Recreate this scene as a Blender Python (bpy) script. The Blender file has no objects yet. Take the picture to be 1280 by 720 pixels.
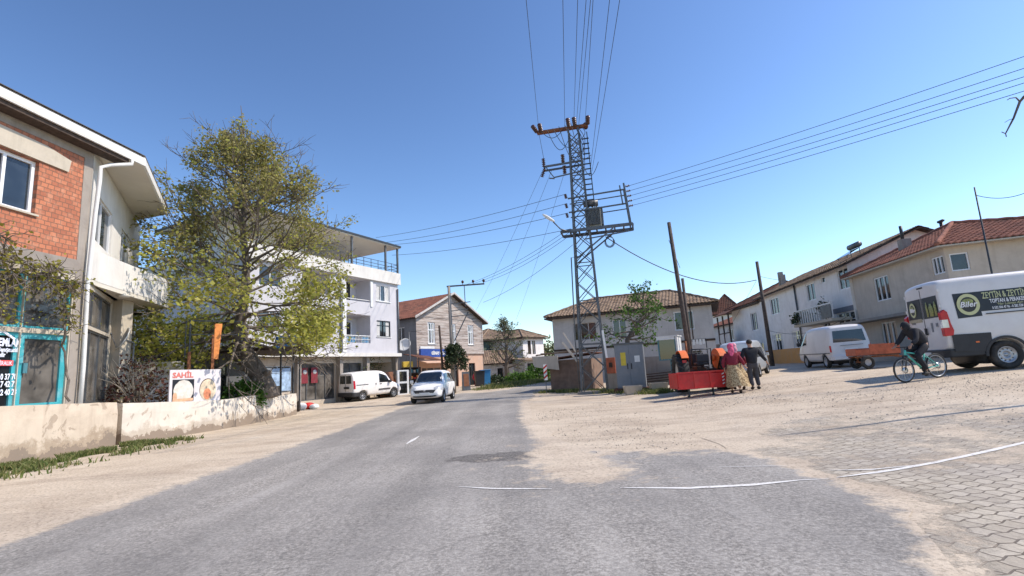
import bpy, bmesh, math, random
from mathutils import Vector, Matrix, noise
from mathutils.geometry import delaunay_2d_cdt
R_ = math.radians
rnd = random.Random(7)
scene = bpy.context.scene
C = scene.collection

# ---------------------------------------------------------------- camera, world, sun
EYE = 1.35; FPX = 640.0
CAMROT = Matrix.Rotation(math.pi/2 + R_(9.3), 3, 'X') @ Matrix.Rotation(R_(-3.4), 3, 'Z')
cd = bpy.data.cameras.new('camera'); cam = bpy.data.objects.new('camera', cd); C.objects.link(cam)
cam.location = (0, 0, EYE); cam.rotation_euler = CAMROT.to_euler()
cd.sensor_width = 36; cd.lens = 18.0; cd.clip_start = 0.1; cd.clip_end = 6000
scene.camera = cam
SUN_AZ = R_(90); SUN_EL = R_(48)       # azimuth from +Y towards +X
w = bpy.data.worlds.new('World'); scene.world = w; w.use_nodes = True
nt = w.node_tree; bg = nt.nodes['Background']
sky = nt.nodes.new('ShaderNodeTexSky'); sky.sky_type = 'NISHITA'; sky.sun_disc = False
sky.sun_elevation = SUN_EL; sky.sun_rotation = SUN_AZ
sky.air_density = 1.0; sky.dust_density = 0.4; sky.ozone_density = 1.8; sky.altitude = 50
vm1 = nt.nodes.new('ShaderNodeVectorMath'); vm1.operation = 'SCALE'; vm1.inputs['Scale'].default_value = .2
vm2 = nt.nodes.new('ShaderNodeVectorMath'); vm2.operation = 'SCALE'; vm2.inputs['Scale'].default_value = 5.0
gm_ = nt.nodes.new('ShaderNodeGamma'); gm_.inputs['Gamma'].default_value = 1.36      # deeper, camera-like sky contrast
nt.links.new(sky.outputs[0], vm1.inputs[0]); nt.links.new(vm1.outputs[0], gm_.inputs[0]); nt.links.new(gm_.outputs[0], vm2.inputs[0]); nt.links.new(vm2.outputs[0], bg.inputs['Color']); bg.inputs['Strength'].default_value = 0.15
sd = bpy.data.lights.new('sun', 'SUN'); sd.energy = 3.5; sd.angle = R_(0.53); sd.color = (1, .90, .78)
so = bpy.data.objects.new('sun', sd); C.objects.link(so)
SUNV = Vector((math.sin(SUN_AZ)*math.cos(SUN_EL), math.cos(SUN_AZ)*math.cos(SUN_EL), math.sin(SUN_EL)))
so.rotation_euler = SUNV.to_track_quat('Z', 'Y').to_euler(); so.location = (30, 20, 40)
scene.view_settings.view_transform = 'Standard'; scene.view_settings.look = 'None'
scene.view_settings.exposure = 0.55; scene.view_settings.gamma = 1
scene.view_settings.use_curve_mapping = False
scene.cycles.max_bounces = 5; scene.cycles.transparent_max_bounces = 8
scene.cycles.use_denoising = True

# ---------------------------------------------------------------- pixel -> world (photo pixels, 1280x720)
def ray(px, py): return CAMROT @ Vector(((px-640)/FPX, (360-py)/FPX, -1))
O3 = Vector((0, 0, EYE))
def at(px, py, Y): d = ray(px, py); return O3 + d*(Y/d.y)
def onz(px, py, Z): d = ray(px, py); return O3 + d*((Z-EYE)/d.z)
def sstep(a, b, t):
    t = max(0., min(1., (t-a)/(b-a))); return t*t*(3-2*t)
def tz(x, y):
    s = max(0, x-3.8); r = .78*math.tanh((s/9.5)**1.3)*sstep(2, 9, y)
    c = .38*sstep(27, 47, y)*(1-math.tanh(s/6))
    l = .12*sstep(12, 20, -x)*sstep(22, 30, y)
    n = .035*noise.noise(Vector((x*.25, y*.25, 0)))*sstep(5, 9, abs(x+.5))
    return r + c + l + n
def gnd(px, py):
    d = ray(px, py); z = 0.
    for _ in range(40):
        p = O3 + d*((z-EYE)/d.z) if d.z < 0 else O3 + d*60
        z = z*.4 + .6*tz(p.x, p.y)
    p.z = tz(p.x, p.y); return p
def gp(x, y, dz=0.): return Vector((x, y, tz(x, y)+dz))

# ---------------------------------------------------------------- object helpers
def tag(o, label=None, cat=None, group=None, kind=None):
    if label: o['label'] = label
    if cat: o['category'] = cat
    if group: o['group'] = group
    if kind: o['kind'] = kind
    return o
def thing(name, label, cat, loc=(0, 0, 0), rz=0, group=None):
    o = bpy.data.objects.new(name, None); C.objects.link(o); o.location = loc
    o.rotation_euler = (0, 0, rz); o.empty_display_size = .2
    return tag(o, label, cat, group)
def copy_tree(o, parent=None):
    c = o.copy(); C.objects.link(c); c.parent = parent
    for ch in list(o.children): copy_tree(ch, c)
    return c
class MB:
    def __init__(s): s.v = []; s.f = []; s.sm = []
    def add(s, vs, fs, smooth=False, M=None):
        b = len(s.v)
        s.v += [tuple(M @ Vector(v)) if M else tuple(v) for v in vs]
        s.f += [tuple(i+b for i in f) for f in fs]; s.sm += [smooth]*len(fs); return s
    def box(s, x0, x1, y0, y1, z0, z1, M=None):
        vs = [(x, y, z) for z in (z0, z1) for y in (y0, y1) for x in (x0, x1)]
        return s.add(vs, [(0, 2, 3, 1), (4, 5, 7, 6), (0, 1, 5, 4), (2, 6, 7, 3), (0, 4, 6, 2), (1, 3, 7, 5)], False, M)
    def bar(s, a, b, w, h=None, up=(0, 0, 1)):
        a = Vector(a); b = Vector(b); h = h or w; d = (b-a); L = d.length
        if L < 1e-6: return s
        d /= L; u = Vector(up)
        if abs(d.dot(u)) > .98: u = Vector((1, 0, 0))
        x = d.cross(u).normalized(); z = x.cross(d)
        vs = [p + x*(i*w/2) + z*(j*h/2) for p in (a, b) for i, j in ((-1, -1), (1, -1), (1, 1), (-1, 1))]
        return s.add(vs, [(0, 1, 2, 3), (7, 6, 5, 4), (0, 4, 5, 1), (1, 5, 6, 2), (2, 6, 7, 3), (3, 7, 4, 0)])
    def tube(s, pts, r, n=8, cap=True):
        pts = [Vector(p) for p in pts]; rs = r if isinstance(r, (list, tuple)) else [r]*len(pts)
        b = []; prev = None; vs = []; fs = []
        for i, p in enumerate(pts):
            d = (pts[min(i+1, len(pts)-1)] - pts[max(i-1, 0)])
            d = d.normalized() if d.length > 1e-9 else Vector((0, 0, 1))
            if prev is None:
                x = d.orthogonal().normalized()
            else:
                x = prev - d*prev.dot(d); x = x.normalized() if x.length > 1e-6 else d.orthogonal().normalized()
            prev = x; y = d.cross(x)
            for k in range(n):
                a = 2*math.pi*k/n; vs.append(p + (x*math.cos(a)+y*math.sin(a))*rs[i])
        for i in range(len(pts)-1):
            for k in range(n):
                k2 = (k+1) % n; fs.append((i*n+k, i*n+k2, (i+1)*n+k2, (i+1)*n+k))
        if cap:
            fs.append(tuple(range(n-1, -1, -1))); m = (len(pts)-1)*n; fs.append(tuple(range(m, m+n)))
        return s.add(vs, fs, n > 5)
    def lathe(s, prof, n=20, M=None, closed=False):
        vs = []; fs = []
        for r, z in prof:
            for k in range(n):
                a = 2*math.pi*k/n; vs.append((r*math.cos(a), r*math.sin(a), z))
        m = len(prof)
        for i in range(m-1 + (1 if closed else 0)):
            j = (i+1) % m
            for k in range(n):
                k2 = (k+1) % n; fs.append((i*n+k, i*n+k2, j*n+k2, j*n+k))
        if not closed:
            fs.append(tuple(range(n-1, -1, -1))); fs.append(tuple(range((m-1)*n, m*n)))
        return s.add(vs, fs, True, M)
    def prism(s, poly, z0, z1, M=None):
        n = len(poly); vs = [(x, y, z0) for x, y in poly] + [(x, y, z1) for x, y in poly]
        fs = [tuple(range(n-1, -1, -1)), tuple(range(n, 2*n))] + [(i, (i+1) % n, n+(i+1) % n, n+i) for i in range(n)]
        return s.add(vs, fs, False, M)
    def quad(s, a, b, c, d): return s.add([a, b, c, d], [(0, 1, 2, 3)])
    def sphere(s, c, r, n=12, M=None):
        prof = [(max(1e-4, r[0]*math.sin(math.pi*i/(n//2))), -r[2]*math.cos(math.pi*i/(n//2))) for i in range(n//2+1)]
        T = Matrix.Translation(c) @ Matrix.Diagonal((1, r[1]/r[0], 1, 1))
        return s.lathe(prof, n, (M @ T) if M else T)
    def build(s, name, mat, parent=None, label=None, bevel=0, smooth=None):
        me = bpy.data.meshes.new(name); me.from_pydata(s.v, [], s.f); me.update()
        me.polygons.foreach_set('use_smooth', s.sm if smooth is None else [smooth]*len(s.f))
        if isinstance(mat, (list, tuple)):
            for m in mat: me.materials.append(m)
        else: me.materials.append(mat)
        o = bpy.data.objects.new(name, me); C.objects.link(o)
        if parent: o.parent = parent
        if label: o['label'] = label
        if bevel:
            b = o.modifiers.new('b', 'BEVEL'); b.width = bevel; b.segments = 2; b.limit_method = 'ANGLE'; b.angle_limit = R_(40)
        return o
def frompy(name, vs, fs, mat, parent=None, smooth=False):
    m = MB(); m.v = vs; m.f = fs; m.sm = [smooth]*len(fs); return m.build(name, mat, parent)
def text(s, body, size, mat, parent, origin, xdir, zdir, name='lettering', align='LEFT', extrude=.004, shear=0, sx=1.0, bold=0):
    cu = bpy.data.curves.new(name, 'FONT'); cu.body = body; cu.size = size; cu.extrude = extrude; cu.align_x = align
    cu.shear = shear; cu.resolution_u = 2; cu.offset = bold
    t = bpy.data.objects.new(name, cu); C.objects.link(t)
    dg = bpy.context.evaluated_depsgraph_get(); me = bpy.data.meshes.new_from_object(t.evaluated_get(dg)); bpy.data.objects.remove(t)
    x = Vector(xdir).normalized(); z = Vector(zdir).normalized(); n = x.cross(z)
    M = Matrix(((x.x*sx, z.x, n.x, origin[0]), (x.y*sx, z.y, n.y, origin[1]), (x.z*sx, z.z, n.z, origin[2]), (0, 0, 0, 1)))
    me.transform(M); me.materials.clear(); me.materials.append(mat)
    o = bpy.data.objects.new(name, me); C.objects.link(o); o.parent = parent
    return o

# ---------------------------------------------------------------- materials
def S(h):  # srgb hex/255 tuple -> linear
    return tuple(((c/255)/12.92 if c/255 <= .04045 else ((c/255+.055)/1.055)**2.4) for c in h)+(1,)
def newmat(name):
    m = bpy.data.materials.new(name); m.use_nodes = True
    b = m.node_tree.nodes['Principled BSDF']; return m, m.node_tree, b
def nd(nt, t, **kw):
    n = nt.nodes.new(t)
    for k, v in kw.items():
        if k in n.inputs: n.inputs[k].default_value = v
        else: setattr(n, k, v)
    return n
def texco(nt, scale=1, kind='Object', rot=None):
    tc = nt.nodes.new('ShaderNodeTexCoord'); mp = nt.nodes.new('ShaderNodeMapping')
    mp.inputs['Scale'].default_value = (scale,)*3 if not isinstance(scale, tuple) else scale
    if rot: mp.inputs['Rotation'].default_value = rot
    nt.links.new(tc.outputs[kind], mp.inputs['Vector']); return mp.outputs[0]
def ramp(nt, fac, stops):
    r = nt.nodes.new('ShaderNodeValToRGB'); e = r.color_ramp.elements
    while len(e) < len(stops): e.new(.5)
    for i, (p, c) in enumerate(stops):
        e[i].position = p; e[i].color = c if len(c) == 4 else tuple(c)+(1,)
    nt.links.new(fac, r.inputs[0]); return r.outputs[0]
def mix(nt, fac, a, b, blend='MIX'):
    m = nt.nodes.new('ShaderNodeMix'); m.data_type = 'RGBA'; m.blend_type = blend
    for sock, val in ((0, fac), (6, a), (7, b)):
        if hasattr(val, 'links'): nt.links.new(val, m.inputs[sock])
        else: m.inputs[sock].default_value = val
    return m.outputs[2]
def nz(nt, co, scale, detail=5, rough=.55, dist=0):
    n = nd(nt, 'ShaderNodeTexNoise', Scale=scale, Detail=detail, Roughness=rough, Distortion=dist)
    nt.links.new(co, n.inputs['Vector']); return n.outputs[0]
def math_(nt, op, a, b=None, c=None):
    m = nt.nodes.new('ShaderNodeMath'); m.operation = op
    for i, v in enumerate((a, b, c)):
        if v is None: continue
        if hasattr(v, 'links'): nt.links.new(v, m.inputs[i])
        else: m.inputs[i].default_value = v
    return m.outputs[0]
def bump(nt, b, h, strength=.3, dist=.02):
    n = nd(nt, 'ShaderNodeBump', Strength=strength, Distance=dist)
    nt.links.new(h, n.inputs['Height']); nt.links.new(n.outputs[0], b.inputs['Normal'])
def plain(name, col, rough=.6, metal=0, spec=.5, var=.12, scale=6, bmp=0, dirt=None, dirt_amt=.35, coat=0):
    m, nt, b = newmat(name); co = texco(nt)
    col = tuple(col[:3])+(1,)
    lo = tuple(c*(1-var) for c in col[:3])+(1,); hi = tuple(min(1, c*(1+var)) for c in col[:3])+(1,)
    c = ramp(nt, nz(nt, co, scale), [(.3, lo), (.7, hi)])
    if dirt:
        f = ramp(nt, nz(nt, co, scale*.45, 8, .68, .6), [(.48, (0, 0, 0)), (.7, (dirt_amt,)*3)])
        c = mix(nt, f, c, tuple(dirt[:3])+(1,))
    nt.links.new(c, b.inputs['Base Color']); b.inputs['Roughness'].default_value = rough
    b.inputs['Metallic'].default_value = metal; b.inputs['Specular IOR Level'].default_value = spec
    b.inputs['Coat Weight'].default_value = coat
    if bmp: bump(nt, b, nz(nt, co, scale*6, 4), bmp, .01)
    return m
def plaster(name, col, stain, amt=.5, scale=1.2, streak=True, under=None, foot=0):
    m, nt, b = newmat(name); co = texco(nt)
    c = ramp(nt, nz(nt, co, scale*2, 6, .6), [(.25, tuple(x*.86 for x in col[:3])), (.75, col[:3])])
    f = ramp(nt, nz(nt, co, scale, 9, .7, .8), [(.45, (0, 0, 0)), (.75, (amt,)*3)])
    c = mix(nt, f, c, stain)
    if streak:
        sc = texco(nt, (3.5, 3.5, .35)); f2 = ramp(nt, nz(nt, sc, 1.6, 5, .6), [(.5, (0, 0, 0)), (.78, (amt*.8,)*3)])
        c = mix(nt, f2, c, stain)
    if under:
        f3 = ramp(nt, nz(nt, co, scale*1.9, 6, .62, 1.2), [(.58, (0, 0, 0)), (.60, (1, 1, 1))])
        c = mix(nt, f3, c, mix(nt, nz(nt, co, 9, 5), under, (.50, .40, .30, 1)))
    if foot:     # splash dirt and lost render low on the wall
        sp = nt.nodes.new('ShaderNodeSeparateXYZ'); nt.links.new(co, sp.inputs[0])
        g = math_(nt, 'ADD', math_(nt, 'MULTIPLY', sp.outputs[2], -1.7), math_(nt, 'MULTIPLY', nz(nt, co, 1.4, 9, .72), 2.6))
        c = mix(nt, ramp(nt, g, [(.50, (0, 0, 0)), (.72, (foot,)*3)]), c, (.36, .28, .20, 1))
        c = mix(nt, ramp(nt, g, [(.90, (0, 0, 0)), (.93, (1, 1, 1))]), c, (.27, .215, .165, 1))
    nt.links.new(c, b.inputs['Base Color']); b.inputs['Roughness'].default_value = .92
    b.inputs['Specular IOR Level'].default_value = .2
    bump(nt, b, nz(nt, co, 30, 5), .25, .012); return m
def glassy(name, col=(.02, .025, .03), rough=.06, spec=.9):
    m, nt, b = newmat(name); co = texco(nt)
    lo = tuple(c*.5 for c in col)+(1,); hi = tuple(c*1.8 for c in col)+(1,)
    nt.links.new(ramp(nt, nz(nt, co, 1.3, 3), [(.35, lo), (.65, hi)]), b.inputs['Base Color'])
    b.inputs['Roughness'].default_value = rough; b.inputs['Specular IOR Level'].default_value = spec
    return m
M = {}
M['white_paint'] = plain('white_paint', (.72, .72, .70), .5, var=.05, dirt=(.4, .36, .3), dirt_amt=.25)
M['white_frame'] = plain('white_frame', (.78, .79, .8), .35, var=.03)
M['glass'] = glassy('window_glass'); M['glass_shop'] = glassy('shop_glass', (.11, .10, .088), .12, .5)
M['glass_dark'] = glassy('dark_glass', (.012, .013, .015), .04)
M['curtain'] = plain('curtain', (.55, .54, .52), .8, var=.2, scale=12)
M['lilac_plaster'] = plaster('lilac_plaster', (.60, .59, .62, 1), (.38, .37, .38, 1), .28, .5)
M['white_plaster'] = plaster('white_plaster', (.74, .72, .68, 1), (.42, .38, .33, 1), .35, .6)
M['old_white'] = plaster('old_white', (.85, .81, .77, 1), (.44, .38, .32, 1), .32, .8)
M['cream_plaster'] = plaster('cream_plaster', (.60, .52, .43, 1), (.32, .26, .2, 1), .5, .7)
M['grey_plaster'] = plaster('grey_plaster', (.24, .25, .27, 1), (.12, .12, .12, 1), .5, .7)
M['grey_white'] = plaster('grey_white', (.60, .57, .54, 1), (.28, .25, .22, 1), .5, .5)
M['concrete'] = plaster('concrete', (.36, .32, .28, 1), (.18, .15, .13, 1), .6, 1.1)
M['concrete_light'] = plaster('concrete_light', (.55, .49, .40, 1), (.3, .26, .2, 1), .45, 1.3)
M['ochre'] = plaster('ochre', (.62, .33, .12, 1), (.45, .34, .25, 1), .5, 1.6)
M['pink_render'] = plaster('pink_render', (.66, .42, .30, 1), (.5, .45, .38, 1), .6, 1.2)
M['garden_wall'] = plaster('garden_wall', (.66, .56, .44, 1), (.40, .31, .23, 1), .65, 1.0, True, (.34, .28, .22, 1), .8)
M['garden_wall_white'] = plaster('garden_wall_white', (.72, .66, .57, 1), (.45, .38, .3, 1), .4, .9, True, (.4, .36, .31, 1), .5)
M['turquoise'] = plain('turquoise_paint', S((60, 160, 170)), .45, var=.1, dirt=(.5, .6, .6))
M['dark_metal'] = plain('dark_metal', (.05, .055, .06), .5, .6, var=.2)
M['galv'] = plain('galvanised_steel', (.12, .13, .14), .5, .55, var=.25, scale=4, dirt=(.2, .14, .1))
M['rust'] = plain('rust', (.26, .10, .045), .85, .2, var=.4, scale=14, bmp=.3)
M['orange_sign'] = plain('orange_paint', (.72, .25, .06), .6, var=.25, dirt=(.35, .14, .06))
M['soil'] = plain('soil', (.16, .11, .07), .95, var=.4, scale=8, bmp=.4)
M['wood_dark'] = plain('dark_wood', (.06, .04, .03), .85, var=.45, scale=9, bmp=.4)
M['wood_pole'] = plain('wooden_pole', (.075, .055, .045), .85, var=.4, scale=7, bmp=.4, dirt=(.2, .17, .14))
M['wood_shop'] = plain('brown_wood', (.22, .085, .035), .6, var=.35, scale=5)
M['rubber'] = plain('rubber', (.022, .022, .022), .8, var=.25, scale=10, dirt=(.15, .12, .09), dirt_amt=.4)
M['black_plastic'] = plain('black_plastic', (.03, .03, .032), .6, var=.15)
M['grey_cabinet'] = plain('grey_cabinet_paint', (.20, .215, .235), .55, var=.07, dirt=(.3, .28, .25))
M['red_paint'] = plain('red_paint', S((190, 35, 32)), .55, var=.15, dirt=(.3, .1, .07))
M['teal_paint'] = plain('teal_paint', S((70, 120, 130)), .55, var=.15, dirt=(.3, .35, .35))
M['cable'] = plain('cable', (.03, .032, .036), .7)
M['ceramic'] = plain('insulator_ceramic', (.07, .025, .02), .3, var=.3)
M['soffit_white'] = plaster('soffit_white', (.70, .66, .58, 1), (.5, .45, .38, 1), .2, .4, False)

def tilemat(name, a, b_, c):
    m, nt, b = newmat(name); co = texco(nt)
    v = nd(nt, 'ShaderNodeTexVoronoi', Scale=3.2); nt.links.new(co, v.inputs['Vector'])
    sp = nt.nodes.new('ShaderNodeSeparateColor'); nt.links.new(v.outputs['Color'], sp.inputs[0])
    col = ramp(nt, sp.outputs[0], [(0, a), (.5, b_), (1, c)])
    f = ramp(nt, nz(nt, co, .9, 8, .7), [(.5, (0, 0, 0)), (.72, (.5,)*3)])
    col = mix(nt, f, col, (.10, .085, .07, 1))
    nt.links.new(col, b.inputs['Base Color']); b.inputs['Roughness'].default_value = .95; b.inputs['Specular IOR Level'].default_value = .12
    bump(nt, b, nz(nt, co, 20, 4), .3, .02); return m
M['tile_old'] = tilemat('old_clay_tiles', (.24, .165, .11), (.33, .24, .17), (.15, .105, .08))
M['tile_red'] = tilemat('red_clay_tiles', (.32, .145, .10), (.25, .11, .08), (.19, .09, .07))
M['tile_brown'] = tilemat('brown_roof', (.13, .06, .045), (.17, .08, .055), (.10, .05, .04))

def brickmat():
    m, nt, b = newmat('hollow_clay_brick'); tc = nt.nodes.new('ShaderNodeTexCoord')
    sp = nt.nodes.new('ShaderNodeSeparateXYZ'); nt.links.new(tc.outputs['Object'], sp.inputs[0])
    cb = nt.nodes.new('ShaderNodeCombineXYZ'); nt.links.new(sp.outputs[0], cb.inputs[0]); nt.links.new(sp.outputs[2], cb.inputs[1])
    wob = nd(nt, 'ShaderNodeTexNoise', Scale=2.2); nt.links.new(tc.outputs['Object'], wob.inputs['Vector'])
    vm = nt.nodes.new('ShaderNodeVectorMath'); vm.operation = 'MULTIPLY_ADD'
    nt.links.new(wob.outputs['Color'], vm.inputs[0]); vm.inputs[1].default_value = (.09, .08, 0); nt.links.new(cb.outputs[0], vm.inputs[2])
    br = nt.nodes.new('ShaderNodeTexBrick'); nt.links.new(vm.outputs[0], br.inputs['Vector'])
    br.inputs['Scale'].default_value = 1; br.inputs['Brick Width'].default_value = .17; br.inputs['Row Height'].default_value = .125
    br.inputs['Mortar Size'].default_value = .011; br.inputs['Color1'].default_value = (.50, .18, .095, 1)
    br.inputs['Color2'].default_value = (.34, .115, .065, 1); br.inputs['Mortar'].default_value = (.22, .11, .07, 1); br.inputs['Bias'].default_value = -.1
    co = tc.outputs['Object']
    f = ramp(nt, nz(nt, co, 3.5, 8, .7), [(.5, (0, 0, 0)), (.75, (.55,)*3)])
    c = mix(nt, f, br.outputs['Color'], (.62, .36, .24, 1))
    nt.links.new(c, b.inputs['Base Color']); b.inputs['Roughness'].default_value = .92
    h = math_(nt, 'ADD', math_(nt, 'MULTIPLY', br.outputs['Fac'], -1.), math_(nt, 'MULTIPLY', nz(nt, co, 25, 4), .4))
    bump(nt, b, h, .7, .02); return m
M['brick'] = brickmat()
def boardmat(name, a, b_, c, plank=.16, paint=None, paint_amt=.6, vertical=False):
    m, nt, b = newmat(name); tc = nt.nodes.new('ShaderNodeTexCoord')
    sp = nt.nodes.new('ShaderNodeSeparateXYZ'); nt.links.new(tc.outputs['Object'], sp.inputs[0])
    ax = sp.outputs[0] if vertical else sp.outputs[2]
    q = math_(nt, 'DIVIDE', ax, plank); fl = math_(nt, 'FLOOR', q); fr = math_(nt, 'FRACT', q)
    wn = nt.nodes.new('ShaderNodeTexWhiteNoise'); wn.noise_dimensions = '1D'; nt.links.new(fl, wn.inputs['W'])
    st = texco(nt, (1.2, 1.2, 14) if not vertical else (14, 14, 1.2))
    g = nz(nt, st, 1.6, 6, .65)
    k = math_(nt, 'ADD', math_(nt, 'MULTIPLY', wn.outputs[0], .45), math_(nt, 'MULTIPLY', g, .6))
    c0 = ramp(nt, k, [(.2, a), (.5, b_), (.8, c)])
    if paint:
        f = ramp(nt, nz(nt, st, .7, 7, .7), [(.44, (0, 0, 0)), (.56, (paint_amt,)*3)]); c0 = mix(nt, f, c0, paint)
    gap = ramp(nt, fr, [(0, (0, 0, 0)), (.1, (1, 1, 1))])
    c0 = mix(nt, gap, (.03, .025, .02, 1), c0)
    nt.links.new(c0, b.inputs['Base Color']); b.inputs['Roughness'].default_value = .9
    bump(nt, b, math_(nt, 'ADD', gap, g), .6, .015); return m
M['old_boards'] = boardmat('weathered_boards', (.17, .12, .10), (.33, .26, .22), (.46, .38, .33), .22, (.62, .57, .52, 1), .6)
M['planks'] = boardmat('brown_planks', (.10, .065, .045), (.17, .115, .085), (.23, .17, .13), .2, vertical=True)

# ground family: sand, asphalt and block paving share the same dust colour
def dust_col(nt, co):
    a = ramp(nt, nz(nt, co, .6, 9, .68), [(.3, (.42, .34, .26)), (.5, (.56, .47, .365)), (.62, (.60, .51, .40)), (.75, (.68, .60, .49))])
    tr = texco(nt, (.35, 1.6, 1), rot=(0, 0, R_(-14))); a = mix(nt, ramp(nt, nz(nt, tr, .8, 8, .65, .5), [(.5, (0, 0, 0)), (.6, (.5,)*3), (.7, (0, 0, 0))]), a, (.38, .31, .245, 1))
    g = ramp(nt, nz(nt, co, 26, 3, .6), [(.36, (.42, .40, .38)), (.5, (1, 1, 1)), (.72, (1.08, 1.07, 1.05))])
    v = nd(nt, 'ShaderNodeTexVoronoi', Scale=9.); nt.links.new(co, v.inputs['Vector'])
    peb = ramp(nt, v.outputs['Distance'], [(.05, (.66, .63, .6)), (.22, (1, 1, 1))])
    area = ramp(nt, nz(nt, co, .5, 8, .7), [(.48, (0, 0, 0)), (.66, (1, 1, 1))])
    c = mix(nt, .55, a, g, 'MULTIPLY')
    return mix(nt, math_(nt, 'MULTIPLY', area, .75), c, mix(nt, 1., c, peb, 'MULTIPLY'))
def attr(nt, name):
    a = nt.nodes.new('ShaderNodeAttribute'); a.attribute_name = name; return a.outputs['Fac']
def groundmat():
    m, nt, b = newmat('dusty_ground'); co = texco(nt)
    c = dust_col(nt, co)
    gr = ramp(nt, math_(nt, 'ADD', attr(nt, 'green'), math_(nt, 'MULTIPLY', math_(nt, 'SUBTRACT', nz(nt, co, 1.5, 6), .5), 1.1)), [(.45, (0, 0, 0)), (.62, (1, 1, 1))])
    c = mix(nt, gr, c, ramp(nt, nz(nt, co, 7, 5), [(.3, (.09, .10, .035)), (.7, (.20, .17, .09))]))
    nt.links.new(c, b.inputs['Base Color']); b.inputs['Roughness'].default_value = .97; b.inputs['Specular IOR Level'].default_value = .15
    h = math_(nt, 'ADD', nz(nt, co, 14, 6, .7), math_(nt, 'MULTIPLY', nz(nt, co, 1.6, 5), 2.))
    bump(nt, b, h, .55, .045); return m
def asphaltmat():
    m, nt, b = newmat('worn_asphalt'); co = texco(nt)
    c = ramp(nt, nz(nt, co, 34, 3, .75), [(.34, (.15, .14, .127)), (.5, (.295, .273, .246)), (.66, (.47, .44, .40))])
    st = texco(nt, (1.3, .12, 1), rot=(0, 0, R_(6)))
    f = ramp(nt, nz(nt, st, 1.4, 10, .7, .3), [(.44, (0, 0, 0)), (.66, (.5,)*3)]); c = mix(nt, f, c, (.42, .395, .365, 1))
    f = ramp(nt, nz(nt, co, .35, 6, .6), [(.35, (.5,)*3), (.6, (0, 0, 0))]); c = mix(nt, f, c, (.15, .142, .136, 1))
    v = nd(nt, 'ShaderNodeTexVoronoi', feature='DISTANCE_TO_EDGE', Scale=.55)
    wn = nd(nt, 'ShaderNodeTexNoise', Scale=1.7, Detail=6.); nt.links.new(co, wn.inputs['Vector'])
    nt.links.new(mix(nt, .35, co, wn.outputs['Color']), v.inputs['Vector'])
    cr = ramp(nt, v.outputs['Distance'], [(.0, (.22,)*3), (.008, (0, 0, 0))])
    c = mix(nt, cr, c, (.05, .05, .05, 1))
    t = ramp(nt, attr(nt, 'tyre'), [(0, (0, 0, 0)), (1, (.6,)*3)])
    c = mix(nt, t, c, (.12, .115, .11, 1))
    pt = ramp(nt, math_(nt, 'ADD', attr(nt, 'patch'), math_(nt, 'MULTIPLY', math_(nt, 'SUBTRACT', nz(nt, co, 3.5, 6), .5), .6)), [(.45, (0, 0, 0)), (.55, (1, 1, 1))])
    c = mix(nt, pt, c, ramp(nt, nz(nt, co, 30, 4), [(.3, (.05, .048, .045)), (.7, (.24, .22, .20))]))
    d = math_(nt, 'ADD', attr(nt, 'dust'), math_(nt, 'MULTIPLY', math_(nt, 'SUBTRACT', nz(nt, co, 1.6, 12, .78), .5), 1.7))
    c = mix(nt, ramp(nt, d, [(.42, (0, 0, 0)), (.50, (.45,)*3), (.62, (1, 1, 1))]), c, dust_col(nt, co))
    nt.links.new(c, b.inputs['Base Color']); b.inputs['Roughness'].default_value = .88; b.inputs['Specular IOR Level'].default_value = .3
    bump(nt, b, nz(nt, co, 60, 4, .7), .5, .012); return m
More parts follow.
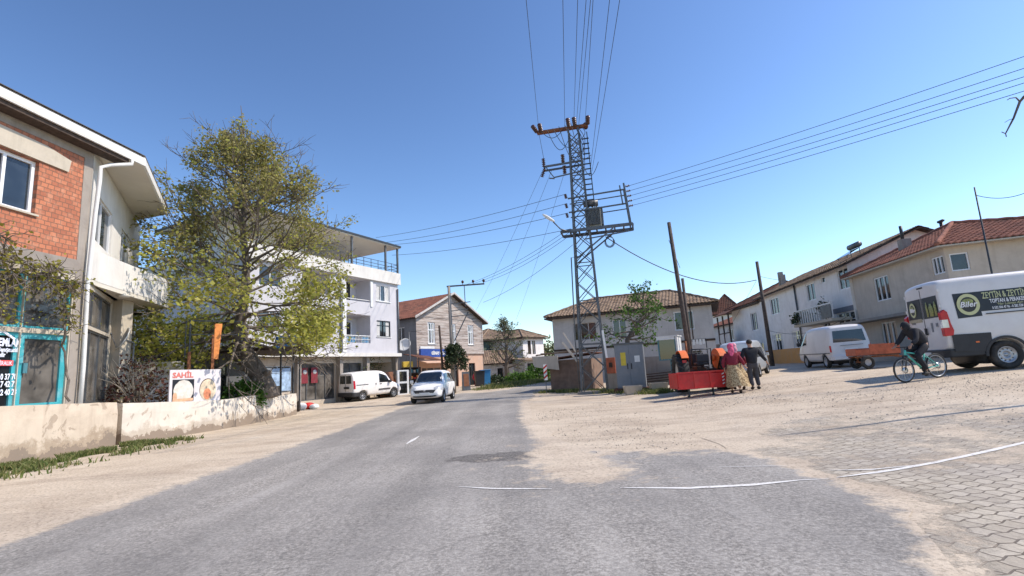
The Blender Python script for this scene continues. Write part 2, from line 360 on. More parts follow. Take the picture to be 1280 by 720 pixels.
def pavermat():
    m, nt, b = newmat('interlocking_block_paving'); tc = nt.nodes.new('ShaderNodeTexCoord')
    mp = nt.nodes.new('ShaderNodeMapping'); mp.inputs['Rotation'].default_value = (0, 0, R_(-18)); nt.links.new(tc.outputs['Object'], mp.inputs[0])
    co = tc.outputs['Object']; sp = nt.nodes.new('ShaderNodeSeparateXYZ'); nt.links.new(mp.outputs[0], sp.inputs[0])
    def zig(v, p, a):
        return math_(nt, 'MULTIPLY', math_(nt, 'SUBTRACT', math_(nt, 'PINGPONG', v, p), p/2), a)
    wob = math_(nt, 'MULTIPLY', math_(nt, 'SUBTRACT', nz(nt, co, .8, 3), .5), .08)
    X = math_(nt, 'ADD', math_(nt, 'ADD', sp.outputs[0], wob), zig(sp.outputs[1], .08, .18))
    Y = math_(nt, 'ADD', math_(nt, 'ADD', sp.outputs[1], wob), zig(sp.outputs[0], .10, .30))
    cb = nt.nodes.new('ShaderNodeCombineXYZ'); nt.links.new(X, cb.inputs[0]); nt.links.new(Y, cb.inputs[1])
    br = nt.nodes.new('ShaderNodeTexBrick'); nt.links.new(cb.outputs[0], br.inputs['Vector'])
    br.inputs['Scale'].default_value = 1; br.inputs['Brick Width'].default_value = .175; br.inputs['Row Height'].default_value = .15
    br.inputs['Mortar Size'].default_value = .009; br.inputs['Mortar Smooth'].default_value = .3
    br.inputs['Color1'].default_value = (.40, .35, .28, 1); br.inputs['Color2'].default_value = (.56, .50, .41, 1); br.inputs['Mortar'].default_value = (.15, .125, .10, 1)
    c = mix(nt, .6, br.outputs['Color'], ramp(nt, nz(nt, co, 24, 5, .7), [(.3, (.6,)*3), (.7, (1.1,)*3)]), 'MULTIPLY')
    c = mix(nt, ramp(nt, nz(nt, co, .7, 7, .65), [(.4, (0, 0, 0)), (.7, (.55,)*3)]), c, (.30, .27, .25, 1))
    d = math_(nt, 'ADD', attr(nt, 'dust'), math_(nt, 'MULTIPLY', math_(nt, 'SUBTRACT', nz(nt, co, .9, 12, .76), .5), 1.7))
    df = ramp(nt, d, [(.40, (.05,)*3), (.56, (.93,)*3)])
    c = mix(nt, df, c, dust_col(nt, co))
    nt.links.new(c, b.inputs['Base Color']); b.inputs['Roughness'].default_value = .92; b.inputs['Specular IOR Level'].default_value = .2
    hb = math_(nt, 'MULTIPLY', math_(nt, 'SUBTRACT', 1., br.outputs['Fac']), math_(nt, 'SUBTRACT', 1., df))
    bump(nt, b, math_(nt, 'ADD', hb, math_(nt, 'MULTIPLY', nz(nt, co, 18, 5, .7), .9)), .65, .02); return m
def linemat():
    m, nt, b = newmat('worn_road_paint'); co = texco(nt)
    c = ramp(nt, nz(nt, co, 18, 7, .75), [(.38, (.42, .39, .36)), (.46, (.68, .66, .63)), (.7, (.74, .73, .70))])
    nt.links.new(c, b.inputs['Base Color']); b.inputs['Roughness'].default_value = .8; return m
M['ground'] = groundmat(); M['asphalt'] = asphaltmat(); M['paver'] = pavermat(); M['line'] = linemat()
# ================================================================ GROUND
def inpoly(x, y, poly):
    c = False; n = len(poly); j = n-1
    for i in range(n):
        xi, yi = poly[i]; xj, yj = poly[j]
        if (yi > y) != (yj > y) and x < (xj-xi)*(y-yi)/(yj-yi)+xi: c = not c
        j = i
    return c
def pdist(x, y, pts):   # distance to a polyline
    best = 1e9
    for (ax, ay), (bx, by) in zip(pts, pts[1:]):
        dx, dy = bx-ax, by-ay; L = dx*dx+dy*dy or 1e-9; t = max(0, min(1, ((x-ax)*dx+(y-ay)*dy)/L))
        best = min(best, math.hypot(x-ax-t*dx, y-ay-t*dy))
    return best
def rag(poly, step=.35, amp=.06, closed=True):
    out = []; n = len(poly)
    for i in range(n if closed else n-1):
        a = Vector(poly[i]); b = Vector(poly[(i+1) % n]); L = (b-a).length; k = max(1, int(L/step)); nn = Vector((-(b-a).y, (b-a).x))/(L or 1)
        for q in range(k):
            p = a.lerp(b, q/k); o = noise.noise(Vector((p.x*.9, p.y*.9, 3)))*amp*2 + noise.noise(Vector((p.x*4, p.y*4, 9)))*amp
            if L > 25: o = 0
            p = p+nn*o; out.append((p.x, p.y))
    return out
def sheet(name, poly, dz, mat, step, attrs, kind='structure', near=None):
    pts = [Vector(p) for p in poly]; n = len(pts); edges = [(i, (i+1) % n) for i in range(n)]
    x0, x1 = min(p.x for p in pts), max(p.x for p in pts); y0, y1 = min(p.y for p in pts), max(p.y for p in pts)
    y = y0
    while y < y1:
        st = step*max(1, abs(y)/14); x = x0
        while x < x1:
            if inpoly(x, y, poly): pts.append(Vector((x+rnd.uniform(-.1, .1)*st, y+rnd.uniform(-.1, .1)*st)))
            x += st*(1 if abs(x) < 16 else 2)
        y += st
    v, e, f, *_ = delaunay_2d_cdt(pts, edges, [], 1, 1e-5)
    vs = [(p.x, p.y, tz(p.x, p.y)+dz) for p in v]
    o = frompy(name, vs, [tuple(t) for t in f], mat, smooth=True)
    me = o.data
    for an, fn in attrs.items():
        a = me.attributes.new(an, 'FLOAT', 'POINT'); a.data.foreach_set('value', [fn(p.x, p.y) for p in v])
    o['kind'] = kind; return o
def G2(px, py): p = gnd(px, py); return (p.x, p.y)

# base ground: graded grid out to the horizon
def groundgrid():
    xs = [-900, -300, -120, -60, -40]; x = -30
    while x < 30: xs.append(x); x += .5
    xs += [30, 40, 60, 120, 300, 900]
    ys = [-60, -20, -8, -3]; y = 0
    while y < 60: ys.append(y); y += .5 if y < 30 else 1
    ys += [60, 70, 90, 150, 400, 1500]
    vs = [(x, y, tz(x, y)) for y in ys for x in xs]; nx = len(xs)
    fs = [(j*nx+i, j*nx+i+1, (j+1)*nx+i+1, (j+1)*nx+i) for j in range(len(ys)-1) for i in range(nx-1)]
    o = frompy('ground', vs, fs, M['ground'], smooth=True)
    strip = [G2(684, 491), G2(720, 490), G2(770, 489), G2(830, 491)]
    left = [(-10.6, 9.0), (-10.4, 12), (-10.1, 14.6)]
    far = [G2(604, 486), G2(640, 480), G2(668, 476)]
    def gr(x, y):
        g = max(0, 1.05-pdist(x, y, strip)/.9, 1.0-pdist(x, y, left)/.55, 1.1-pdist(x, y, far)/2.5)
        if y > 75 or x > 26 or x < -26: g = 1
        return min(1, g)
    a = o.data.attributes.new('green', 'FLOAT', 'POINT'); a.data.foreach_set('value', [gr(v[0], v[1]) for v in vs])
    o['kind'] = 'structure'; return o
groundgrid()
Lr = [(-5.1, -6), (-5.2, 3), (-5.35, 7), (-5.4, 14.2), (-5.75, 25.8), (-5.3, 31), (-4.3, 36), G2(600, 491), G2(632, 487), G2(660, 483.5), G2(682, 481)]
far_r = [(14, 66), (26, 70), (26, 62), (14, 57)]
Rr = [(6.2, 50), G2(684, 487), G2(668, 493), G2(661, 502), G2(668, 525), G2(690, 545), G2(730, 560), G2(800, 565), G2(860, 561), G2(902, 560), G2(985, 580), G2(1060, 605), G2(1130, 630), (2.6, 3.3), (2.2, 1.5), (2.0, -6)]
Lr2 = [Lr[-1], (8, 60)]
road_poly = Lr + [(8, 61)] + far_r + Rr
dustA = [G2(735, 594), G2(712, 580), G2(700, 565), G2(720, 556), G2(790, 560), G2(860, 558)]
edgeR = [G2(661, 500), G2(668, 525), G2(690, 545), G2(720, 562)]
edgeP = [G2(860, 561), G2(902, 560), G2(985, 580), G2(1060, 605), G2(1130, 630), (2.6, 3.3)]
def road_dust(x, y):
    g = 0
    g = max(g, .72-pdist(x, y, edgeP)/.75, 1.0-pdist(x, y, Lr[1:-2])/.75, 1.0-pdist(x, y, edgeR)/.8, 1.0-pdist(x, y, dustA)/1.1, .52-pdist(x, y, dustA)/5.5)
    return max(0, g)
tyres = []
for off in (-4.3, -2.9, -1.3, .1): tyres.append([(off, 0), (off-.15, 14), (off-.4, 25), (off*.7+.1, 36)])
def tyre(x, y): return max(0, max(1-pdist(x, y, t)/.35 for t in tyres))*.5
patch_c = G2(625, 572)
def patch(x, y):
    dx = (x-patch_c[0]); dy = (y-patch_c[1]); return max(0, 1.1-math.hypot(dx/.95, dy/.42)*.6)
sheet('road', rag(road_poly, .22, .085), .012, M['asphalt'], .3, {'dust': road_dust, 'tyre': tyre, 'patch': patch})
pav_poly = [G2(902, 560), G2(880, 548), G2(925, 528), G2(1010, 512), G2(1130, 502), G2(1275, 494), (26, 13), (26, -6), (1.6, -6), (1.8, 1.5), (2.1, 3.3), G2(1080, 632), G2(1020, 608), G2(960, 588)]
PB = [G2(890, 552), G2(880, 545), G2(925, 528), G2(1010, 512), G2(1130, 502), G2(1275, 494)]
def pav_dust(x, y):
    d = pdist(x, y, PB); r = math.hypot(x, y)
    return max(0, 1.2-d/1.5, .8-pdist(x, y, edgeP)/.7, .22+.24*sstep(5.5, 9, r)+.10*sstep(9, 13, r))
sheet('paved_square', rag(pav_poly), .006, M['paver'], .3, {'dust': pav_dust})
# painted lines
def ribbon(name, pts, wd, dz, mat, step=.15, wob=.012):
    P = []
    for a, b in zip(pts, pts[1:]):
        a = Vector(a); b = Vector(b); k = max(1, int((b-a).length/step))
        P += [a.lerp(b, q/k) for q in range(k)]
    P.append(Vector(pts[-1])); vs = []; fs = []
    for i, p in enumerate(P):
        d = (P[min(i+1, len(P)-1)]-P[max(0, i-1)]).normalized(); n = Vector((-d.y, d.x))
        ww = wd/2*(1+.25*noise.noise(Vector((p.x*3, p.y*3, 1))))*(min(1, (i+1)/5, (len(P)-i)/5))
        for s in (-1, 1):
            q = p+n*(ww*s + wob*noise.noise(Vector((p.x*5, p.y*5, s)))); vs.append((q.x, q.y, tz(q.x, q.y)+dz))
    fs = [(2*i, 2*i+1, 2*i+3, 2*i+2) for i in range(len(P)-1)]
    o = frompy(name, vs, fs, mat); o['kind'] = 'structure'; return o
ribbon('road_marking', [G2(572, 610), G2(620, 612.5), G2(690, 613)], .07, .0175, M['line'])
ribbon('road_marking', [G2(775, 611.5), G2(860, 612), G2(940, 608), G2(1000, 602), G2(1036, 600.5)], .08, .0175, M['line'])
ribbon('road_marking', [G2(895, 585), G2(940, 584.5), G2(985, 584)], .05, .0175, M['line'])
ribbon('road_marking', [G2(1046, 598), G2(1120, 588), G2(1170, 579), G2(1230, 566), G2(1290, 552), G2(1360, 533)], .07, .012, M['line'])
ribbon('road_marking', [G2(1030, 589), G2(1090, 588), G2(1150, 582)], .05, .012, M['line'])
ribbon('road_marking', [G2(508, 556), G2(516, 551), G2(524, 546)], .1, .0175, M['line'])

# loose stones on the square, too many to count
def stones():
    mb = MB()
    for _ in range(9000):
        y = rnd.uniform(7.5, 20); x = rnd.uniform(.5, 13)
        if noise.noise(Vector((x*.35, y*.35, 5)))+rnd.uniform(-.3, .3) < 0: continue
        if inpoly(x, y, road_poly) and rnd.random() < .9: continue
        r = rnd.uniform(.005, .02)*(1.0 if rnd.random() < .95 else 1.8); z = tz(x, y)
        a = rnd.uniform(0, 6.28); q = Matrix.Translation((x, y, z+r*.35)) @ Matrix.Rotation(a, 4, 'Z')
        mb.add([(r, 0, 0), (0, r*.8, 0), (-r*.9, 0, 0), (0, -r*.7, 0), (0, 0, r*.65), (0, 0, -r*.6)],
               [(0, 1, 4), (1, 2, 4), (2, 3, 4), (3, 0, 4), (1, 0, 5), (2, 1, 5), (3, 2, 5), (0, 3, 5)], False, q)
    o = mb.build('gravel', plain('gravel_stone', (.42, .36, .30), .95, var=.4, scale=3)); o['kind'] = 'stuff'
stones()

# ================================================================ BUILDING HELPERS
class Fr:
    """facade frame: local x along the facade, local y into the building, z up"""
    def __init__(s, p, d, z=0.):
        d = Vector((d[0], d[1])).normalized(); s.d = d; s.p = Vector((p[0], p[1])); s.z = z
        s.ang = math.atan2(d.y, d.x); s.n = Vector((d.y, -d.x))       # outward
    def hit(s, px, py, yoff=0.):
        r = ray(px, py); n3 = Vector((s.n.x, s.n.y, 0)); base = Vector((s.p.x, s.p.y, 0)) - n3*yoff
        t = n3.dot(base-O3)/n3.dot(r); q = O3+r*t
        return (Vector((q.x, q.y))-s.p).dot(s.d), q.z-s.z
    def rect(s, x0, y0, x1, y1, yoff=0.):
        mx, my = (x0+x1)/2, (y0+y1)/2
        return (s.hit(x0, my, yoff)[0], s.hit(x1, my, yoff)[0], s.hit(mx, y1, yoff)[1], s.hit(mx, y0, yoff)[1])
    def W(s, x, y, z): q = s.p + s.d*x - s.n*y; return Vector((q.x, q.y, z+s.z))
def pane(parent, T, s0, s1, z0, z1, dep, mull=(.5,), tran=(), fm=None, gm=None, fw=.055, name='window', sill=None, curtain=False, label=None):
    """framed glazing set dep behind the wall face; T maps (s, depth, z) to local space"""
    f = MB()
    def bx(a, b, c, d, y0, y1):
        vs = [T(x, y, z) for z in (c, d) for y in (y0, y1) for x in (a, b)]
        f.add(vs, [(0, 2, 3, 1), (4, 5, 7, 6), (0, 1, 5, 4), (2, 6, 7, 3), (0, 4, 6, 2), (1, 3, 7, 5)])
    y0, y1 = dep-.05, dep+.012
    bx(s0, s0+fw, z0, z1, y0, y1); bx(s1-fw, s1, z0, z1, y0, y1)
    bx(s0+fw, s1-fw, z0, z0+fw, y0, y1); bx(s0+fw, s1-fw, z1-fw, z1, y0, y1)
    for m in mull:
        c = s0+(s1-s0)*m; bx(c-fw*.45, c+fw*.45, z0+fw, z1-fw, y0+.004, y1)
    for m in tran:
        c = z0+(z1-z0)*m; bx(s0+fw, s1-fw, c-fw*.4, c+fw*.4, y0+.008, y1)
    o = f.build(name, fm or M['white_frame'], parent, label)
    g = MB(); g.quad(T(s0+.01, dep, z0+.01), T(s1-.01, dep, z0+.01), T(s1-.01, dep, z1-.01), T(s0+.01, dep, z1-.01)); g.build('pane', gm or M['glass'], o)
    if curtain:
        n = 14
        for a, b in ((s0+fw, s0+(s1-s0)*.28), (s1-(s1-s0)*.28, s1-fw)):
            c = MB()
            for i in range(n):
                xa, xb = a+(b-a)*i/n, a+(b-a)*(i+1)/n; ya = dep-.004-.004*(i % 2); yb = dep-.004-.004*((i+1) % 2)
                c.quad(T(xa, ya, z0+fw), T(xb, yb, z0+fw), T(xb, yb, z1-fw), T(xa, ya, z1-fw))
            c.build('curtain', M['curtain'], o)
    if sill:
        q = MB(); vs = [T(x, y, z) for z in (z0-.05, z0-.003) for y in (-.06, dep-.05) for x in (s0-.06, s1+.06)]
        q.add(vs, [(0, 2, 3, 1), (4, 5, 7, 6), (0, 1, 5, 4), (2, 6, 7, 3), (0, 4, 6, 2), (1, 3, 7, 5)]); q.build('sill', sill, o)
    return o
def wall(parent, p0, p1, z0, z1, ops, mat, dep=.14, name='wall', z1b=None, label=None):
    """wall sheet from p0 to p1 (local xy, outward to the right of p0->p1) with openings cut; ops: dicts s0,s1,z0,z1,..."""
    p0 = Vector(p0); p1 = Vector(p1); L = (p1-p0).length; d = (p1-p0)/L; n = Vector((d.y, -d.x))
    def T(s, y, z): q = p0+d*s-n*y; return (q.x, q.y, z)
    xs = sorted({0., L, *[min(L, max(0, o['r'][0])) for o in ops], *[min(L, max(0, o['r'][1])) for o in ops]})
    zs = sorted({z0, z1, *[min(z1, max(z0, o['r'][2])) for o in ops], *[min(z1, max(z0, o['r'][3])) for o in ops]})
    m = MB()
    for a, b in zip(xs, xs[1:]):
        for c, e in zip(zs, zs[1:]):
            cx, cz = (a+b)/2, (c+e)/2
            if any(o['r'][0] < cx < o['r'][1] and o['r'][2] < cz < o['r'][3] for o in ops): continue
            if b-a > 1e-4 and e-c > 1e-4: m.quad(T(a, 0, c), T(b, 0, c), T(b, 0, e), T(a, 0, e))
    for o in ops:
        a, b, c, e = o['r']; k = o.get('dep', dep)+.02
        m.quad(T(a, 0, c), T(a, 0, e), T(a, k, e), T(a, k, c)); m.quad(T(b, 0, c), T(b, k, c), T(b, k, e), T(b, 0, e))
        m.quad(T(a, 0, c), T(a, k, c), T(b, k, c), T(b, 0, c)); m.quad(T(a, 0, e), T(b, 0, e), T(b, k, e), T(a, k, e))
        if o.get('back'): m.quad(T(a, k, c), T(b, k, c), T(b, k, e), T(a, k, e))
    if z1b is not None:    # gable top
        m.add([T(0, 0, z1), T(L, 0, z1), T(L*z1b[0], 0, z1b[1])], [(0, 1, 2)])
    w_ = m.build(name, mat, parent, label)
    for o in ops:
        if o.get('t') == 'none': continue
        a, b, c, e = o['r']
        pane(parent, T, a, b, c, e, o.get('dep', dep)-.0, o.get('m', (.5,)), o.get('tr', ()), o.get('f'), o.get('g'), o.get('fw', .055), o.get('name', 'window'), o.get('sill'), o.get('c', False), o.get('label'))
    return w_
def tiles(mb, e0, e1, r0, r1, pitch=.24, row=.36, amp=.045):
    """corrugated tile surface; eave edge e0->e1, ridge edge r0->r1 (parallel to the eave, may be shorter)"""
    e0, e1, r0, r1 = map(Vector, (e0, e1, r0, r1)); U = e1-e0; L = U.length; u = U/L
    up = (r0-e0)-u*(r0-e0).dot(u); Hh = up.length
    if Hh < 1e-4: return
    up /= Hh; n = u.cross(up).normalized()
    if n.z < 0: n = -n
    a0 = (r0-e0).dot(u); a1 = (r1-e0).dot(u)
    k = max(4, int(L/pitch)); sub = 6; cols = k*sub
    rows = max(1, math.ceil(Hh/row)); vs = []; fs = []; idx = {}
    for i in range(cols+1):
        s = L*i/cols
        hm = Hh
        if s < a0: hm = Hh*s/max(a0, 1e-6)
        if s > a1: hm = min(hm, Hh*(L-s)/max(L-a1, 1e-6))
        w_ = (abs(math.sin(math.pi*i/sub))-.3)*amp
        j = 0; col = []
        for q in range(rows):
            for lift, hh in ((amp*.55, q*row), (0, (q+1)*row)):
                h = min(hh, hm); p = e0+u*s+up*h+n*(w_+lift+.01*noise.noise(Vector((s*2, q*1.3, 0))))
                col.append(len(vs)); vs.append(p)
        idx[i] = col
    for i in range(cols):
        for j in range(2*rows-1):
            A, B, Cc, D = idx[i][j], idx[i+1][j], idx[i+1][j+1], idx[i][j+1]
            if (vs[A]-vs[D]).length < 1e-5 and (vs[B]-vs[Cc]).length < 1e-5: continue
            fs.append((A, B, Cc, D))
        # eave end face
        p, q = vs[idx[i][0]], vs[idx[i+1][0]]
        b = len(vs); vs += [p-n*.05-up*.01, q-n*.05-up*.01]; fs.append((b, b+1, idx[i+1][0], idx[i][0]))
    mb.add(vs, fs)
def roof_gable(parent, W, D, z, rise, mat, oh=.4, axis='x', pitch=.24, slab=None):
    """ridge along x (facade direction) or y"""
    m = MB(); s = MB()
    if axis == 'x':
        k = rise/(D/2); ze = z-k*oh
        A = [(-oh, -oh, ze), (W+oh, -oh, ze), (W+oh, D+oh, ze), (-oh, D+oh, ze)]; R0 = (-oh, D/2, z+rise); R1 = (W+oh, D/2, z+rise)
        tiles(m, A[0], A[1], R0, R1, pitch); tiles(m, A[2], A[3], R1, R0, pitch)
        for q in ((A[0], A[1], R1, R0), (A[2], A[3], R0, R1)):
            s.add([Vector(v)-Vector((0, 0, .07)) for v in q]+[Vector(v)-Vector((0, 0, .14)) for v in q], [(0, 1, 2, 3), (7, 6, 5, 4), (0, 4, 5, 1), (1, 5, 6, 2), (2, 6, 7, 3), (3, 7, 4, 0)])
    else:
        k = rise/(W/2); ze = z-k*oh
        A = [(-oh, -oh, ze), (W+oh, -oh, ze), (W+oh, D+oh, ze), (-oh, D+oh, ze)]; R0 = (W/2, -oh, z+rise); R1 = (W/2, D+oh, z+rise)
        tiles(m, A[3], A[0], R1, R0, pitch); tiles(m, A[1], A[2], R0, R1, pitch)
        for q in ((A[3], A[0], R0, R1), (A[1], A[2], R1, R0)):
            s.add([Vector(v)-Vector((0, 0, .07)) for v in q]+[Vector(v)-Vector((0, 0, .14)) for v in q], [(0, 1, 2, 3), (7, 6, 5, 4), (0, 4, 5, 1), (1, 5, 6, 2), (2, 6, 7, 3), (3, 7, 4, 0)])
    r = m.build('roof', mat, parent); s.build('roof_boarding', slab or M['wood_dark'], r); return r
def roof_hip(parent, W, D, z, rise, mat, oh=.45, pitch=.24, slab=None, run=None):
    m = MB(); s = MB(); k = run or min(W, D)/2
    slope = rise/k; ze = z-slope*oh
    A = [Vector(v) for v in ((-oh, -oh, ze), (W+oh, -oh, ze), (W+oh, D+oh, ze), (-oh, D+oh, ze))]
    zt = z+rise
    if W >= D: R0, R1 = Vector((D/2, D/2, zt)), Vector((W-D/2, D/2, zt)); Q = [(A[0], A[1], R0, R1), (A[1], A[2], R1, R1), (A[2], A[3], R1, R0), (A[3], A[0], R0, R0)]
    else: R0, R1 = Vector((W/2, W/2, zt)), Vector((W/2, D-W/2, zt)); Q = [(A[0], A[1], R0, R0), (A[1], A[2], R0, R1), (A[2], A[3], R1, R1), (A[3], A[0], R1, R0)]
    for e0, e1, r0, r1 in Q: tiles(m, e0, e1, r0, r1, pitch)
    r = m.build('roof', mat, parent)
    d = Vector((0, 0, .08))
    s.add([a-d for a in A]+[a-d*2.2 for a in A], [(0, 1, 2, 3), (7, 6, 5, 4), (0, 4, 5, 1), (1, 5, 6, 2), (2, 6, 7, 3), (3, 7, 4, 0)])
    s.build('eaves', slab or M['wood_dark'], r)
    h = MB()
    for a, b in ((A[0], R0), (A[1], R1 if W >= D else R0), (A[2], R1), (A[3], R0 if W >= D else R1), (R0, R1)):
        if (b-a).length < .05: continue
        nseg = max(2, int((b-a).length/.35))
        h.tube([a.lerp(b, i/nseg)+Vector((0, 0, .03+.012*(i % 2))) for i in range(nseg+1)], [.09+.012*(i % 2) for i in range(nseg+1)], 6)
    h.build('ridge_tiles', mat, r); return r
# ================================================================ BRICK SHOP BUILDING (left)
FL = Fr((-11.9, 14.2), (.1, 1)); sC = FL.hit(100, 420)[0]
Cc_ = FL.p + FL.d*sC                       # brick / white wing corner
Z_T = 1.12; Z1 = 4.85; ZE = 8.45
FL = Fr(Cc_ - FL.d*9, FL.d)                # s = 9 at the corner
bb = thing('brick_building', 'two storey shop with bare orange brick upper floor, white wing and curved balcony', 'building', (FL.p.x, FL.p.y, 0), FL.ang)
def OP(fr, px, dep=.14, **k): d = dict(r=fr.rect(*px), dep=dep); d.update(k); return d
w1 = OP(FL, (-3, 192, 47, 262), .16, m=(.62,), sill=M['concrete_light'], fw=.085)
r_ = w1['r']; w1['r'] = (r_[1]-1.9, r_[1], r_[2], r_[3])
w0 = dict(w1); w0['r'] = (1.6, 3.6, r_[2], r_[3])
wall(bb, (0, 0), (8.72, 0), Z1+.25, ZE-.36, [w0, w1], M['brick'], name='brick_wall')
# concrete frame
m = MB(); m.box(8.72, 9.0, -.012, .25, Z_T, ZE-.02); m.box(0, 8.72, -.02, .25, Z1-.15, Z1+.25); m.box(0, 8.72, -.012, .25, ZE-.36, ZE-.02)
m.build('concrete_frame', M['concrete'], bb)
m = MB(); a = r_[1]-2.3
pts = [(a, r_[3]+.06), (r_[1]+.75, r_[3]+.02), (r_[1]+.8, r_[3]+.36), (r_[1]+.1, r_[3]+.5), (a+1, r_[3]+.55), (a, r_[3]+.6)]
m.prism(pts, 0, .05, Matrix(((1, 0, 0, 0), (0, 0, -1, 0), (0, 1, 0, 0), (0, 0, 0, 1)))); m.build('lintel', M['concrete_light'], bb)
# shop front
tx = FL.rect(0, 403, 78, 412); dr = FL.rect(28, 418, 76, 503)
dz = dr[3]+.02; s_d0, s_d1 = dr[0], dr[1]
ops = [dict(r=(s_d0-3.2, s_d0-.12, Z_T+.05, dz), t='x', m=(.5,), f=M['turquoise'], g=M['glass_dark'], dep=.1, fw=.09, name='shop_window'),
       dict(r=(s_d0-.1, s_d1+.15, Z_T+.02, dz), m=(), f=M['turquoise'], g=M['glass_shop'], dep=.1, fw=.14, name='door'),
       dict(r=(s_d0-3.2, s_d0-.12, dz+.12, Z1-.35), m=(.5,), f=M['turquoise'], g=M['glass_shop'], dep=.1, fw=.06, name='shop_window'),
       dict(r=(s_d0-.1, s_d1+.15, dz+.12, Z1-.35), m=(), f=M['turquoise'], g=M['glass_shop'], dep=.1, fw=.06, name='shop_window')]
wall(bb, (0, 0), (8.72, 0), Z_T, Z1-.15, ops, M['concrete_light'], name='shopfront_wall')
dm = MB(); dm.box(s_d0+.02, s_d0+.12, -.0, .05, Z_T+.9, Z_T+1.15); dm.build('door_handle', M['teal_paint'], bb)
# window lettering
wl = plain('window_lettering', (.80, .84, .95), .5, var=.02); wr = plain('red_lettering_panel', S((225, 90, 90)), .5)
xr = FL.hit(25, 440)[0]
def wt(b, px, py, h, mat=wl, sx=1.0, al='RIGHT', bold=.01):
    s, z = FL.hit(px, py); text(0, b, h, mat, bb, (s, .035, z), (1, 0, 0), (0, 0, 1), 'window_lettering', al, .002, 0, sx, bold)
wt('GÜNEY EMLAK', 27, 433, .26, sx=.62); wt('Alım Satım Arsa Danışmanlık', 25, 440, .15, sx=.62, bold=.004); wt('Güvenilir', 8, 446, .15, sx=.62, bold=.004)
wt('0 532 210 37 70', 22, 474, .19, sx=.62, bold=.006); wt('0 282 517 42 72', 22, 483, .19, sx=.62, bold=.006); wt('0 542 522 40 23', 22, 493, .19, sx=.62, bold=.006)
s, z = FL.hit(18, 454); m = MB(); m.box(s-.9, s, .03, .034, z-.06, z+.07); m.build('red_panel', wr, bb)
text(0, 'KİRALIK', .13, wl, bb, (s-.03, .026, z-.045), (1, 0, 0), (0, 0, 1), 'window_lettering', 'RIGHT', .002, 0, .7)
a = FL.hit(0, 413.5); b_ = FL.hit(20, 424); m = MB()
m.bar((a[0]-.4, .04, a[1]-.12), (a[0]+.1, .04, a[1]+.0), .03, .05); m.bar((a[0]+.1, .04, a[1]), (b_[0], .04, b_[1]), .03, .05); m.build('roof_emblem', wl, bb)
# wing: wall runs back from the corner; local coordinates of a world xy
def loc(fr, x, y): v = Vector((x, y))-fr.p; return (v.dot(fr.d), -v.dot(fr.n))
wd = Vector((-.54, 1)).normalized(); FW = Fr(Cc_, wd)
c0 = loc(FL, *Cc_); c1 = loc(FL, *(Cc_+wd*8.2))
def oW(px, **k): d = dict(r=FW.rect(*px), dep=.1); d.update(k); return d
a1 = oW((118, 252, 140, 308), m=(.45,)); a2 = oW((151, 292, 161, 318), m=(.5,))
# sight lines make the far windows run low: give both the same height
a1['r'] = (a1['r'][0], a1['r'][1], 5.95, 7.35); a2['r'] = (a2['r'][0], a2['r'][1], 5.95, 7.35)
for q in (a1, a2): q['f'] = M['white_frame']
wall(bb, c0, c1, Z1, ZE-.02, [a1, a2], M['white_plaster'], name='wing_wall')
g1 = FW.hit(92, 430)[0]; g2 = FW.hit(139, 430)[0]
wall(bb, c0, c1, Z_T, Z1-.02, [dict(r=(.12, g2-.35, Z_T+.05, 3.3), m=(.33, .66), g=M['glass_shop'], f=M['galv'], dep=.08, name='shop_window'),
     dict(r=(.12, g2-.35, 3.4, 4.45), m=(.33, .66), g=M['glass_shop'], f=M['galv'], dep=.08, name='shop_window')], M['concrete_light'], name='wing_base')
# back volume so the house is solid
c2 = (c1[0]-3, c1[1]+5); m = MB()
for p, q in ((c1, c2), (c2, (0, 11)), ((0, 11), (0, 0))): m.quad((*p, 0), (*q, 0), (*q, ZE), (*p, ZE))
m.build('rear_wall', M['grey_white'], bb)
# balcony with curved parapet
bp = [onz(px, py, 5.65) for px, py in ((100, 303), (125, 315), (150, 326), (170, 334), (190, 342), (205, 348), (216, 354))]
bl = [loc(FL, p.x, p.y) for p in bp]; bl[0] = (c0[0]-.05, -.03)
endp = bl[-1]; back = (endp[0]-1.6, endp[1]+2.8)
path = bl + [(endp[0]-.15, endp[1]+.5), (endp[0]-.7, endp[1]+1.5), back, (c1[0]+.3, c1[1]-.2)]
m = MB()
for (ax, ay), (bx_, by) in zip(path, path[1:]):
    d = Vector((bx_-ax, by-ay)).normalized(); n = Vector((-d.y, d.x))*.12
    m.add([(ax, ay, Z1-.12), (bx_, by, Z1-.12), (bx_+n.x, by+n.y, Z1-.12), (ax+n.x, ay+n.y, Z1-.12), (ax, ay, 5.65), (bx_, by, 5.65), (bx_+n.x, by+n.y, 5.65), (ax+n.x, ay+n.y, 5.65)],
          [(3, 2, 1, 0), (4, 5, 6, 7), (0, 1, 5, 4), (2, 3, 7, 6)])
m.build('balcony_parapet', M['white_plaster'], bb)
m = MB(); poly = [(x, y+.01) for x, y in path]+[(c1[0], c1[1]-.02)]+[(c0[0]+.02, c0[1]+.02)]
m.prism(poly, Z1-.25, Z1-.004); m.build('balcony_slab', M['soffit_white'], bb)
m = MB(); lx, ly = loc(FL, *onz(155, 369, Z1-.25).xy); m.lathe([(.02, -.09), (.16, -.07), (.2, -.02), (.2, 0)], 16, Matrix.Translation((lx, ly, Z1-.26))); m.build('ceiling_lamp', M['soffit_white'], bb)
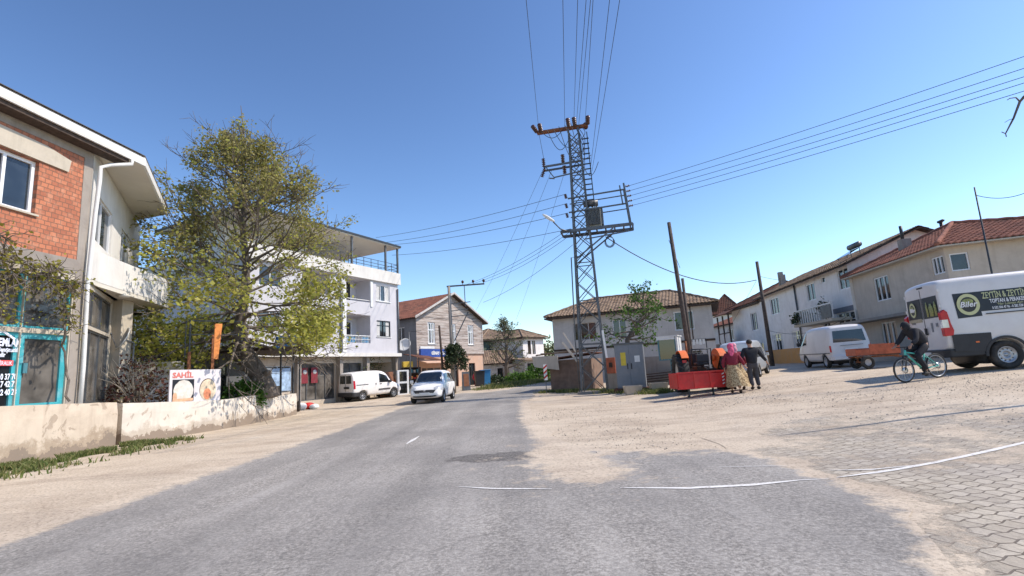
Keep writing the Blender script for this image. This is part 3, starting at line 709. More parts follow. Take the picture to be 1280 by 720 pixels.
# pillar
pp = Cc_+wd*(g2+.1); q = loc(FL, *pp); m = MB(); m.box(q[0]-.15, q[0]+.3, q[1]-.45, q[1]+.1, Z_T-.2, Z1-.26); m.build('pillar', M['concrete_light'], bb)
m = MB(); m.bar((q[0]+.05, q[1]-.2, Z1-.42), (path[-3][0]-.3, path[-3][1], Z1-.42), .25, .34); m.build('beam', M['concrete_light'], bb)
# roof slab, fascia, gutter
ec = loc(FL, *onz(181, 206, ZE).xy); ee = loc(FL, *onz(209, 268, ZE).xy)
oy = ec[1]
rp = [(-1, oy), (ec[0], oy), (ee[0], ee[1]), (c1[0]-.5, c1[1]+1.0), (0, 12), (-1, 12)]
m = MB(); m.prism(rp, ZE, ZE+.05); m.build('soffit', M['soffit_white'], bb)
m = MB(); n = len(rp)
for i in range(3):
    a = Vector((*rp[i], ZE-.05)); b = Vector((*rp[i+1], ZE-.05)); dd = (b-a).normalized(); nn = Vector((dd.y, -dd.x, 0))*.03
    m.bar(a-nn*1.1+Vector((0, 0, .17)), b-nn*1.1+dd*.03+Vector((0, 0, .14)), .06, .24)
m.build('fascia', M['white_paint'], bb)
m = MB(); m.prism([(x*.995, y+.06) for x, y in rp], ZE+.06, ZE+.28); 
cx = sum(p[0] for p in rp)/6; cy = sum(p[1] for p in rp)/6
m.add([(x, y, ZE+.3) for x, y in rp]+[(cx, cy, ZE+1.7)], [(i, (i+1) % n, n) for i in range(n)]); m.build('roof', M['concrete'], bb)
m = MB(); m.box(0, ec[0]-.5, oy+.08, -.02, ZE-.14, ZE-.006); m.build('soffit_boarding', M['wood_dark'], bb)
m = MB(); d0 = (ec[0]-.35, oy-.05, ZE-.12); m.tube([(ec[0]-.45, oy+.02, ZE+.02), (ec[0]-.45, oy+.02, ZE-.16), (ec[0]-.9, oy*.4, ZE-.35), (9.12, -.12, ZE-.5), (9.1, -.14, ZE-.9), (9.06, -.12, 6.5), (9.0, -.13, 5.0), (8.98, -.13, 4.4), (9.04, -.13, 2.2), (9.02, -.14, Z_T)], .055, 10)
m.build('drainpipe', M['white_paint'], bb)
# chimney and flue
p = onz(146, 190, ZE+.9); q = loc(FL, p.x-1.0, p.y+.6); m = MB(); m.box(q[0]-.9, q[0]+.9, q[1]-.2, q[1]+.5, ZE+.2, ZE+1.35)
ch = m.build('chimney', M['tile_brown'], bb); m = MB(); m.box(q[0]-.1, q[0]+1.0, q[1]-.3, q[1]+.6, ZE+1.35, ZE+1.47); m.build('chimney_cap', M['concrete'], ch)
p = onz(14, 122, ZE+.45); q = loc(FL, p.x-.3, p.y); m = MB(); m.tube([(q[0], q[1], ZE+.2), (q[0]+.02, q[1], ZE+.75)], .06, 10); m.build('flue', M['rust'], bb)

# ================================================================ TERRACE AND GARDEN WALLS
def gwall(name, label, pts, zt, mat, th=.28, zlow=-.3, seed=0):
    """weathered wall with an uneven top along world xy points; zt: top heights"""
    m = MB(); P = []
    for (a, za), (b, zb) in zip(zip(pts, zt), zip(pts[1:], zt[1:])):
        a = Vector(a); b = Vector(b); k = max(1, int((b-a).length/.25))
        P += [(a.lerp(b, q/k), za+(zb-za)*q/k) for q in range(k)]
    P.append((Vector(pts[-1]), zt[-1])); vs = []; rows = 6
    for i, (p, z) in enumerate(P):
        a = P[max(0, i-1)][0]; b = P[min(len(P)-1, i+1)][0]; d = (b-a).normalized(); n = Vector((d.y, -d.x))
        z += .02*noise.noise(Vector((p.x*1.3, p.y*1.3, seed))); base = tz(p.x, p.y)+zlow
        for side, of in ((1, 0), (-1, th)):
            for r in range(rows):
                zz = base+(z-base)*r/(rows-1); o = .02*noise.noise(Vector((p.x*2, p.y*2, zz*2+seed)))
                q = p-n*of+n*(o if side == 1 else 0); 
                if r == rows-1: q += -n*.02*side
                vs.append((q.x, q.y, zz))
    k = 2*rows; fs = []
    for i in range(len(P)-1):
        for r in range(rows-1):
            fs.append((i*k+r, (i+1)*k+r, (i+1)*k+r+1, i*k+r+1)); fs.append((i*k+rows+r+1, (i+1)*k+rows+r+1, (i+1)*k+rows+r, i*k+rows+r))
        fs.append((i*k+rows-1, (i+1)*k+rows-1, (i+1)*k+2*rows-1, i*k+2*rows-1))
    for i in (0, len(P)-1):
        for r in range(rows-1): fs.append((i*k+r, i*k+r+1, i*k+rows+r+1, i*k+rows+r))
    m.add(vs, fs); o = m.build(name, mat, None, smooth=False); return tag(o, label, 'wall')
A0 = onz(-60, 600, 0); A1 = gnd(144, 558); B0 = gnd(150, 541); B1 = gnd(275, 537); B2 = gnd(311, 530); D0 = gnd(313, 530); D1 = gnd(371, 518)
gwall('garden_wall', 'cream garden wall with peeling render in front of the turquoise shop door', [(-11.1, 6), (A1.x, A1.y), (A1.x-.35, A1.y+.3)], [1.42, 1.17, 1.17], M['garden_wall'])
gwall('garden_wall', 'low white garden wall under the white board with two round pictures', [(A1.x-.1, A1.y+.32), (B1.x, B1.y), (B2.x+.15, B2.y+.1), (B2.x-.2, B2.y+1.2)], [1.12, .98, 1.04, 1.0], M['garden_wall_white'], seed=4)
gwall('garden_wall', 'short pale wall piece below the bent trunk of the big tree', [(D0.x-1.0, D0.y-.1), (D0.x-.15, D0.y+.1), (D1.x, D1.y), (D1.x-.5, D1.y+.3)], [.85, .86, .95, .95], M['garden_wall_white'], seed=9)
# raised terrace behind the walls
tp = [(-11.25, 5), (A1.x-.3, A1.y), (A1.x-.4, A1.y+.4), (B1.x-.35, B1.y), (B2.x-.45, B2.y+.8), (-24, B2.y+1.5), (-40, 10), (-40, 5)]
m = MB(); m.prism(tp, -.3, .8); o = m.build('terrace_ground', M['soil']); o['kind'] = 'structure'
m = MB(); m.prism([(-11.25, 5), (A1.x-.3, A1.y-.1), (-11.9, 15.4), (-17, 23), (-17.5, 5)], .4, Z_T-.02); o = m.build('terrace_paving', M['concrete_light']); o['kind'] = 'structure'

# ================================================================ HOUSES BEHIND THE BIG TREE
def house(name, label, fr, x0, x1, D, H, mat, fops=(), lops=(), rops=(), low=-.5, wallargs=None):
    """thing with its four walls; fr a facade frame, x0..x1 the extent along it"""
    t = thing(name, label, 'house', (fr.p.x, fr.p.y, fr.z), fr.ang)
    o = fr.d*0
    def sh(ops): return [dict(q, r=(q['r'][0]-x0, q['r'][1]-x0, q['r'][2], q['r'][3])) for q in ops]
    wall(t, (x0, 0), (x1, 0), low, H, sh(fops), mat); wall(t, (x1, 0), (x1, D), low, H, list(rops), mat)
    wall(t, (x1, D), (x0, D), low, H, [], mat); wall(t, (x0, D), (x0, 0), low, H, list(lops), mat); return t
fr = Fr((-23, 31), (.72, .69), .2)
h = house('house', 'dark brown roofed house hidden behind the big plane tree', fr, 0, 8, 7, 6.6, M['old_white'], [dict(r=(1.2, 2.4, 3.8, 5.2), m=(.5,)), dict(r=(4.2, 5.4, 3.8, 5.2), m=(.5,))])
q = thing('roof_pivot', None, None); bpy.data.objects.remove(q)
roof_hip(h, 8, 7, 6.6, 2.4, M['tile_brown'], .6)
fr = Fr((-16.6, 24.5), (.80, .6), .3)
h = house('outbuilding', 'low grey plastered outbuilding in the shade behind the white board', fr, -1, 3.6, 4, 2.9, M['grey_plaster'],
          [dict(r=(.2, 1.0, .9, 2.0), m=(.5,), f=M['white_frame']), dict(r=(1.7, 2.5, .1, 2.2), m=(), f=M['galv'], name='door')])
m = MB(); m.box(-1.4, 4.0, -.6, 4.3, 2.9, 3.02, Matrix.Rotation(R_(2), 4, 'Y')); m.build('roof', M['concrete'], h)
fr = Fr((-14.9, 19.6), (.86, .5), .8); 
m = MB(); m.box(0, 1.9, 0, .22, 0, 1.75); t = m.build('courtyard_wall', M['white_plaster']); t.location = (fr.p.x, fr.p.y, fr.z); t.rotation_euler = (0, 0, fr.ang); tag(t, 'pale courtyard wall in leaf shade behind the reddish shrub', 'wall')

# ================================================================ APARTMENT BLOCK
FA0 = Fr((-8.5, 39.2), (.52, 1))
sR = FA0.hit(498, 400)[0]; FA = Fr(FA0.p+FA0.d*(sR-17), FA0.d, .3)     # right corner at s = 17
def OA(px, **k): d = dict(r=FA.rect(*px), dep=.14); d.update(k); return d
ap = thing('apartment_block', 'white four storey apartment block with recessed balconies and a covered roof terrace', 'building', (FA.p.x, FA.p.y, FA.z), FA.ang)
zS = FA.hit(490, 442)[1]; zP = FA.hit(490, 341)[1]; zR = FA.hit(490, 309)[1]; zF = FA.hit(490, 355)[1]; A0_ = 4.4
f1 = FA.rect(433, 395, 463, 427); f2 = FA.rect(434, 348, 461, 380)
z1a, z1b = zS+.85, zS+2.35; z2a, z2b = z1a+2.95, z1b+2.9
print('apt', zS, zP, zR, zF, f1, f2)
wn = FA.rect(471, 402, 488, 420)
zw1, zw2 = FA.rect(471, 401, 488, 421)[2:], FA.rect(471, 357, 488, 377)[2:]
bx0, bx1 = f1[0], f1[1]; ops = []
def bal(a, b, zz, c): return dict(r=(a, b, zz, min(zz+1.95, zF-.03)), dep=1.3, t='none', back=True)
ops += [bal(bx0, bx1, zS+.72, 0), bal(bx0, bx1, zS+3.6, 0)]
ops += [dict(r=(wn[0], wn[1], *zw1), m=(.5,), tr=(.7,), f=M['dark_metal'], g=M['glass'], c=True, dep=.1, sill=M['white_paint']), dict(r=(wn[0], wn[1], *zw2), m=(.33, .67), c=True, dep=.1, sill=M['white_paint'])]
for a in (5.2,):
    ops += [dict(r=(a, a+1.5, *zw1), m=(.5,), dep=.1), dict(r=(a, a+1.5, *zw2), m=(.5,), dep=.1)]
a = bx0-3.6; ops += [bal(a, a+2.2, zS+.72, 0), bal(a, a+2.2, zS+3.6, 0)]
def shA(l): return [dict(q, r=(q['r'][0]-A0_, q['r'][1]-A0_, q['r'][2], q['r'][3])) for q in l]
wall(ap, (A0_, 0), (17, 0), zS, zF, shA(ops), M['lilac_plaster'])
wall(ap, (17, 0), (17, 10), -.5, zF, [dict(r=(3, 4.2, zw1[0], zw1[1]), dep=.1), dict(r=(3, 4.2, zw2[0], zw2[1]), dep=.1)], M['lilac_plaster'])
wall(ap, (17, 10), (A0_, 10), -.5, zF, [], M['lilac_plaster']); wall(ap, (A0_, 10), (A0_, 0), -.5, zF, [], M['lilac_plaster'])
m = MB(); m.box(A0_-.15, 17.15, -.18, 10.1, zF, zP); m.box(A0_, 17, -.25, 0, zS-.22, zS+.02)
m.build('parapet_band', M['white_plaster'], ap)
# balcony fittings
for (a_, zz, blue) in ((bx0, zS+.72, 1), (bx0, zS+3.6, 0), (bx0-3.6, zS+.72, 0), (bx0-3.6, zS+3.6, 0)):
    wdt = bx1-bx0 if a_ == bx0 else 2.2; m = MB(); n = int(wdt/.14)
    if blue:
        for i in range(n+1): m.bar((a_+wdt*i/n, .05, zz), (a_+wdt*i/n, .05, zz+.5), .02)
        m.bar((a_, .05, zz+.5), (a_+wdt, .05, zz+.5), .05); m.bar((a_, .05, zz+.25), (a_+wdt, .05, zz+.25), .03)
        m.build('balcony_railing', M['white_paint'], ap)
        k = MB()
        for u, v in ((.05, .4), (.68, .95)): k.box(a_+wdt*u, a_+wdt*v, .09, .13, zz+.04, zz+.42)
        tag(k.build('towel', plain('blue_cloth', S((40, 130, 175)), .9)), 'blue cloths on the first floor balcony rail of the white block', 'cloth').matrix_world = Matrix.Translation((FA.p.x, FA.p.y, FA.z)) @ Matrix.Rotation(FA.ang, 4, 'Z')
    else:
        m.bar((a_, .05, zz+.14), (a_+wdt, .05, zz+.14), .04); m.build('balcony_railing', M['white_paint'], ap)
    pane(ap, lambda s, y, z: (s, y, z), a_+wdt*.3, a_+wdt*.75, zz+.03, zz+1.6, 1.29, (.5,), name='balcony_door', gm=M['glass_dark'])
m = MB()
for s_ in (bx0-.55, 16.9): m.tube([(s_, -.09, zS-.1), (s_, -.09, zP-1.2)], .06, 8)
m.build('drainpipe', M['galv'], ap)
m = MB(); m.box(bx0-.35, bx0-.05, -.06, 0, zS+.1, zF-.6); m.build('pilaster', M['white_paint'], ap); m = MB(); m.box(bx1+.02, bx1+.25, -.06, 0, zS+3.3, zF-.1); m.build('pilaster', M['white_paint'], ap)
# roof terrace
m = MB(); m.box(A0_-.4, 17.1, -.35, 8.5, zR, zR+.14); m.build('terrace_canopy', M['dark_metal'], ap)
m = MB(); m.box(A0_-.35, 17.05, -.30, 8.4, zR-.06, zR-.003); m.build('canopy_soffit', M['soffit_white'], ap)
m = MB()
for s_ in (5.0, 8.3, 12.2, 15.6, 16.95): m.box(s_-.06, s_+.06, -.14, -.02, zP, zR-.06)
m.box(16.9, 17.02, 7, 7.12, zP, zR-.06); m.build('canopy_post', M['galv'], ap)
m = MB(); m.box(5, 10.8, 3.0, 8, zP-.1, zR-.06); m.build('penthouse_wall', M['white_plaster'], ap)
pane(ap, lambda s, y, z: (s, y, z), 8.6, 10.3, zP+.7, zP+1.8, 2.98, (.5,), gm=M['glass_dark'], fm=M['dark_metal'])
m = MB()
for zz in (zP+.2, zP+.42, zP+.68): m.bar((11.2, -.05, zz), (17, -.05, zz), .03)
for i in range(9): m.bar((11.2+5.8*i/8, -.05, zP), (11.2+5.8*i/8, -.05, zP+.7), .03)
for zz in (zP+.2, zP+.42, zP+.68): m.bar((17, -.05, zz), (17, 7, zz), .03)
m.build('terrace_railing', M['dark_metal'], ap)
# ground floor: recessed shops
sh = []
d0 = FA.rect(388, 455, 404, 488); print('shop', d0, FA.hit(356, 470), FA.hit(425, 470))
sh = [dict(r=(6.0, 7.9, .7, 2.2), m=(.5,), g=M['glass_shop'], name='shop_window'), dict(r=(8.3, 11.2, .05, 2.3), m=(.25, .5, .75), g=M['glass_shop'], f=M['galv'], name='door'),
      dict(r=(11.6, 13.6, .4, 2.3), m=(.5,), g=M['glass_shop'], f=M['galv'], name='shop_window'), dict(r=(14.1, 16.7, 0, 2.3), t='none', dep=1.5, back=True)]
wall(ap, (A0_, .5), (17, .5), -.5, zS-.2, shA(sh), M['cream_plaster'], name='shopfront_wall')
m = MB()
for s_ in (4.6, 8.1, 11.4, 13.85, 16.85): m = MB(); m.box(s_-.13, s_+.13, .1, .48, -.4, zS-.22); m.build('pillar', M['concrete'], ap)
# two red posters with pale emblems on the shop door
for u in (8.55, 9.3):
    p = FA.W(u, .52, 1.1); m = MB(); m.box(0, .5, -.02, 0, 0, .95); o = m.build('poster', plain('maroon_poster', (.20, .02, .03), .6)); o.matrix_world = Matrix.Translation(p) @ Matrix.Rotation(FA.ang, 4, 'Z')
    tag(o, 'red poster with a pale round emblem on the %s of the shop door' % ('left leaf' if u < 9 else 'right leaf'), 'poster')
    k = MB(); k.lathe([(.14, 0), (.14, .006)], 14, Matrix.Translation((.27, -.022, .68)) @ Matrix.Rotation(R_(90), 4, 'X')); k.build('emblem', M['white_paint'], o)
# white lean-to panel and blue shop board left
p = FA.W(6.15, .45, .75)
m = MB(); m.box(0, 1.6, -.03, 0, 0, 1.3); o = m.build('shop_poster', plain('blue_poster', (.30, .42, .58), .5, var=.5, scale=3)); o.matrix_world = Matrix.Translation(p) @ Matrix.Rotation(FA.ang, 4, 'Z')
tag(o, 'pale blue poster in the shop window behind the shelter posts', 'poster')

# ================================================================ WOODEN GABLE HOUSE
gd = Vector((.53, .85)).normalized(); FG0 = Fr((-7.6, 42), gd)
sL = FG0.hit(521, 440)[0]; FG = Fr(FG0.p+gd*sL, gd, .38); Wg = FG.hit(604, 440)[0]
zEv = FG.hit(521, 394)[1]; zAp = FG.hit(563, 367)[1]; Dg = 13
print('gable', Wg, zEv, zAp, FG.hit(604, 404)[1])
gh = thing('wooden_house', 'old gable house with weathered grey boards above a peeling pink ground floor', 'house', (FG.p.x, FG.p.y, FG.z), FG.ang)
zB = FG.hit(560, 441)[1]; 
def OG(px, **k): d = dict(r=FG.rect(*px), dep=.12); d.update(k); return d
g1 = OG((535, 406, 544, 432)); g2 = OG((563, 407, 570, 430)); g3 = OG((585, 410, 592, 432))
zz = (zB+.75, zB+2.55)
ops = [dict(r=(q['r'][0], q['r'][1], *zz), dep=.1, m=(.5,), tr=(.65,), c=True, f=M['white_frame'], sill=M['white_paint'], fw=.09) for q in (g1, g2, g3)]
wall(gh, (0, 0), (Wg, 0), zB, zEv, ops, M['old_boards'], name='board_wall', z1b=(.5, zAp))
dd1 = OG((587, 452, 595, 480)); dd2 = OG((569, 458, 574, 482))
wall(gh, (0, .06), (Wg, .06), -.5, zB, [dict(r=(dd1['r'][0], dd1['r'][1], 0, 2.0), dep=.15, m=(.5,), f=M['wood_dark'], name='door'),
     dict(r=(dd2['r'][0]-.1, dd2['r'][1], 0, 1.95), dep=.15, m=(), f=M['wood_dark'], name='door'), dict(r=(.6, 3.2, .3, 1.75), dep=.25, m=(.33, .66), f=M['pink_render'], g=M['glass_shop'], name='shop_window')], M['pink_render'], name='ground_floor_wall')
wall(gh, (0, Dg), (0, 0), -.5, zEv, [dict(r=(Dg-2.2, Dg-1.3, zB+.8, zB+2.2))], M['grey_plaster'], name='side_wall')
wall(gh, (Wg, 0), (Wg, Dg), -.5, zEv, [], M['old_boards'], name='side_wall')
roof_gable(gh, Wg, Dg, zEv, zAp-zEv, M['tile_red'], .45, 'y')
m = MB(); k = (zAp-zEv)/(Wg/2)
for sx_ in (0, 1):
    a = (-.5 if sx_ == 0 else Wg+.5, -.42, zEv-.5*k+.0); m.bar(a, (Wg/2, -.42, zAp+.0), .05, .2)
m.build('barge_board', M['grey_white'], gh)
m = MB(); m.box(-.03, Wg+.03, -.05, -.002, zB-.12, zB+.1); m.box(0, Wg, -.04, -.002, zEv-.1, zEv+.08)
for s_ in (.06, Wg-.06): m.box(s_-.08, s_+.08, -.03, -.003, zB+.1, zEv-.1)
m.build('trim_board', M['old_boards'], gh)
# blue shop sign and awning
sg = FG.rect(516, 435, 553, 447)
x0, x1 = -.35, sg[1]; za = FG.hit(535, 447)[1]; zb2 = FG.hit(535, 437)[1]
m = MB(); m.box(x0, x1, -.75, -.55, za, zb2); so_ = m.build('shop_sign', plain('blue_sign', S((45, 75, 150)), .45, var=.15)); T0 = Matrix.Translation((FG.p.x, FG.p.y, FG.z)) @ Matrix.Rotation(FG.ang, 4, 'Z'); so_.matrix_world = T0
tag(so_, 'long blue shop sign with white lettering on the wooden gable house', 'sign')
text(0, 'GÜNAY GIDA', (zb2-za)*.52, M['white_paint'], so_, ((x0+x1)/2-.5, -.755, za+.2), (1, 0, 0), (0, 0, 1), 'lettering', 'LEFT', .004, 0, .8, .02)
m = MB(); m.box(x0, x0+1.7, -.72, -.60, zb2+.02, zb2+.2); m.build('top_strip', M['white_paint'], so_)
m = MB(); m.add([(-.1, 0, za-.15), (x1+.3, 0, za-.15), (x1+.3, -1.1, za-.45), (-.1, -1.1, za-.45), (-.1, 0, za-.2), (x1+.3, 0, za-.2), (x1+.3, -1.1, za-.5), (-.1, -1.1, za-.5)], [(0, 3, 2, 1), (4, 5, 6, 7), (3, 7, 6, 2), (0, 4, 7, 3), (1, 2, 6, 5)])
o = m.build('awning', M['pink_render']); o.matrix_world = T0; tag(o, 'faded pink awning under the blue shop sign', 'awning')

# ================================================================ FAR HOUSES
def facade(pxl, pxr, Yl, Yr, z=0.):
    a = at(pxl, 440, Yl); b = at(pxr, 440, Yr); f = Fr((a.x, a.y), (b.x-a.x, b.y-a.y), z); return f, (Vector((b.x, b.y))-Vector((a.x, a.y))).length
f, W_ = facade(603, 657, 62, 66, .3); h = house('house', 'dark green far house with a tiled roof behind the roadside tree', f, 0, W_, 7, 5.3, plaster('green_render', (.13, .17, .13, 1), (.09, .09, .08, 1), .5, .6), [dict(r=(1, 2, 3.2, 4.5)), dict(r=(3.5, 4.5, 3.2, 4.5))])
roof_hip(h, W_, 7, 5.3, 1.4, M['tile_old'])
f, W_ = facade(654, 680, 60, 63, .3); h = house('house', 'tall narrow pale far house with brown shutters at the road bend', f, 0, W_, 6, 5.2, M['old_white'], [dict(r=(.9, 1.5, 3.0, 4.6), m=(.5,), f=M['wood_dark'], g=M['wood_dark']), dict(r=(1.75, 2.35, 3.0, 4.6), f=M['wood_dark'], c=True)])
roof_hip(h, W_, 6, 5.2, .9, M['tile_old'])
f, W_ = facade(606, 640, 57, 57.5, .25); h = house('house', 'low white cottage with stained wall behind the tree trunk at the bend', f, -.6, W_, 5, 2.3, plaster('stained_white', (.7, .68, .65, 1), (.2, .18, .16, 1), .8, .8, True), [dict(r=(1.3, 1.9, .4, 1.6), f=M['wood_dark'])])
roof_gable(h, W_, 5, 2.3, 1.4, M['tile_old'], .3, 'x')
f, W_ = facade(641, 660, 56, 57, .25); h = house('outbuilding', 'small white outbuilding with a dark window at the bend of the road', f, 0, W_, 4, 1.9, M['white_plaster'], [dict(r=(.9, 1.3, .6, 1.3))])
m = MB(); m.box(-.2, W_+.2, -.3, 4.2, 1.9, 2.0); m.build('roof', M['concrete'], h)
f, W_ = facade(655, 692, 54.5, 56, .25); h = house('house', 'squat grey garage with a dark opening just before the brown shed', f, 0, W_, 5, 2.2, M['grey_white'], [dict(r=(.3, 1.0, .9, 1.9), g=M['glass_dark'], f=M['wood_dark']), dict(r=(2.2, 2.9, .1, 1.6), f=M['white_frame'])])
m = MB(); m.add([(-.3, -.4, 2.2), (W_+.3, -.4, 2.1), (W_+.3, 5, 2.5), (-.3, 5, 2.6), (-.3, -.4, 2.3), (W_+.3, -.4, 2.2), (W_+.3, 5, 2.6), (-.3, 5, 2.7)], [(0, 3, 2, 1), (4, 5, 6, 7), (0, 1, 5, 4), (2, 3, 7, 6), (0, 4, 7, 3), (1, 2, 6, 5)]); m.build('roof', M['tile_old'], h)

# ================================================================ MIDDLE TILED HOUSE
f, W_ = facade(693, 896, 39.5, 35.5, .25); FM = f
zE = f.hit(880, 374)[1]; print('mid eave', zE, f.hit(700, 395)[1], W_)
zE = 5.3; zU = zE-2.75
def OMm(px, **k): d = dict(r=f.rect(*px), dep=.12); d.update(k); return d
q1 = OMm((843, 393, 868, 415)); q2 = OMm((716, 402, 745, 412))
mh = house('house', 'broad grey-white house with an old clay tile hip roof behind the pylon', f, 0, W_, 5.6, zE, M['grey_white'],
    [dict(r=(q1['r'][0], q1['r'][1], zU+.75, zU+2.1), m=(.5,), g=M['glass_dark'], dep=.12, fw=.08), dict(r=(q2['r'][0], q2['r'][1], zU+.6, zU+1.9), m=(.33, .66), f=M['grey_white']), dict(r=(4.6, 5.6, zU+.6, zU+1.9)), dict(r=(9.6, 10.6, .6, 1.8), m=(.5,), f=M['wood_dark'])],
    rops=[dict(r=(2.5, 3.6, zU+.7, zU+2.0))])
roof_hip(mh, W_, 5.6, zE, 1.25, M['tile_old'], .5)
m = MB(); m.box(-.02, W_+.02, -.04, -.002, zU-.12, zU+.03); m.box(W_-1.45, W_-1.38, -.03, -.003, zU, zE-.1); m.build('trim_board', M['wood_dark'], mh)

# ================================================================ RIGHT STREET
FS = Fr((21.4, 44), (-.123, -1), .62)        # white house facade, s runs towards the camera
sWl = FS.hit(955, 420)[0]; sWr = FS.hit(1073, 420)[0]; FS = Fr(FS.p+FS.d*sWl, FS.d, .62); W_ = sWr-sWl
zE = 5.95; print('white house', W_, [FS.hit(*p) for p in ((954, 368), (1056, 327), (1003, 437))])
def OSd(px, z0, z1, **k): a = FS.hit(px[0], 400)[0]; b = FS.hit(px[1], 400)[0]; d = dict(r=(a, b, z0, z1), dep=.1, m=(.33, .66)); d.update(k); return d
def OS2(x0, x1, y0, y1, **k): d = dict(r=FS.rect(x0, y0, x1, y1), dep=.1, m=(.5,)); d.update(k); return d
ws = [OS2(963, 974, 372, 393, m=(.33, .66)), OS2(966, 979, 417, 438, tr=(.7,), c=True), OS2(991, 1004, 413, 435, tr=(.7,), c=True), OS2(1008, 1019, 354, 376), OS2(1026, 1031, 346, 354, m=()), OS2(1047, 1061, 335, 362, m=(.5,), name='balcony_door'), OS2(1029, 1038, 400, 414), OS2(1047, 1070, 390, 409, m=(.33, .66), tr=(.5,))]
z1s = []
for q in ws: q['f'] = M['white_frame']
wh = house('house', 'white two storey house with a planted balcony and an orange painted base', FS, 0, W_, 8, zE, M['old_white'], ws)
xo = FS.hit(1004, 440)[0]
m = MB(); m.box(-.02, xo, -.04, -.002, -.4, 1.25); m.build('painted_base', M['ochre'], wh)
xg = FS.hit(1036, 440)[0]
for za_, zb__, xa_, xb_ in ((-.4, 2.1, xg, W_), (3.1, 3.4, xg, W_)): m = MB(); m.box(xa_, xb_, -.03, -.002, za_, zb__); m.build('render_band', M['grey_plaster'], wh)
for x_ in (.02, W_-.02): m = MB(); m.add([(x_, 0, zE), (x_, 8, zE), (x_, 4, zE+1.62)], [(0, 1, 2)]); m.build('gable_wall', M['old_white'], wh)
roof_gable(wh, W_, 8, zE, 1.7, M['tile_old'], .45, 'x')
xb = FS.hit(1000, 400)[0]; m = MB(); m.tube([(xb, -.08, .1), (xb, -.08, zE-.15)], .06, 8); m.build('drainpipe', M['galv'], wh)
b0 = FS.hit(1012, 395)[0]; b1 = W_-.3; zb = 2.75
m = MB(); m.box(b0, b1, -1.1, 0, zb-.16, zb); m.build('balcony_slab', M['concrete_light'], wh)
m = MB(); n = 16
for i in range(n+1): x = b0+.05+(b1-b0-.1)*i/n; m.box(x-.035, x+.035, -1.06, -.99, zb, zb+.85)
m.box(b0, b1, -1.09, -.97, zb+.85, zb+.93); m.box(b0, b0+.1, -1.05, 0, zb, zb+.9); m.build('balustrade', M['white_paint'], wh)
m = MB(); m.box(b1-1.3, b1, -1.12, -1.095, zb+.05, zb+.8); m.build('panel', M['galv'], wh)
m = MB()
for cx_, wd_ in ((.7, .3), (1.15, .22)): m.box(cx_-wd_/2, cx_+wd_/2, 1.6, 1.95, zE+.4, zE+1.9 if wd_ == .3 else zE+1.6)
m.build('chimney', M['concrete'], wh)
# solar water heater on the white house
sp_ = FS.W(W_-.6, .9, zE+.55)
t = thing('solar_water_heater', 'solar water heater tank standing on the white house roof', 'water heater', sp_, FS.ang); t.scale = (.62, .62, .62)
m = MB(); m.tube([(-.9, 0, .75), (.9, 0, .75)], .27, 14); m.build('tank', M['galv'], t)
m = MB(); m.add([(-1, -1.3, -.25), (1, -1.3, -.25), (1, 0, .45), (-1, 0, .45), (-1, -1.3, -.31), (1, -1.3, -.31), (1, 0, .39), (-1, 0, .39)], [(0, 1, 2, 3), (7, 6, 5, 4), (0, 4, 5, 1), (1, 5, 6, 2), (2, 6, 7, 3), (3, 7, 4, 0)]); m.build('collector', M['glass_dark'], t)
m = MB()
for s_ in (-.8, .8): m.bar((s_, 0, -.5), (s_, 0, .6), .05); m.bar((s_, -1.2, -.5), (s_, -1.2, -.28), .05)
m.build('stand', M['galv'], t)

# cream corner house
FCn = Fr((19.7, 29), (-.135, -1), .62); s0 = FCn.hit(1076, 420)[0]; s1 = FCn.hit(1193, 380)[0]
FCn = Fr(FCn.p+FCn.d*s0, FCn.d, .62); W1 = s1-s0; Bc = FCn.p+FCn.d*W1
d2 = Vector((.93, -.36)).normalized(); F2 = Fr(Bc, d2, .62); W2 = 11.
zE = FCn.hit(1180, 303)[1]; print('cream', W1, zE, FCn.hit(1076, 340)[1], F2.hit(1270, 288)); zE = min(zE, 5.4)
def OC(fr, x0, x1, y0, y1, **k): d = dict(r=fr.rect(x0, y0, x1, y1), dep=.1, m=(.5,)); d.update(k); return d
ch_ = thing('house', 'cream grey corner house with a red clay tile roof behind the big van', 'house', (FCn.p.x, FCn.p.y, FCn.z), FCn.ang)
c_ = [OC(FCn, 1093, 1112, 345, 376, m=(.33, .66)), OC(FCn, 1170, 1190, 318, 341, m=(.33, .66)), OC(FCn, 1103, 1122, 402, 435, m=(.33, .66), name='door')]
c_[1]['r'] = (c_[1]['r'][0]-.3, W1-.15, *c_[1]['r'][2:])
wall(ch_, (0, 0), (W1, 0), -.5, zE, c_, M['cream_plaster'])
l2 = loc(FCn, *(Bc+d2*W2)); bk = loc(FCn, *(Bc+d2*W2+Vector((3, 9)))); bk2 = (0, 10)
q = OC(F2, 1196, 1206, 317, 340, m=()); q['r'] = (.15, .8, c_[1]['r'][2], c_[1]['r'][3])
wall(ch_, (W1, 0), l2, -.5, zE, [q], M['cream_plaster']); wall(ch_, l2, bk, -.5, zE, [], M['cream_plaster']); wall(ch_, bk, bk2, -.5, zE, [], M['cream_plaster']); wall(ch_, bk2, (0, 0), -.5, zE, [], M['cream_plaster'])
oh = .45; P0 = Vector((-oh*.6, -oh, zE-.12)); P1 = Vector((W1+.3, -oh, zE-.12)); u2 = Vector(l2)-Vector((W1, 0)); u2.normalize(); n2 = Vector((u2.y, -u2.x))
P2 = Vector((l2[0]+u2.x*.3+n2.x*oh, l2[1]+u2.y*.3+n2.y*oh, zE-.12)); P1 = Vector((W1, 0))+ (Vector((0, -1))+n2).normalized()*.55; P1 = Vector((P1.x, P1.y, zE-.12))
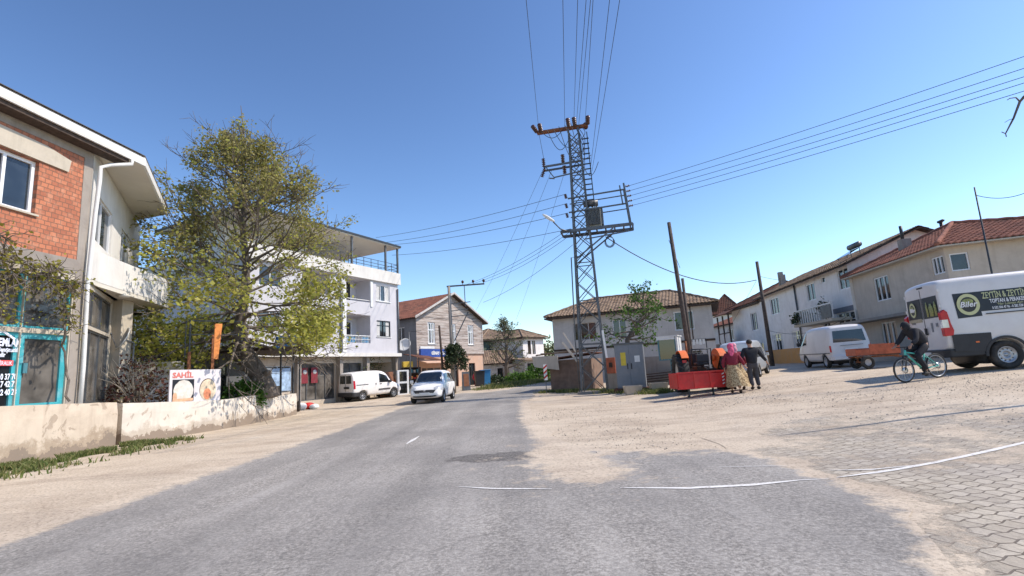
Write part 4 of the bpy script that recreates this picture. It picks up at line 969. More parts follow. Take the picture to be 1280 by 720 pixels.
P3 = Vector((*bk, zE-.12)); P4 = Vector((-oh, 10.4, zE-.12))
ku, kz = FCn.hit(1190, 280, 3.6); print('apex', ku, kz, W1, zE); KA = Vector((ku, 3.6, kz)); KL = KA
m = MB(); tiles(m, P0, P1, KA, KA, .24)
# second plane with its own parallel ridge
e = (P2-P1); L2 = e.length; e.normalize(); up = Vector((-e.y, e.x, 0)); 
if up.y < 0: up = -up
rr0 = KA; rr1 = KA
tiles(m, P1, P2, KA, KA, .24)
rf = m.build('roof', M['tile_red'], ch_)
m = MB(); m.add([P0, P4, KA], [(0, 1, 2)]); m.add([KA, P4, P3], [(0, 1, 2)]); m.add([P2, P3, KA], [(0, 1, 2)])
m.build('rear_roof', M['tile_red'], rf)
h_ = MB()
for a, b in ((P1, KA), (P0, KA), (P2, KA)):
    ns = int((b-a).length/.35)+1; h_.tube([a.lerp(b, i/ns)+Vector((0, 0, .04+.015*(i % 2))) for i in range(ns+1)], [.1+.012*(i % 2) for i in range(ns+1)], 6)
h_.build('ridge_tiles', M['tile_red'], rf)
m = MB(); d_ = Vector((0, 0, .1)); m.add([P0-d_, P1-d_, P2-d_, P3-d_, P4-d_, P0-d_*.4, P1-d_*.4, P2-d_*.4, P3-d_*.4, P4-d_*.4], [(4, 3, 2, 1, 0), (0, 1, 6, 5), (1, 2, 7, 6), (2, 3, 8, 7), (3, 4, 9, 8), (4, 0, 5, 9)]); m.build('eaves', M['concrete_light'], rf)
for (px, py, hh, ww, mt, nm) in ((1130, 318, 1.3, .42, 'concrete', 'chimney'), (1146, 300, .0, .0, 0, 0)):
    if not ww: continue
    u, _ = FCn.hit(px, py, 1.4); m = MB(); m.box(u-ww/2, u+ww/2, 1.3, 1.75, zE+.2, zE+hh); o = m.build(nm, M[mt], ch_)
    m = MB(); m.tube([(u-.05, 1.5, zE+hh), (u-.05, 1.5, zE+hh+.75)], .08, 8); m.build('flue', M['dark_metal'], o)
u, _ = FCn.hit(1145, 290, 4.6); m = MB(); m.box(u-.18, u+.18, 4.5, 4.9, zE+1.2, zE+2.3); m.build('chimney', M['concrete_light'], ch_)
u, _ = FCn.hit(1174, 280, 4.2); m = MB(); m.tube([(u, 4.3, zE+1.2), (u, 4.3, zE+2.35)], .09, 8); m.tube([(u-.2, 4.3, zE+2.4), (u+.2, 4.3, zE+2.4)], .08, 8); m.build('flue', M['dark_metal'], ch_)
# ground floor canopy slab
m = MB(); zc = c_[2]['r'][3]+.12; m.box(-.1, W1*.75, -.9, -.002, zc, zc+.14); m.build('canopy_slab', M['concrete'], ch_)

# houses down the street between the tiled house and the pole
f, W_ = facade(889, 932, 62, 54, .5); h = house('house', 'distant grey house with a red tile roof at the end of the side street', f, 0, W_, 8, 4.8, M['grey_white'], [dict(r=(W_*.62, W_*.62+.9, 2.9, 4.1), m=(.5,)), dict(r=(W_*.1, W_*.3, .2, 2.0))])
roof_gable(h, W_, 8, 4.8, 1.3, M['tile_red'], .4, 'x')
f, W_ = facade(893, 934, 78, 76, .5); h = house('house', 'far house with a dark brown hip roof above the red tiles', f, 0, W_, 8, 8.2, M['old_white'], []); roof_hip(h, W_, 8, 8.2, 2.6, M['tile_brown'], .5)
f, W_ = facade(921, 966, 52, 44, .6); h = house('house', 'white house with a wooden porch under a steep brown roof beside the pole', f, 0, W_, 7, 5.9, M['old_white'], [dict(r=(W_*.55, W_*.72, 3.2, 4.8), m=(.33, .66)), dict(r=(W_*.62, W_*.8, .2, 2.0), m=(.5,)), dict(r=(W_*.1, W_*.3, .3, 2.2), g=M['wood_dark'], f=M['wood_dark'])])
roof_hip(h, W_, 7, 5.9, 1.7, M['tile_brown'], .5)
m = MB(); m.add([(-1.2, -1.5, 5.15), (2.5, -1.5, 5.15), (2.5, .3, 6.0), (-1.2, .3, 6.0), (-1.2, -1.5, 5.05), (2.5, -1.5, 5.05), (2.5, .3, 5.9), (-1.2, .3, 5.9)], [(0, 1, 2, 3), (7, 6, 5, 4), (0, 4, 5, 1), (1, 5, 6, 2), (2, 6, 7, 3), (3, 7, 4, 0)]); m.build('porch_roof', M['tile_brown'], h)
m = MB()
for s_ in (-.9, .6, 2.2): m.bar((s_, -1.2, 0), (s_, -1.2, 5.05), .12)
m.bar((-.9, -1.2, 3.3), (2.2, -1.2, 3.3), .1); m.bar((-.9, -1.2, 4.1), (2.2, -1.2, 4.1), .07); m.build('porch_frame', M['wood_dark'], h)
m = MB(); m.box(-.9, 2.2, -1.18, 0, 2.3, 2.45); m.box(-.9, 2.2, -1.2, -1.15, 2.45, 3.2); m.build('porch_balcony', M['grey_white'], h)
# arched gateway shed
f, W_ = facade(896, 912, 46, 45, .5); h = house('shed', 'small shed with a dark arched gate beside the grey-white tiled house', f, 0, W_, 3, 2.1, M['grey_plaster'], [dict(r=(.2, W_-.2, .05, 1.7), g=M['dark_metal'], f=M['dark_metal'])])
m = MB(); m.box(-.1, W_+.1, -.2, 3.1, 2.1, 2.2); m.build('roof', M['concrete'], h)
# ================================================================ VEGETATION
def leafmat(name, a, b_, c, trans=.35):
    m, nt, b = newmat(name)
    g = nt.nodes.new('ShaderNodeNewGeometry')
    col = ramp(nt, g.outputs['Random Per Island'], [(0, a), (.5, b_), (1, c)])
    nt.links.new(col, b.inputs['Base Color']); b.inputs['Roughness'].default_value = .6; b.inputs['Specular IOR Level'].default_value = .3
    t = nt.nodes.new('ShaderNodeBsdfTranslucent'); nt.links.new(col, t.inputs[0])
    ms = nt.nodes.new('ShaderNodeMixShader'); ms.inputs[0].default_value = trans
    nt.links.new(b.outputs[0], ms.inputs[1]); nt.links.new(t.outputs[0], ms.inputs[2])
    nt.links.new(ms.outputs[0], nt.nodes['Material Output'].inputs[0]); return m
M['leaf_plane'] = leafmat('young_plane_leaves', (.22, .24, .05), (.38, .39, .075), (.52, .48, .12), .5)
M['leaf_olive'] = leafmat('olive_brown_buds', (.27, .24, .09), (.38, .33, .12), (.21, .20, .07), .45)
M['leaf_green'] = leafmat('fresh_green_leaves', (.045, .10, .015), (.08, .17, .025), (.12, .22, .04))
M['leaf_grey'] = leafmat('grey_green_leaves', (.09, .11, .05), (.14, .16, .075), (.18, .19, .09))
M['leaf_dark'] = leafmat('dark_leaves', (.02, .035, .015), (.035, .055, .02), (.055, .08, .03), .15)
M['leaf_red'] = leafmat('reddish_brown_leaves', (.09, .035, .03), (.13, .05, .04), (.10, .09, .03))
M['leaf_vine'] = leafmat('vine_leaves', (.17, .18, .025), (.32, .30, .045), (.22, .17, .05))
M['grass_blade'] = leafmat('grass_blades', (.08, .12, .03), (.15, .19, .05), (.32, .28, .13))
M['bark'] = plain('bark', (.13, .105, .085), .95, var=.5, scale=5, bmp=.8, dirt=(.30, .27, .23))
M['bark_light'] = plain('light_bark', (.26, .23, .19), .95, var=.35, scale=6, bmp=.6)
def leaves(mb, p, n, spread, size, up=.3, r=rnd):
    for _ in range(n):
        q = p + Vector((r.gauss(0, 1), r.gauss(0, 1), r.gauss(0, .8)))*spread
        a = Vector((r.uniform(-1, 1), r.uniform(-1, 1), r.uniform(-.6, .6))).normalized()
        b = a.cross(Vector((r.uniform(-1, 1), r.uniform(-1, 1), r.uniform(-1, 1)))).normalized()
        s = size*r.uniform(.45, 1.45); a *= s; b *= s*.38
        mb.add([q-a*.5, q+b-a*.05, q+a*.5, q-b-a*.05], [(0, 1, 2, 3)])
def wander(p, d, L, n, jit, trop=0.):
    pts = [Vector(p)]; d = Vector(d).normalized()
    for _ in range(n):
        d = (d + Vector((rnd.gauss(0, jit), rnd.gauss(0, jit), rnd.gauss(0, jit)+trop))).normalized(); pts.append(pts[-1]+d*(L/n))
    return pts, d
def crown(tw, tipfn, p, d, L, r, lev, maxlev, jit=.16, trop=.05, kids=5, spread=.9):
    n = 5 if lev < maxlev else 3
    pts, dd = wander(p, d, L, n, jit, trop)
    tw.tube(pts, [r*(1-.8*i/n)+.003 for i in range(n+1)], 6 if lev < 2 else (4 if lev < maxlev else 3), False)
    if lev >= maxlev:
        for q in pts[1:]: tipfn(q)
        return
    for k in range(kids):
        t = .25+.75*(k+rnd.random())/kids; i = min(n-1, int(t*n)); q = pts[i].lerp(pts[i+1], t*n-i)
        ax = (pts[i+1]-pts[i]).normalized(); o = ax.orthogonal().normalized(); o.rotate(Matrix.Rotation(rnd.uniform(0, 6.28), 3, ax))
        nd_ = (ax+o*spread*rnd.uniform(.6, 1.2)).normalized()
        crown(tw, tipfn, q, nd_, L*rnd.uniform(.42, .62)*(1.15-.4*t), r*.5*(1-.5*t)+.004, lev+1, maxlev, jit, trop, kids, spread)
    tipfn(pts[-1])
# ---- the big plane tree
rnd.seed(11)
Yt = 21.6
def T_(px, py, dy=0.): return at(px, py, Yt+dy)
stem = [T_(336, 498), T_(333, 486), T_(327, 472, -.1), T_(316, 458), T_(307, 446, .1), T_(301, 430), T_(300, 405), T_(306, 370), T_(308, 330), T_(304, 290), T_(306, 250), T_(302, 210), T_(305, 168), T_(301, 132)]
rad = [.46, .40, .36, .38, .33, .30, .24, .19, .15, .12, .09, .06, .035, .012]
base = stem[0]; tr = thing('plane_tree', 'tall plane tree with sparse bare top, yellow green lower leaves and a bent trunk', 'tree', base)
Li = Matrix.Translation(-base)
wd_ = MB(); wd_.tube([p-base for p in stem], rad, 12)
rr_ = random.Random(3)
for _ in range(26):   # burls and stubs on the trunk
    i = rr_.randint(1, 5); p = stem[i].lerp(stem[i+1], rr_.random())-base; d = Vector((rr_.gauss(0, 1), rr_.gauss(0, 1), rr_.gauss(0, .6))).normalized()
    wd_.tube([p, p+d*rad[i]*1.15, p+d*rad[i]*1.35], [rad[i]*.5, rad[i]*.3, .02], 7)
wd_.build('trunk', M['bark'], tr)
def envelope(z):
    P = [(2.2, 1.4), (2.9, 3.0), (3.6, 4.2), (4.9, 4.5), (6.5, 4.0), (7.7, 3.8), (9.4, 3.7), (11, 2.4), (12.4, 1.2), (14.0, .2)]
    for (a, wa), (b, wb) in zip(P, P[1:]):
        if a <= z <= b: return wa+(wb-wa)*(z-a)/(b-a)
    return .2
br = MB(); lf = MB(); lo = MB()
ENV = [(2.2, 2.4), (3, 4.4), (4.9, 4.7), (7.7, 4.3), (9.4, 3.9), (10.5, 3.0), (12, 1.8), (13.2, 1.1), (14.4, .5), (20, .1)]
def env2(z):
    for (a, wa), (b, wb) in zip(ENV, ENV[1:]):
        if a <= z <= b: return wa+(wb-wa)*(z-a)/(b-a)
    return .1
def tip(q):
    w_ = q+base; z = w_.z
    if math.hypot(w_.x-stem[8].x, (w_.y-stem[8].y)) > env2(z)*(1+.45*noise.noise(w_*.9)): return
    if noise.noise(w_*.85+Vector((7, 3, 1))) < -.18+.008*z: return
    if True: k = 1-sstep(4.3, 8.6, z)
    if w_.z < (2.9 if w_.x > -10.6 else 2.4): return
    if rnd.random() < .4+.9*k: leaves(lf, q, 3+int(rnd.random()*4+10*k), .15+.15*k, .125+.03*k)
    if z > 4.0: leaves(lo, q, 6+int(rnd.random()*7), .18, .11)
for i in range(84):
    z = 3.3+9.0*(i/83)**1.2
    for a, b in zip(stem, stem[1:]):
        if a.z <= z <= b.z: p = a.lerp(b, (z-a.z)/(b.z-a.z)); break
    az = i*2.399+rnd.uniform(-.4, .4); h = (z-3.0)/10.5; el = R_(6+56*h) if z > 5.2 else R_(rnd.uniform(-24, 8))
    d = Vector((math.cos(az)*math.cos(el), math.sin(az)*math.cos(el)*.85, math.sin(el)))
    L = min(envelope(z+1.0*h)*1.0, 4.5)/max(.4, math.cos(el))*rnd.uniform(.7, 1.05)
    if z > 7.5: L *= .82
    L = min(L, max(.5, (12.2-z)*.75/max(.3, math.sin(el))) if el > 0 else 9)
    crown(br, tip, p-base, d, max(.7, L), .018+.045*(1-h), 1, 3, .14, .05 if z > 4.5 else -.02, 5 if L > 2 else 4, .85)
print('tree', len(br.v), len(lf.f), len(lo.f))
br.build('branches', M['bark'], tr); lf.build('young_leaves', M['leaf_plane'], tr); lo.build('buds', M['leaf_olive'], tr)
dd = MB()   # pale dead twigs around the fork
for _ in range(26):
    p = stem[4]+Vector((rnd.uniform(-.3, .7), rnd.uniform(-.4, .1), rnd.uniform(-.2, .6)))-base; pts, _d = wander(p, (rnd.uniform(-1, .8), rnd.uniform(-.8, 0), rnd.uniform(-.4, .7)), rnd.uniform(.5, 1.3), 5, .35); dd.tube(pts, [.025, .02, .016, .012, .008, .004], 4)
dd.build('dead_twigs', M['bark_light'], tr)

def smalltree(name, label, base, stempts, rads, zr, env, leafm, n, tipn, lsize, group=None, bark='bark', el0=15, el1=60, lev=3, prob=1., spread=.1, cat='tree'):
    t = thing(name, label, cat, base, 0, group); base = Vector(base)
    m = MB(); m.tube([Vector(p)-base for p in stempts], rads, 8); m.build('trunk', M[bark], t)
    b = MB(); l = MB()
    def tp(q):
        if rnd.random() < prob: leaves(l, q, tipn, spread, lsize)
    sp = [Vector(p)-base for p in stempts]
    for i in range(n):
        u = (i+.5)/n; zz = zr[0]+(zr[1]-zr[0])*u; p = sp[-1]
        for a, c in zip(sp, sp[1:]):
            if min(a.z, c.z) <= zz <= max(a.z, c.z): p = a.lerp(c, (zz-a.z)/(c.z-a.z)); break
        az = i*2.399; el = R_(el0+(el1-el0)*u); L = env(u)*rnd.uniform(.75, 1.1)
        crown(b, tp, p, (math.cos(az)*math.cos(el), math.sin(az)*math.cos(el), math.sin(el)), L, rads[0]*.35*(1-.6*u)+.006, 4-lev, 3, .15, .04, 4, .85)
    b.build('branches', M[bark], t); l.build('leaves', M[leafm], t); return t
b_ = gnd(634, 475); b_ = at(634, 473, 54); b_.z = tz(b_.x, b_.y)
top = b_+Vector((0, 0, 6.6))
smalltree('roadside_tree', 'grey green half bare tree by the low white cottage at the road bend', b_, [b_, b_+Vector((0, 0, 1.5)), b_+Vector((.1, 0, 3.5)), b_+Vector((0, 0, 6.0))], [.28, .22, .12, .03], (1.3, 5.6), lambda u: 2.6-.9*abs(u-.4)-1.0*u, 'leaf_grey', 26, 2, .15, prob=.75, spread=.16, el0=20, el1=75)
b_ = at(788, 452, 29.5); b_.z = tz(b_.x, b_.y)
P = [b_, at(784, 425, 29.5), at(795, 408, 29.5), at(806, 392, 29.6), at(803, 380, 29.6)]
smalltree('leaning_tree', 'small fresh green tree with a leaning dark trunk in front of the tiled house', b_, P, [.16, .14, .11, .07, .03], (P[1].z-b_.z, P[-1].z-b_.z), lambda u: 1.75-.5*u, 'leaf_green', 20, 2, .14, prob=.75, spread=.12, bark='bark', el0=-5, el1=55)
b_ = gp(*at(569, 490, 35.6).xy); sp_ = [b_, b_+Vector((.02, 0, 1.2)), b_+Vector((0, 0, 3.1))]
smalltree('street_tree', 'small dark clipped tree in front of the wooden gable house', b_, sp_, [.07, .06, .02], (1.5, 2.95), lambda u: 1.0-.6*u, 'leaf_dark', 22, 4, .12, spread=.09, el0=0, el1=50, bark='bark_light')
b_ = gp(*at(452, 488, 37).xy)
smalltree('shrub', 'pale olive shrub behind the small white delivery van', b_, [b_, b_+Vector((0, 0, 1.0)), b_+Vector((0, 0, 2.2))], [.06, .05, .02], (.7, 2.1), lambda u: 1.7-.5*u, 'leaf_grey', 18, 3, .11, spread=.12, el0=0, el1=60, bark='bark_light', cat='shrub')
def bush(name, label, c, rx, ry, h, leafm, n, size, cat='shrub', stems=10, group=None, sh=None):
    t = thing(name, label, cat, c, 0, group); l = MB(); s = MB()
    for _ in range(stems):
        a = rnd.uniform(0, 6.28); pts, _d = wander((0, 0, 0), (math.cos(a)*rx/h*.8, math.sin(a)*ry/h*.8, 1), h*rnd.uniform(.8, 1.1), 5, .18); s.tube(pts, [.02, .017, .014, .01, .007, .004], 4)
    for _ in range(n):
        a = rnd.uniform(0, 6.28); el = math.asin(rnd.uniform(0, 1)); r = rnd.uniform(.55, 1)**.5
        k = 1+.35*noise.noise(Vector((math.cos(a)*2, math.sin(a)*2, el*2+c[0])))
        p = Vector((math.cos(a)*math.cos(el)*rx*r*k, math.sin(a)*math.cos(el)*ry*r*k, max(.05, math.sin(el)*h*r*k))); leaves(l, p, 3, size*.7, size)
    s.build('stems', M['bark_light'], t); l.build('leaves', M[leafm], t); return t
c = at(303, 498, 20.6); c.z = .6
bush('bush', 'bright green leafy bush growing at the foot of the bent trunk', c, .85, .6, 1.05, 'leaf_green', 900, .11)
c = Vector((*at(172, 500, 17.0).xy, Z_T-.25))
t = bush('shrub', 'scrubby reddish brown shrub between the shop pillar and the white board', c, 1.0, .7, 1.7, 'leaf_red', 520, .09, stems=60)
c = gp(*at(676, 474, 51).xy); bush('bush', 'rounded dark green roadside bush right of the roadside tree', c, 1.9, 1.2, 1.6, 'leaf_green', 900, .2)
c = gp(*at(652, 477, 50).xy); bush('bush', 'low spreading green bush under the roadside tree', c, 1.8, 1.0, .8, 'leaf_green', 500, .2)
c = gp(*at(618, 480, 46).xy); bush('bush', 'small dark bush beside the blue bin', c, 1.0, .7, .7, 'leaf_dark', 300, .18)
c = gp(*at(686, 440, 68).xy); bush('tree', 'distant olive tree crown between far house and tiled house', c, 2.6, 2.2, 4.6, 'leaf_grey', 900, .3, 'tree')
c = gp(*at(672, 440, 75).xy); bush('tree', 'pale bare distant tree behind the tall narrow house', c, 2.2, 2.0, 5.4, 'leaf_olive', 500, .28, 'tree')
c = Vector((*at(190, 480, 23).xy, .8))
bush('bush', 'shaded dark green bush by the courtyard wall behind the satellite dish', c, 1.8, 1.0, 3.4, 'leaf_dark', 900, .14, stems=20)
# balcony plants
c = FS.W(b0+.7, -.75, 2.85); bush('potted_plant', 'dark green plant hanging over the far end of the white balcony', c, .75, .35, .75, 'leaf_dark', 220, .13, 'plant')
c = FS.W(b1-1.6, -.75, 2.85); bush('potted_plant', 'slender plant standing near the metal panel on the white balcony', c, .35, .3, 1.15, 'leaf_dark', 90, .12, 'plant')

# ---- grape vine on the brick building
rnd.seed(5)
vt = thing('grape_vine', 'grape vine with young yellow green leaves trained along the brick shop front', 'vine', (FL.p.x, FL.p.y, 0), FL.ang)
st_ = MB(); vl = MB()
def VP(px, py, y=-.55): s, z = FL.hit(px, py, y); return Vector((s, y, z))
routes = [[(86, 503), (83, 440), (80, 400), (78, 360), (60, 350), (30, 356), (-6, 345)], [(78, 360), (70, 330), (60, 345), (20, 322), (-8, 318)], [(78, 362), (92, 352), (97, 360)], [(30, 352), (12, 335), (4, 300), (-6, 280)], [(60, 346), (40, 336), (16, 344), (-6, 336)], [(80, 380), (86, 395), (84, 410)], [(2, 350), (4, 380), (2, 400)]]
for rt in routes:
    pts = []
    for a, b in zip(rt, rt[1:]):
        for k in range(5):
            q = VP(a[0]+(b[0]-a[0])*k/5, a[1]+(b[1]-a[1])*k/5, -.45+.25*math.sin(k+a[0])); pts.append(q+Vector((rnd.gauss(0, .03), rnd.gauss(0, .05), rnd.gauss(0, .04))))
    st_.tube(pts, [.03-.018*i/len(pts) for i in range(len(pts))], 5)
    for p in pts:
        if rt is routes[0] and p.z < 3.6: continue
        leaves(vl, p, 3, .13, .09)
        for _ in range(3):
            tw, _d = wander(p, (rnd.uniform(-1, 1), rnd.uniform(-.6, .3), rnd.uniform(-1, .4)), rnd.uniform(.25, .7), 3, .3); st_.tube(tw, [.012, .010, .008, .005], 3)
            for q in tw[1:]: leaves(vl, q, 1, .05, .09)
st_.build('stems', M['bark'], vt); vl.build('leaves', M['leaf_vine'], vt)
m = MB(); a = VP(-10, 340, -.4); b_ = VP(97, 352, -.4); m.tube([a, b_], .008, 4); m.build('training_wire', M['cable'], vt)

# ---- grass
def grass(name, label, fn, n, h):
    mb = MB(); k = 0
    while k < n:
        x, y, ok = fn()
        if not ok: continue
        k += 1; z = tz(x, y); a = rnd.uniform(0, 6.28); hh = h*rnd.uniform(.4, 1.3); w_ = .012+.01*h*3
        dx, dy = math.cos(a)*w_, math.sin(a)*w_; lx, ly = rnd.gauss(0, hh*.4), rnd.gauss(0, hh*.4)
        mb.add([(x-dx, y-dy, z-.01), (x+dx, y+dy, z-.01), (x+lx*.4+dx*.6, y+ly*.4+dy*.6, z+hh*.6), (x+lx, y+ly, z+hh)], [(0, 1, 2), (0, 2, 3)])
    o = mb.build(name, M['grass_blade']); tag(o, label, 'grass', None, 'stuff')
def fA():
    y = rnd.uniform(8.5, 15.1); x = -10.98+.06*(y-10)+abs(rnd.gauss(0, .7)); return x, y, noise.noise(Vector((x*2.1, y*1.5, 2))) > .1
grass('grass', 'green grass and weeds along the foot of the peeling garden wall', fA, 6500, .12)
def seg(P, wd):
    def f():
        i = rnd.randrange(len(P)-1); t = rnd.random(); a, b = Vector(P[i]), Vector(P[i+1]); p = a.lerp(b, t)+Vector((rnd.gauss(0, wd), rnd.gauss(0, wd))); return p.x, p.y, noise.noise(Vector((p.x*.8, p.y*.8, 2))) > -.2
    return f
grass('grass', 'thin grass strip in front of the brown shed and the planters', seg([G2(684, 491), G2(720, 490), G2(770, 490), G2(832, 491)], .3), 6000, .17)
grass('grass', 'green verge on the inside of the far road bend', seg([G2(610, 486), G2(640, 482), G2(668, 478), G2(690, 476)], .7), 5000, .28)

# ================================================================ LATTICE PYLON WITH TRANSFORMER
pc = at(744, 487, 27.6); pz = tz(pc.x, pc.y); PA = math.atan2(-.21, .98)
py_ = thing('pylon', 'tall grey steel lattice pylon carrying a transformer and many cables', 'pylon', (pc.x, pc.y, pz), PA)
FP = Fr((pc.x, pc.y), (.98, -.21), pz)
def PH(px, py, y=0.): s, z = FP.hit(px, py, y); return Vector((s, y, z))
HT = PH(716, 163).z; print('pylon height', HT)
def hw(z): return .66*(1-z/HT)+.27*(z/HT)
for sx_ in (-1, 1):
    for sy in (-1, 1):
        m = MB(); n = 8
        for i in range(n):
            z0_, z1_ = HT*i/n, HT*(i+1)/n; a, b = hw(z0_), hw(z1_)
            m.bar((sx_*a, sy*a, z0_), (sx_*b, sy*b, z1_), .09, .09)
        m.build('leg', M['galv'], py_)
zs_ = [0]; 
while zs_[-1] < HT-.3: zs_.append(min(HT, zs_[-1]+max(.55, 2.0*hw(zs_[-1])*1.0)))
for f_ in range(4):
    m = MB(); R4 = Matrix.Rotation(f_*math.pi/2, 4, 'Z')
    for i, (a, b) in enumerate(zip(zs_, zs_[1:])):
        ha, hb = hw(a), hw(b)
        p = lambda x, h, z: R4 @ Vector((x*h, -h, z))
        m.bar(p(-1, ha, a), p(1, hb, b), .045, .045); 
        m.bar(p(1, ha, a), p(-1, hb, b), .035, .035)
        if i % 2 == 0: m.bar(p(-1, ha, a), p(1, ha, a), .045)
    m.build('bracing', M['galv'], py_)
def ins(p, d, n=5, r=.09, L=.45):
    """string of insulator discs"""
    d = Vector(d).normalized(); q = d.to_track_quat('Z', 'Y').to_matrix().to_4x4(); prof = []
    for i in range(n): z = L*i/n; prof += [(r*.35, z), (r, z+L/n*.3), (r*.9, z+L/n*.5), (r*.35, z+L/n*.8)]
    m = MB(); m.lathe(prof, 10, Matrix.Translation(p) @ q); return m.build('insulator', M['ceramic'], py_)
# top arm and insulators
a0 = PH(671, 161); a1 = PH(735, 157); m = MB(); m.bar((a0.x, -.1, a1.z), (a1.x, -.1, a1.z), .12, .14); m.bar((a0.x, .1, a1.z), (a1.x, .1, a1.z), .08, .1); m.build('crossarm', M['rust'], py_)
zt = a1.z
for s_, d in ((a0.x, (-.3, -1, .25)), (a0.x+.25, (0, -1, .3)), (-.25, (0, -1, .5)), (.1, (0, -1, .5)), (a1.x, (.1, -1, .35)), (a1.x-.15, (0, 1, .1))): ins(Vector((s_, -.12, zt+.05)), d, 5, .13, .6)
b0_ = PH(681, 211); m = MB(); m.bar((b0_.x, -.3, b0_.z), (.4, -.3, b0_.z+.05), .08, .1); m.bar((b0_.x, .3, b0_.z), (.4, .3, b0_.z+.05), .08, .1); m.bar((b0_.x, -.3, b0_.z), (b0_.x, .3, b0_.z), .08)
m.bar((b0_.x+.1, -.3, b0_.z-.02), (b0_.x+.55, -.3, b0_.z-.75), .05); m.bar((b0_.x+.5, -.3, b0_.z-.72), (.3, -.3, b0_.z-.55), .06); m.bar((b0_.x+.25, -.3, b0_.z-.72), (b0_.x+.55, -.3, b0_.z-.78), .06); m.build('crossarm', M['galv'], py_)
for p, d in ((Vector((b0_.x, -.3, b0_.z+.0)), (0, -.2, 1)), (Vector((b0_.x, -.1, b0_.z-.05)), (-.5, .3, -1)), (Vector((b0_.x+1.1, -.3, b0_.z+.1)), (0, 0, 1)), (Vector((b0_.x+1.15, -.3, b0_.z-.1)), (0, 0, -1))): ins(p, d, 5, .12, .5)
# jumper loops
m = MB()
for k in range(6):
    xa = a0.x+.3+k*.35; xb = -.5+.35*k; pts = [Vector((xa+(xb-xa)*t, -.35-.25*math.sin(math.pi*t)-.1*k, zt-.1-(1.1+.2*k)*math.sin(math.pi*t)*(.9 if k % 2 else .55)-t*(.5*k))) for t in [i/10 for i in range(11)]]; m.tube(pts, .018, 5)
for k in range(4):
    pts = [Vector((.1+.55*math.sin(math.pi*t)*(1-.1*k), -.2+.1*k, zt+.15-(1.2+.9*k)*t)) for t in [i/10 for i in range(11)]]; m.tube(pts, .018, 5)
m.build('jumper_cable', M['cable'], py_)
# ladder with safety rungs on the right
m = MB(); zl0 = PH(728, 238).z
for x_ in (.42, .82): m.bar((x_+.0, -.3, zl0-1.2), (x_-.08, -.3, zt-.5), .05)
k = zl0-1.0
while k < zt-.7: m.bar((.42, -.3, k), (.82, -.3, k), .07, .05); k += .3
m.build('ladder', M['dark_metal'], py_)
# platform, frame on the right
pr = PH(791, 283); pzp = pr.z; px_ = pr.x; pl = PH(703, 296).x
m = MB()
for yy in (-.55, .55):
    m.bar((pl, yy, pzp), (px_, yy, pzp), .1, .16); m.bar((-.4, yy, pzp-1.6), (px_*.62, yy, pzp-.1), .07)
for i in range(9): x_ = pl+(px_-pl)*i/8; m.bar((x_, -.55, pzp), (x_, .55, pzp), .08)
m.bar((.2, -.55, pzp-.55), (px_, -.55, pzp-.35), .06); m.bar((px_, -.55, pzp-.35), (px_, -.55, pzp), .05)
m.build('platform', M['galv'], py_)
zf = PH(786, 232).z
m = MB()
for yy in (-.5, .5): m.bar((px_-.1, yy, pzp), (px_-.28, yy, zf), .09); 
m.bar((px_-.5, -.5, zf-.1), (px_-.42, -.5, zf-1.2), .07)
for zz in (zf-.35, zf-1.15): m.bar((PH(711, 252).x, -.5, zz-.12), (px_-.2, -.5, zz), .07); m.bar((-.6, .5, zz-.12), (px_-.2, .5, zz), .05)
m.build('cable_frame', M['galv'], py_)
MT = Matrix.Translation((pc.x, pc.y, pz)) @ Matrix.Rotation(PA, 4, 'Z')
RT = []
for i in range(5): ins(Vector((px_-.2+.02*i, -.5, zf-.2-.28*i)), (1, 0, .1), 3, .07, .24); RT.append(MT @ Vector((px_+.02+.02*i, -.5, zf-.18-.28*i)))
LT = []
for i in range(3): ins(Vector((PH(709, 250).x, -.5, zf-.45-.55*i)), (-.2, 0, 1), 4, .09, .28); LT.append(MT @ Vector((PH(709, 250).x-.05, -.5, zf-.2-.55*i)))
# transformer
tb = PH(733, 284).x; m = MB(); zt0 = pzp+.12; m.box(tb, tb+.85, -.42, .3, zt0, zt0+1.1); tt = m.build('transformer_tank', plain('transformer_paint', (.30, .30, .26), .6, .2, dirt=(.18, .12, .08)), py_, bevel=.02)
m = MB()
for i in range(11): x_ = tb+.05+.75*i/10; m.box(x_-.015, x_+.015, -.55, -.425, zt0+.1, zt0+1.0)
for i in range(9): y_ = -.36+.6*i/8; m.box(tb+.855, tb+.97, y_-.015, y_+.015, zt0+.1, zt0+1.0)
m.build('cooling_fins', M['galv'], tt)
m = MB(); m.tube([(tb-.05, -.1, zt0+1.42), (tb+.75, -.1, zt0+1.42)], .17, 12); m.bar((tb+.2, -.1, zt0+1.1), (tb+.2, -.1, zt0+1.3), .08); m.build('oil_tank', M['galv'], tt)
for i in range(3): ins(Vector((tb+.2+.22*i, .12, zt0+1.1)), (0, 0, 1), 4, .07, .35)
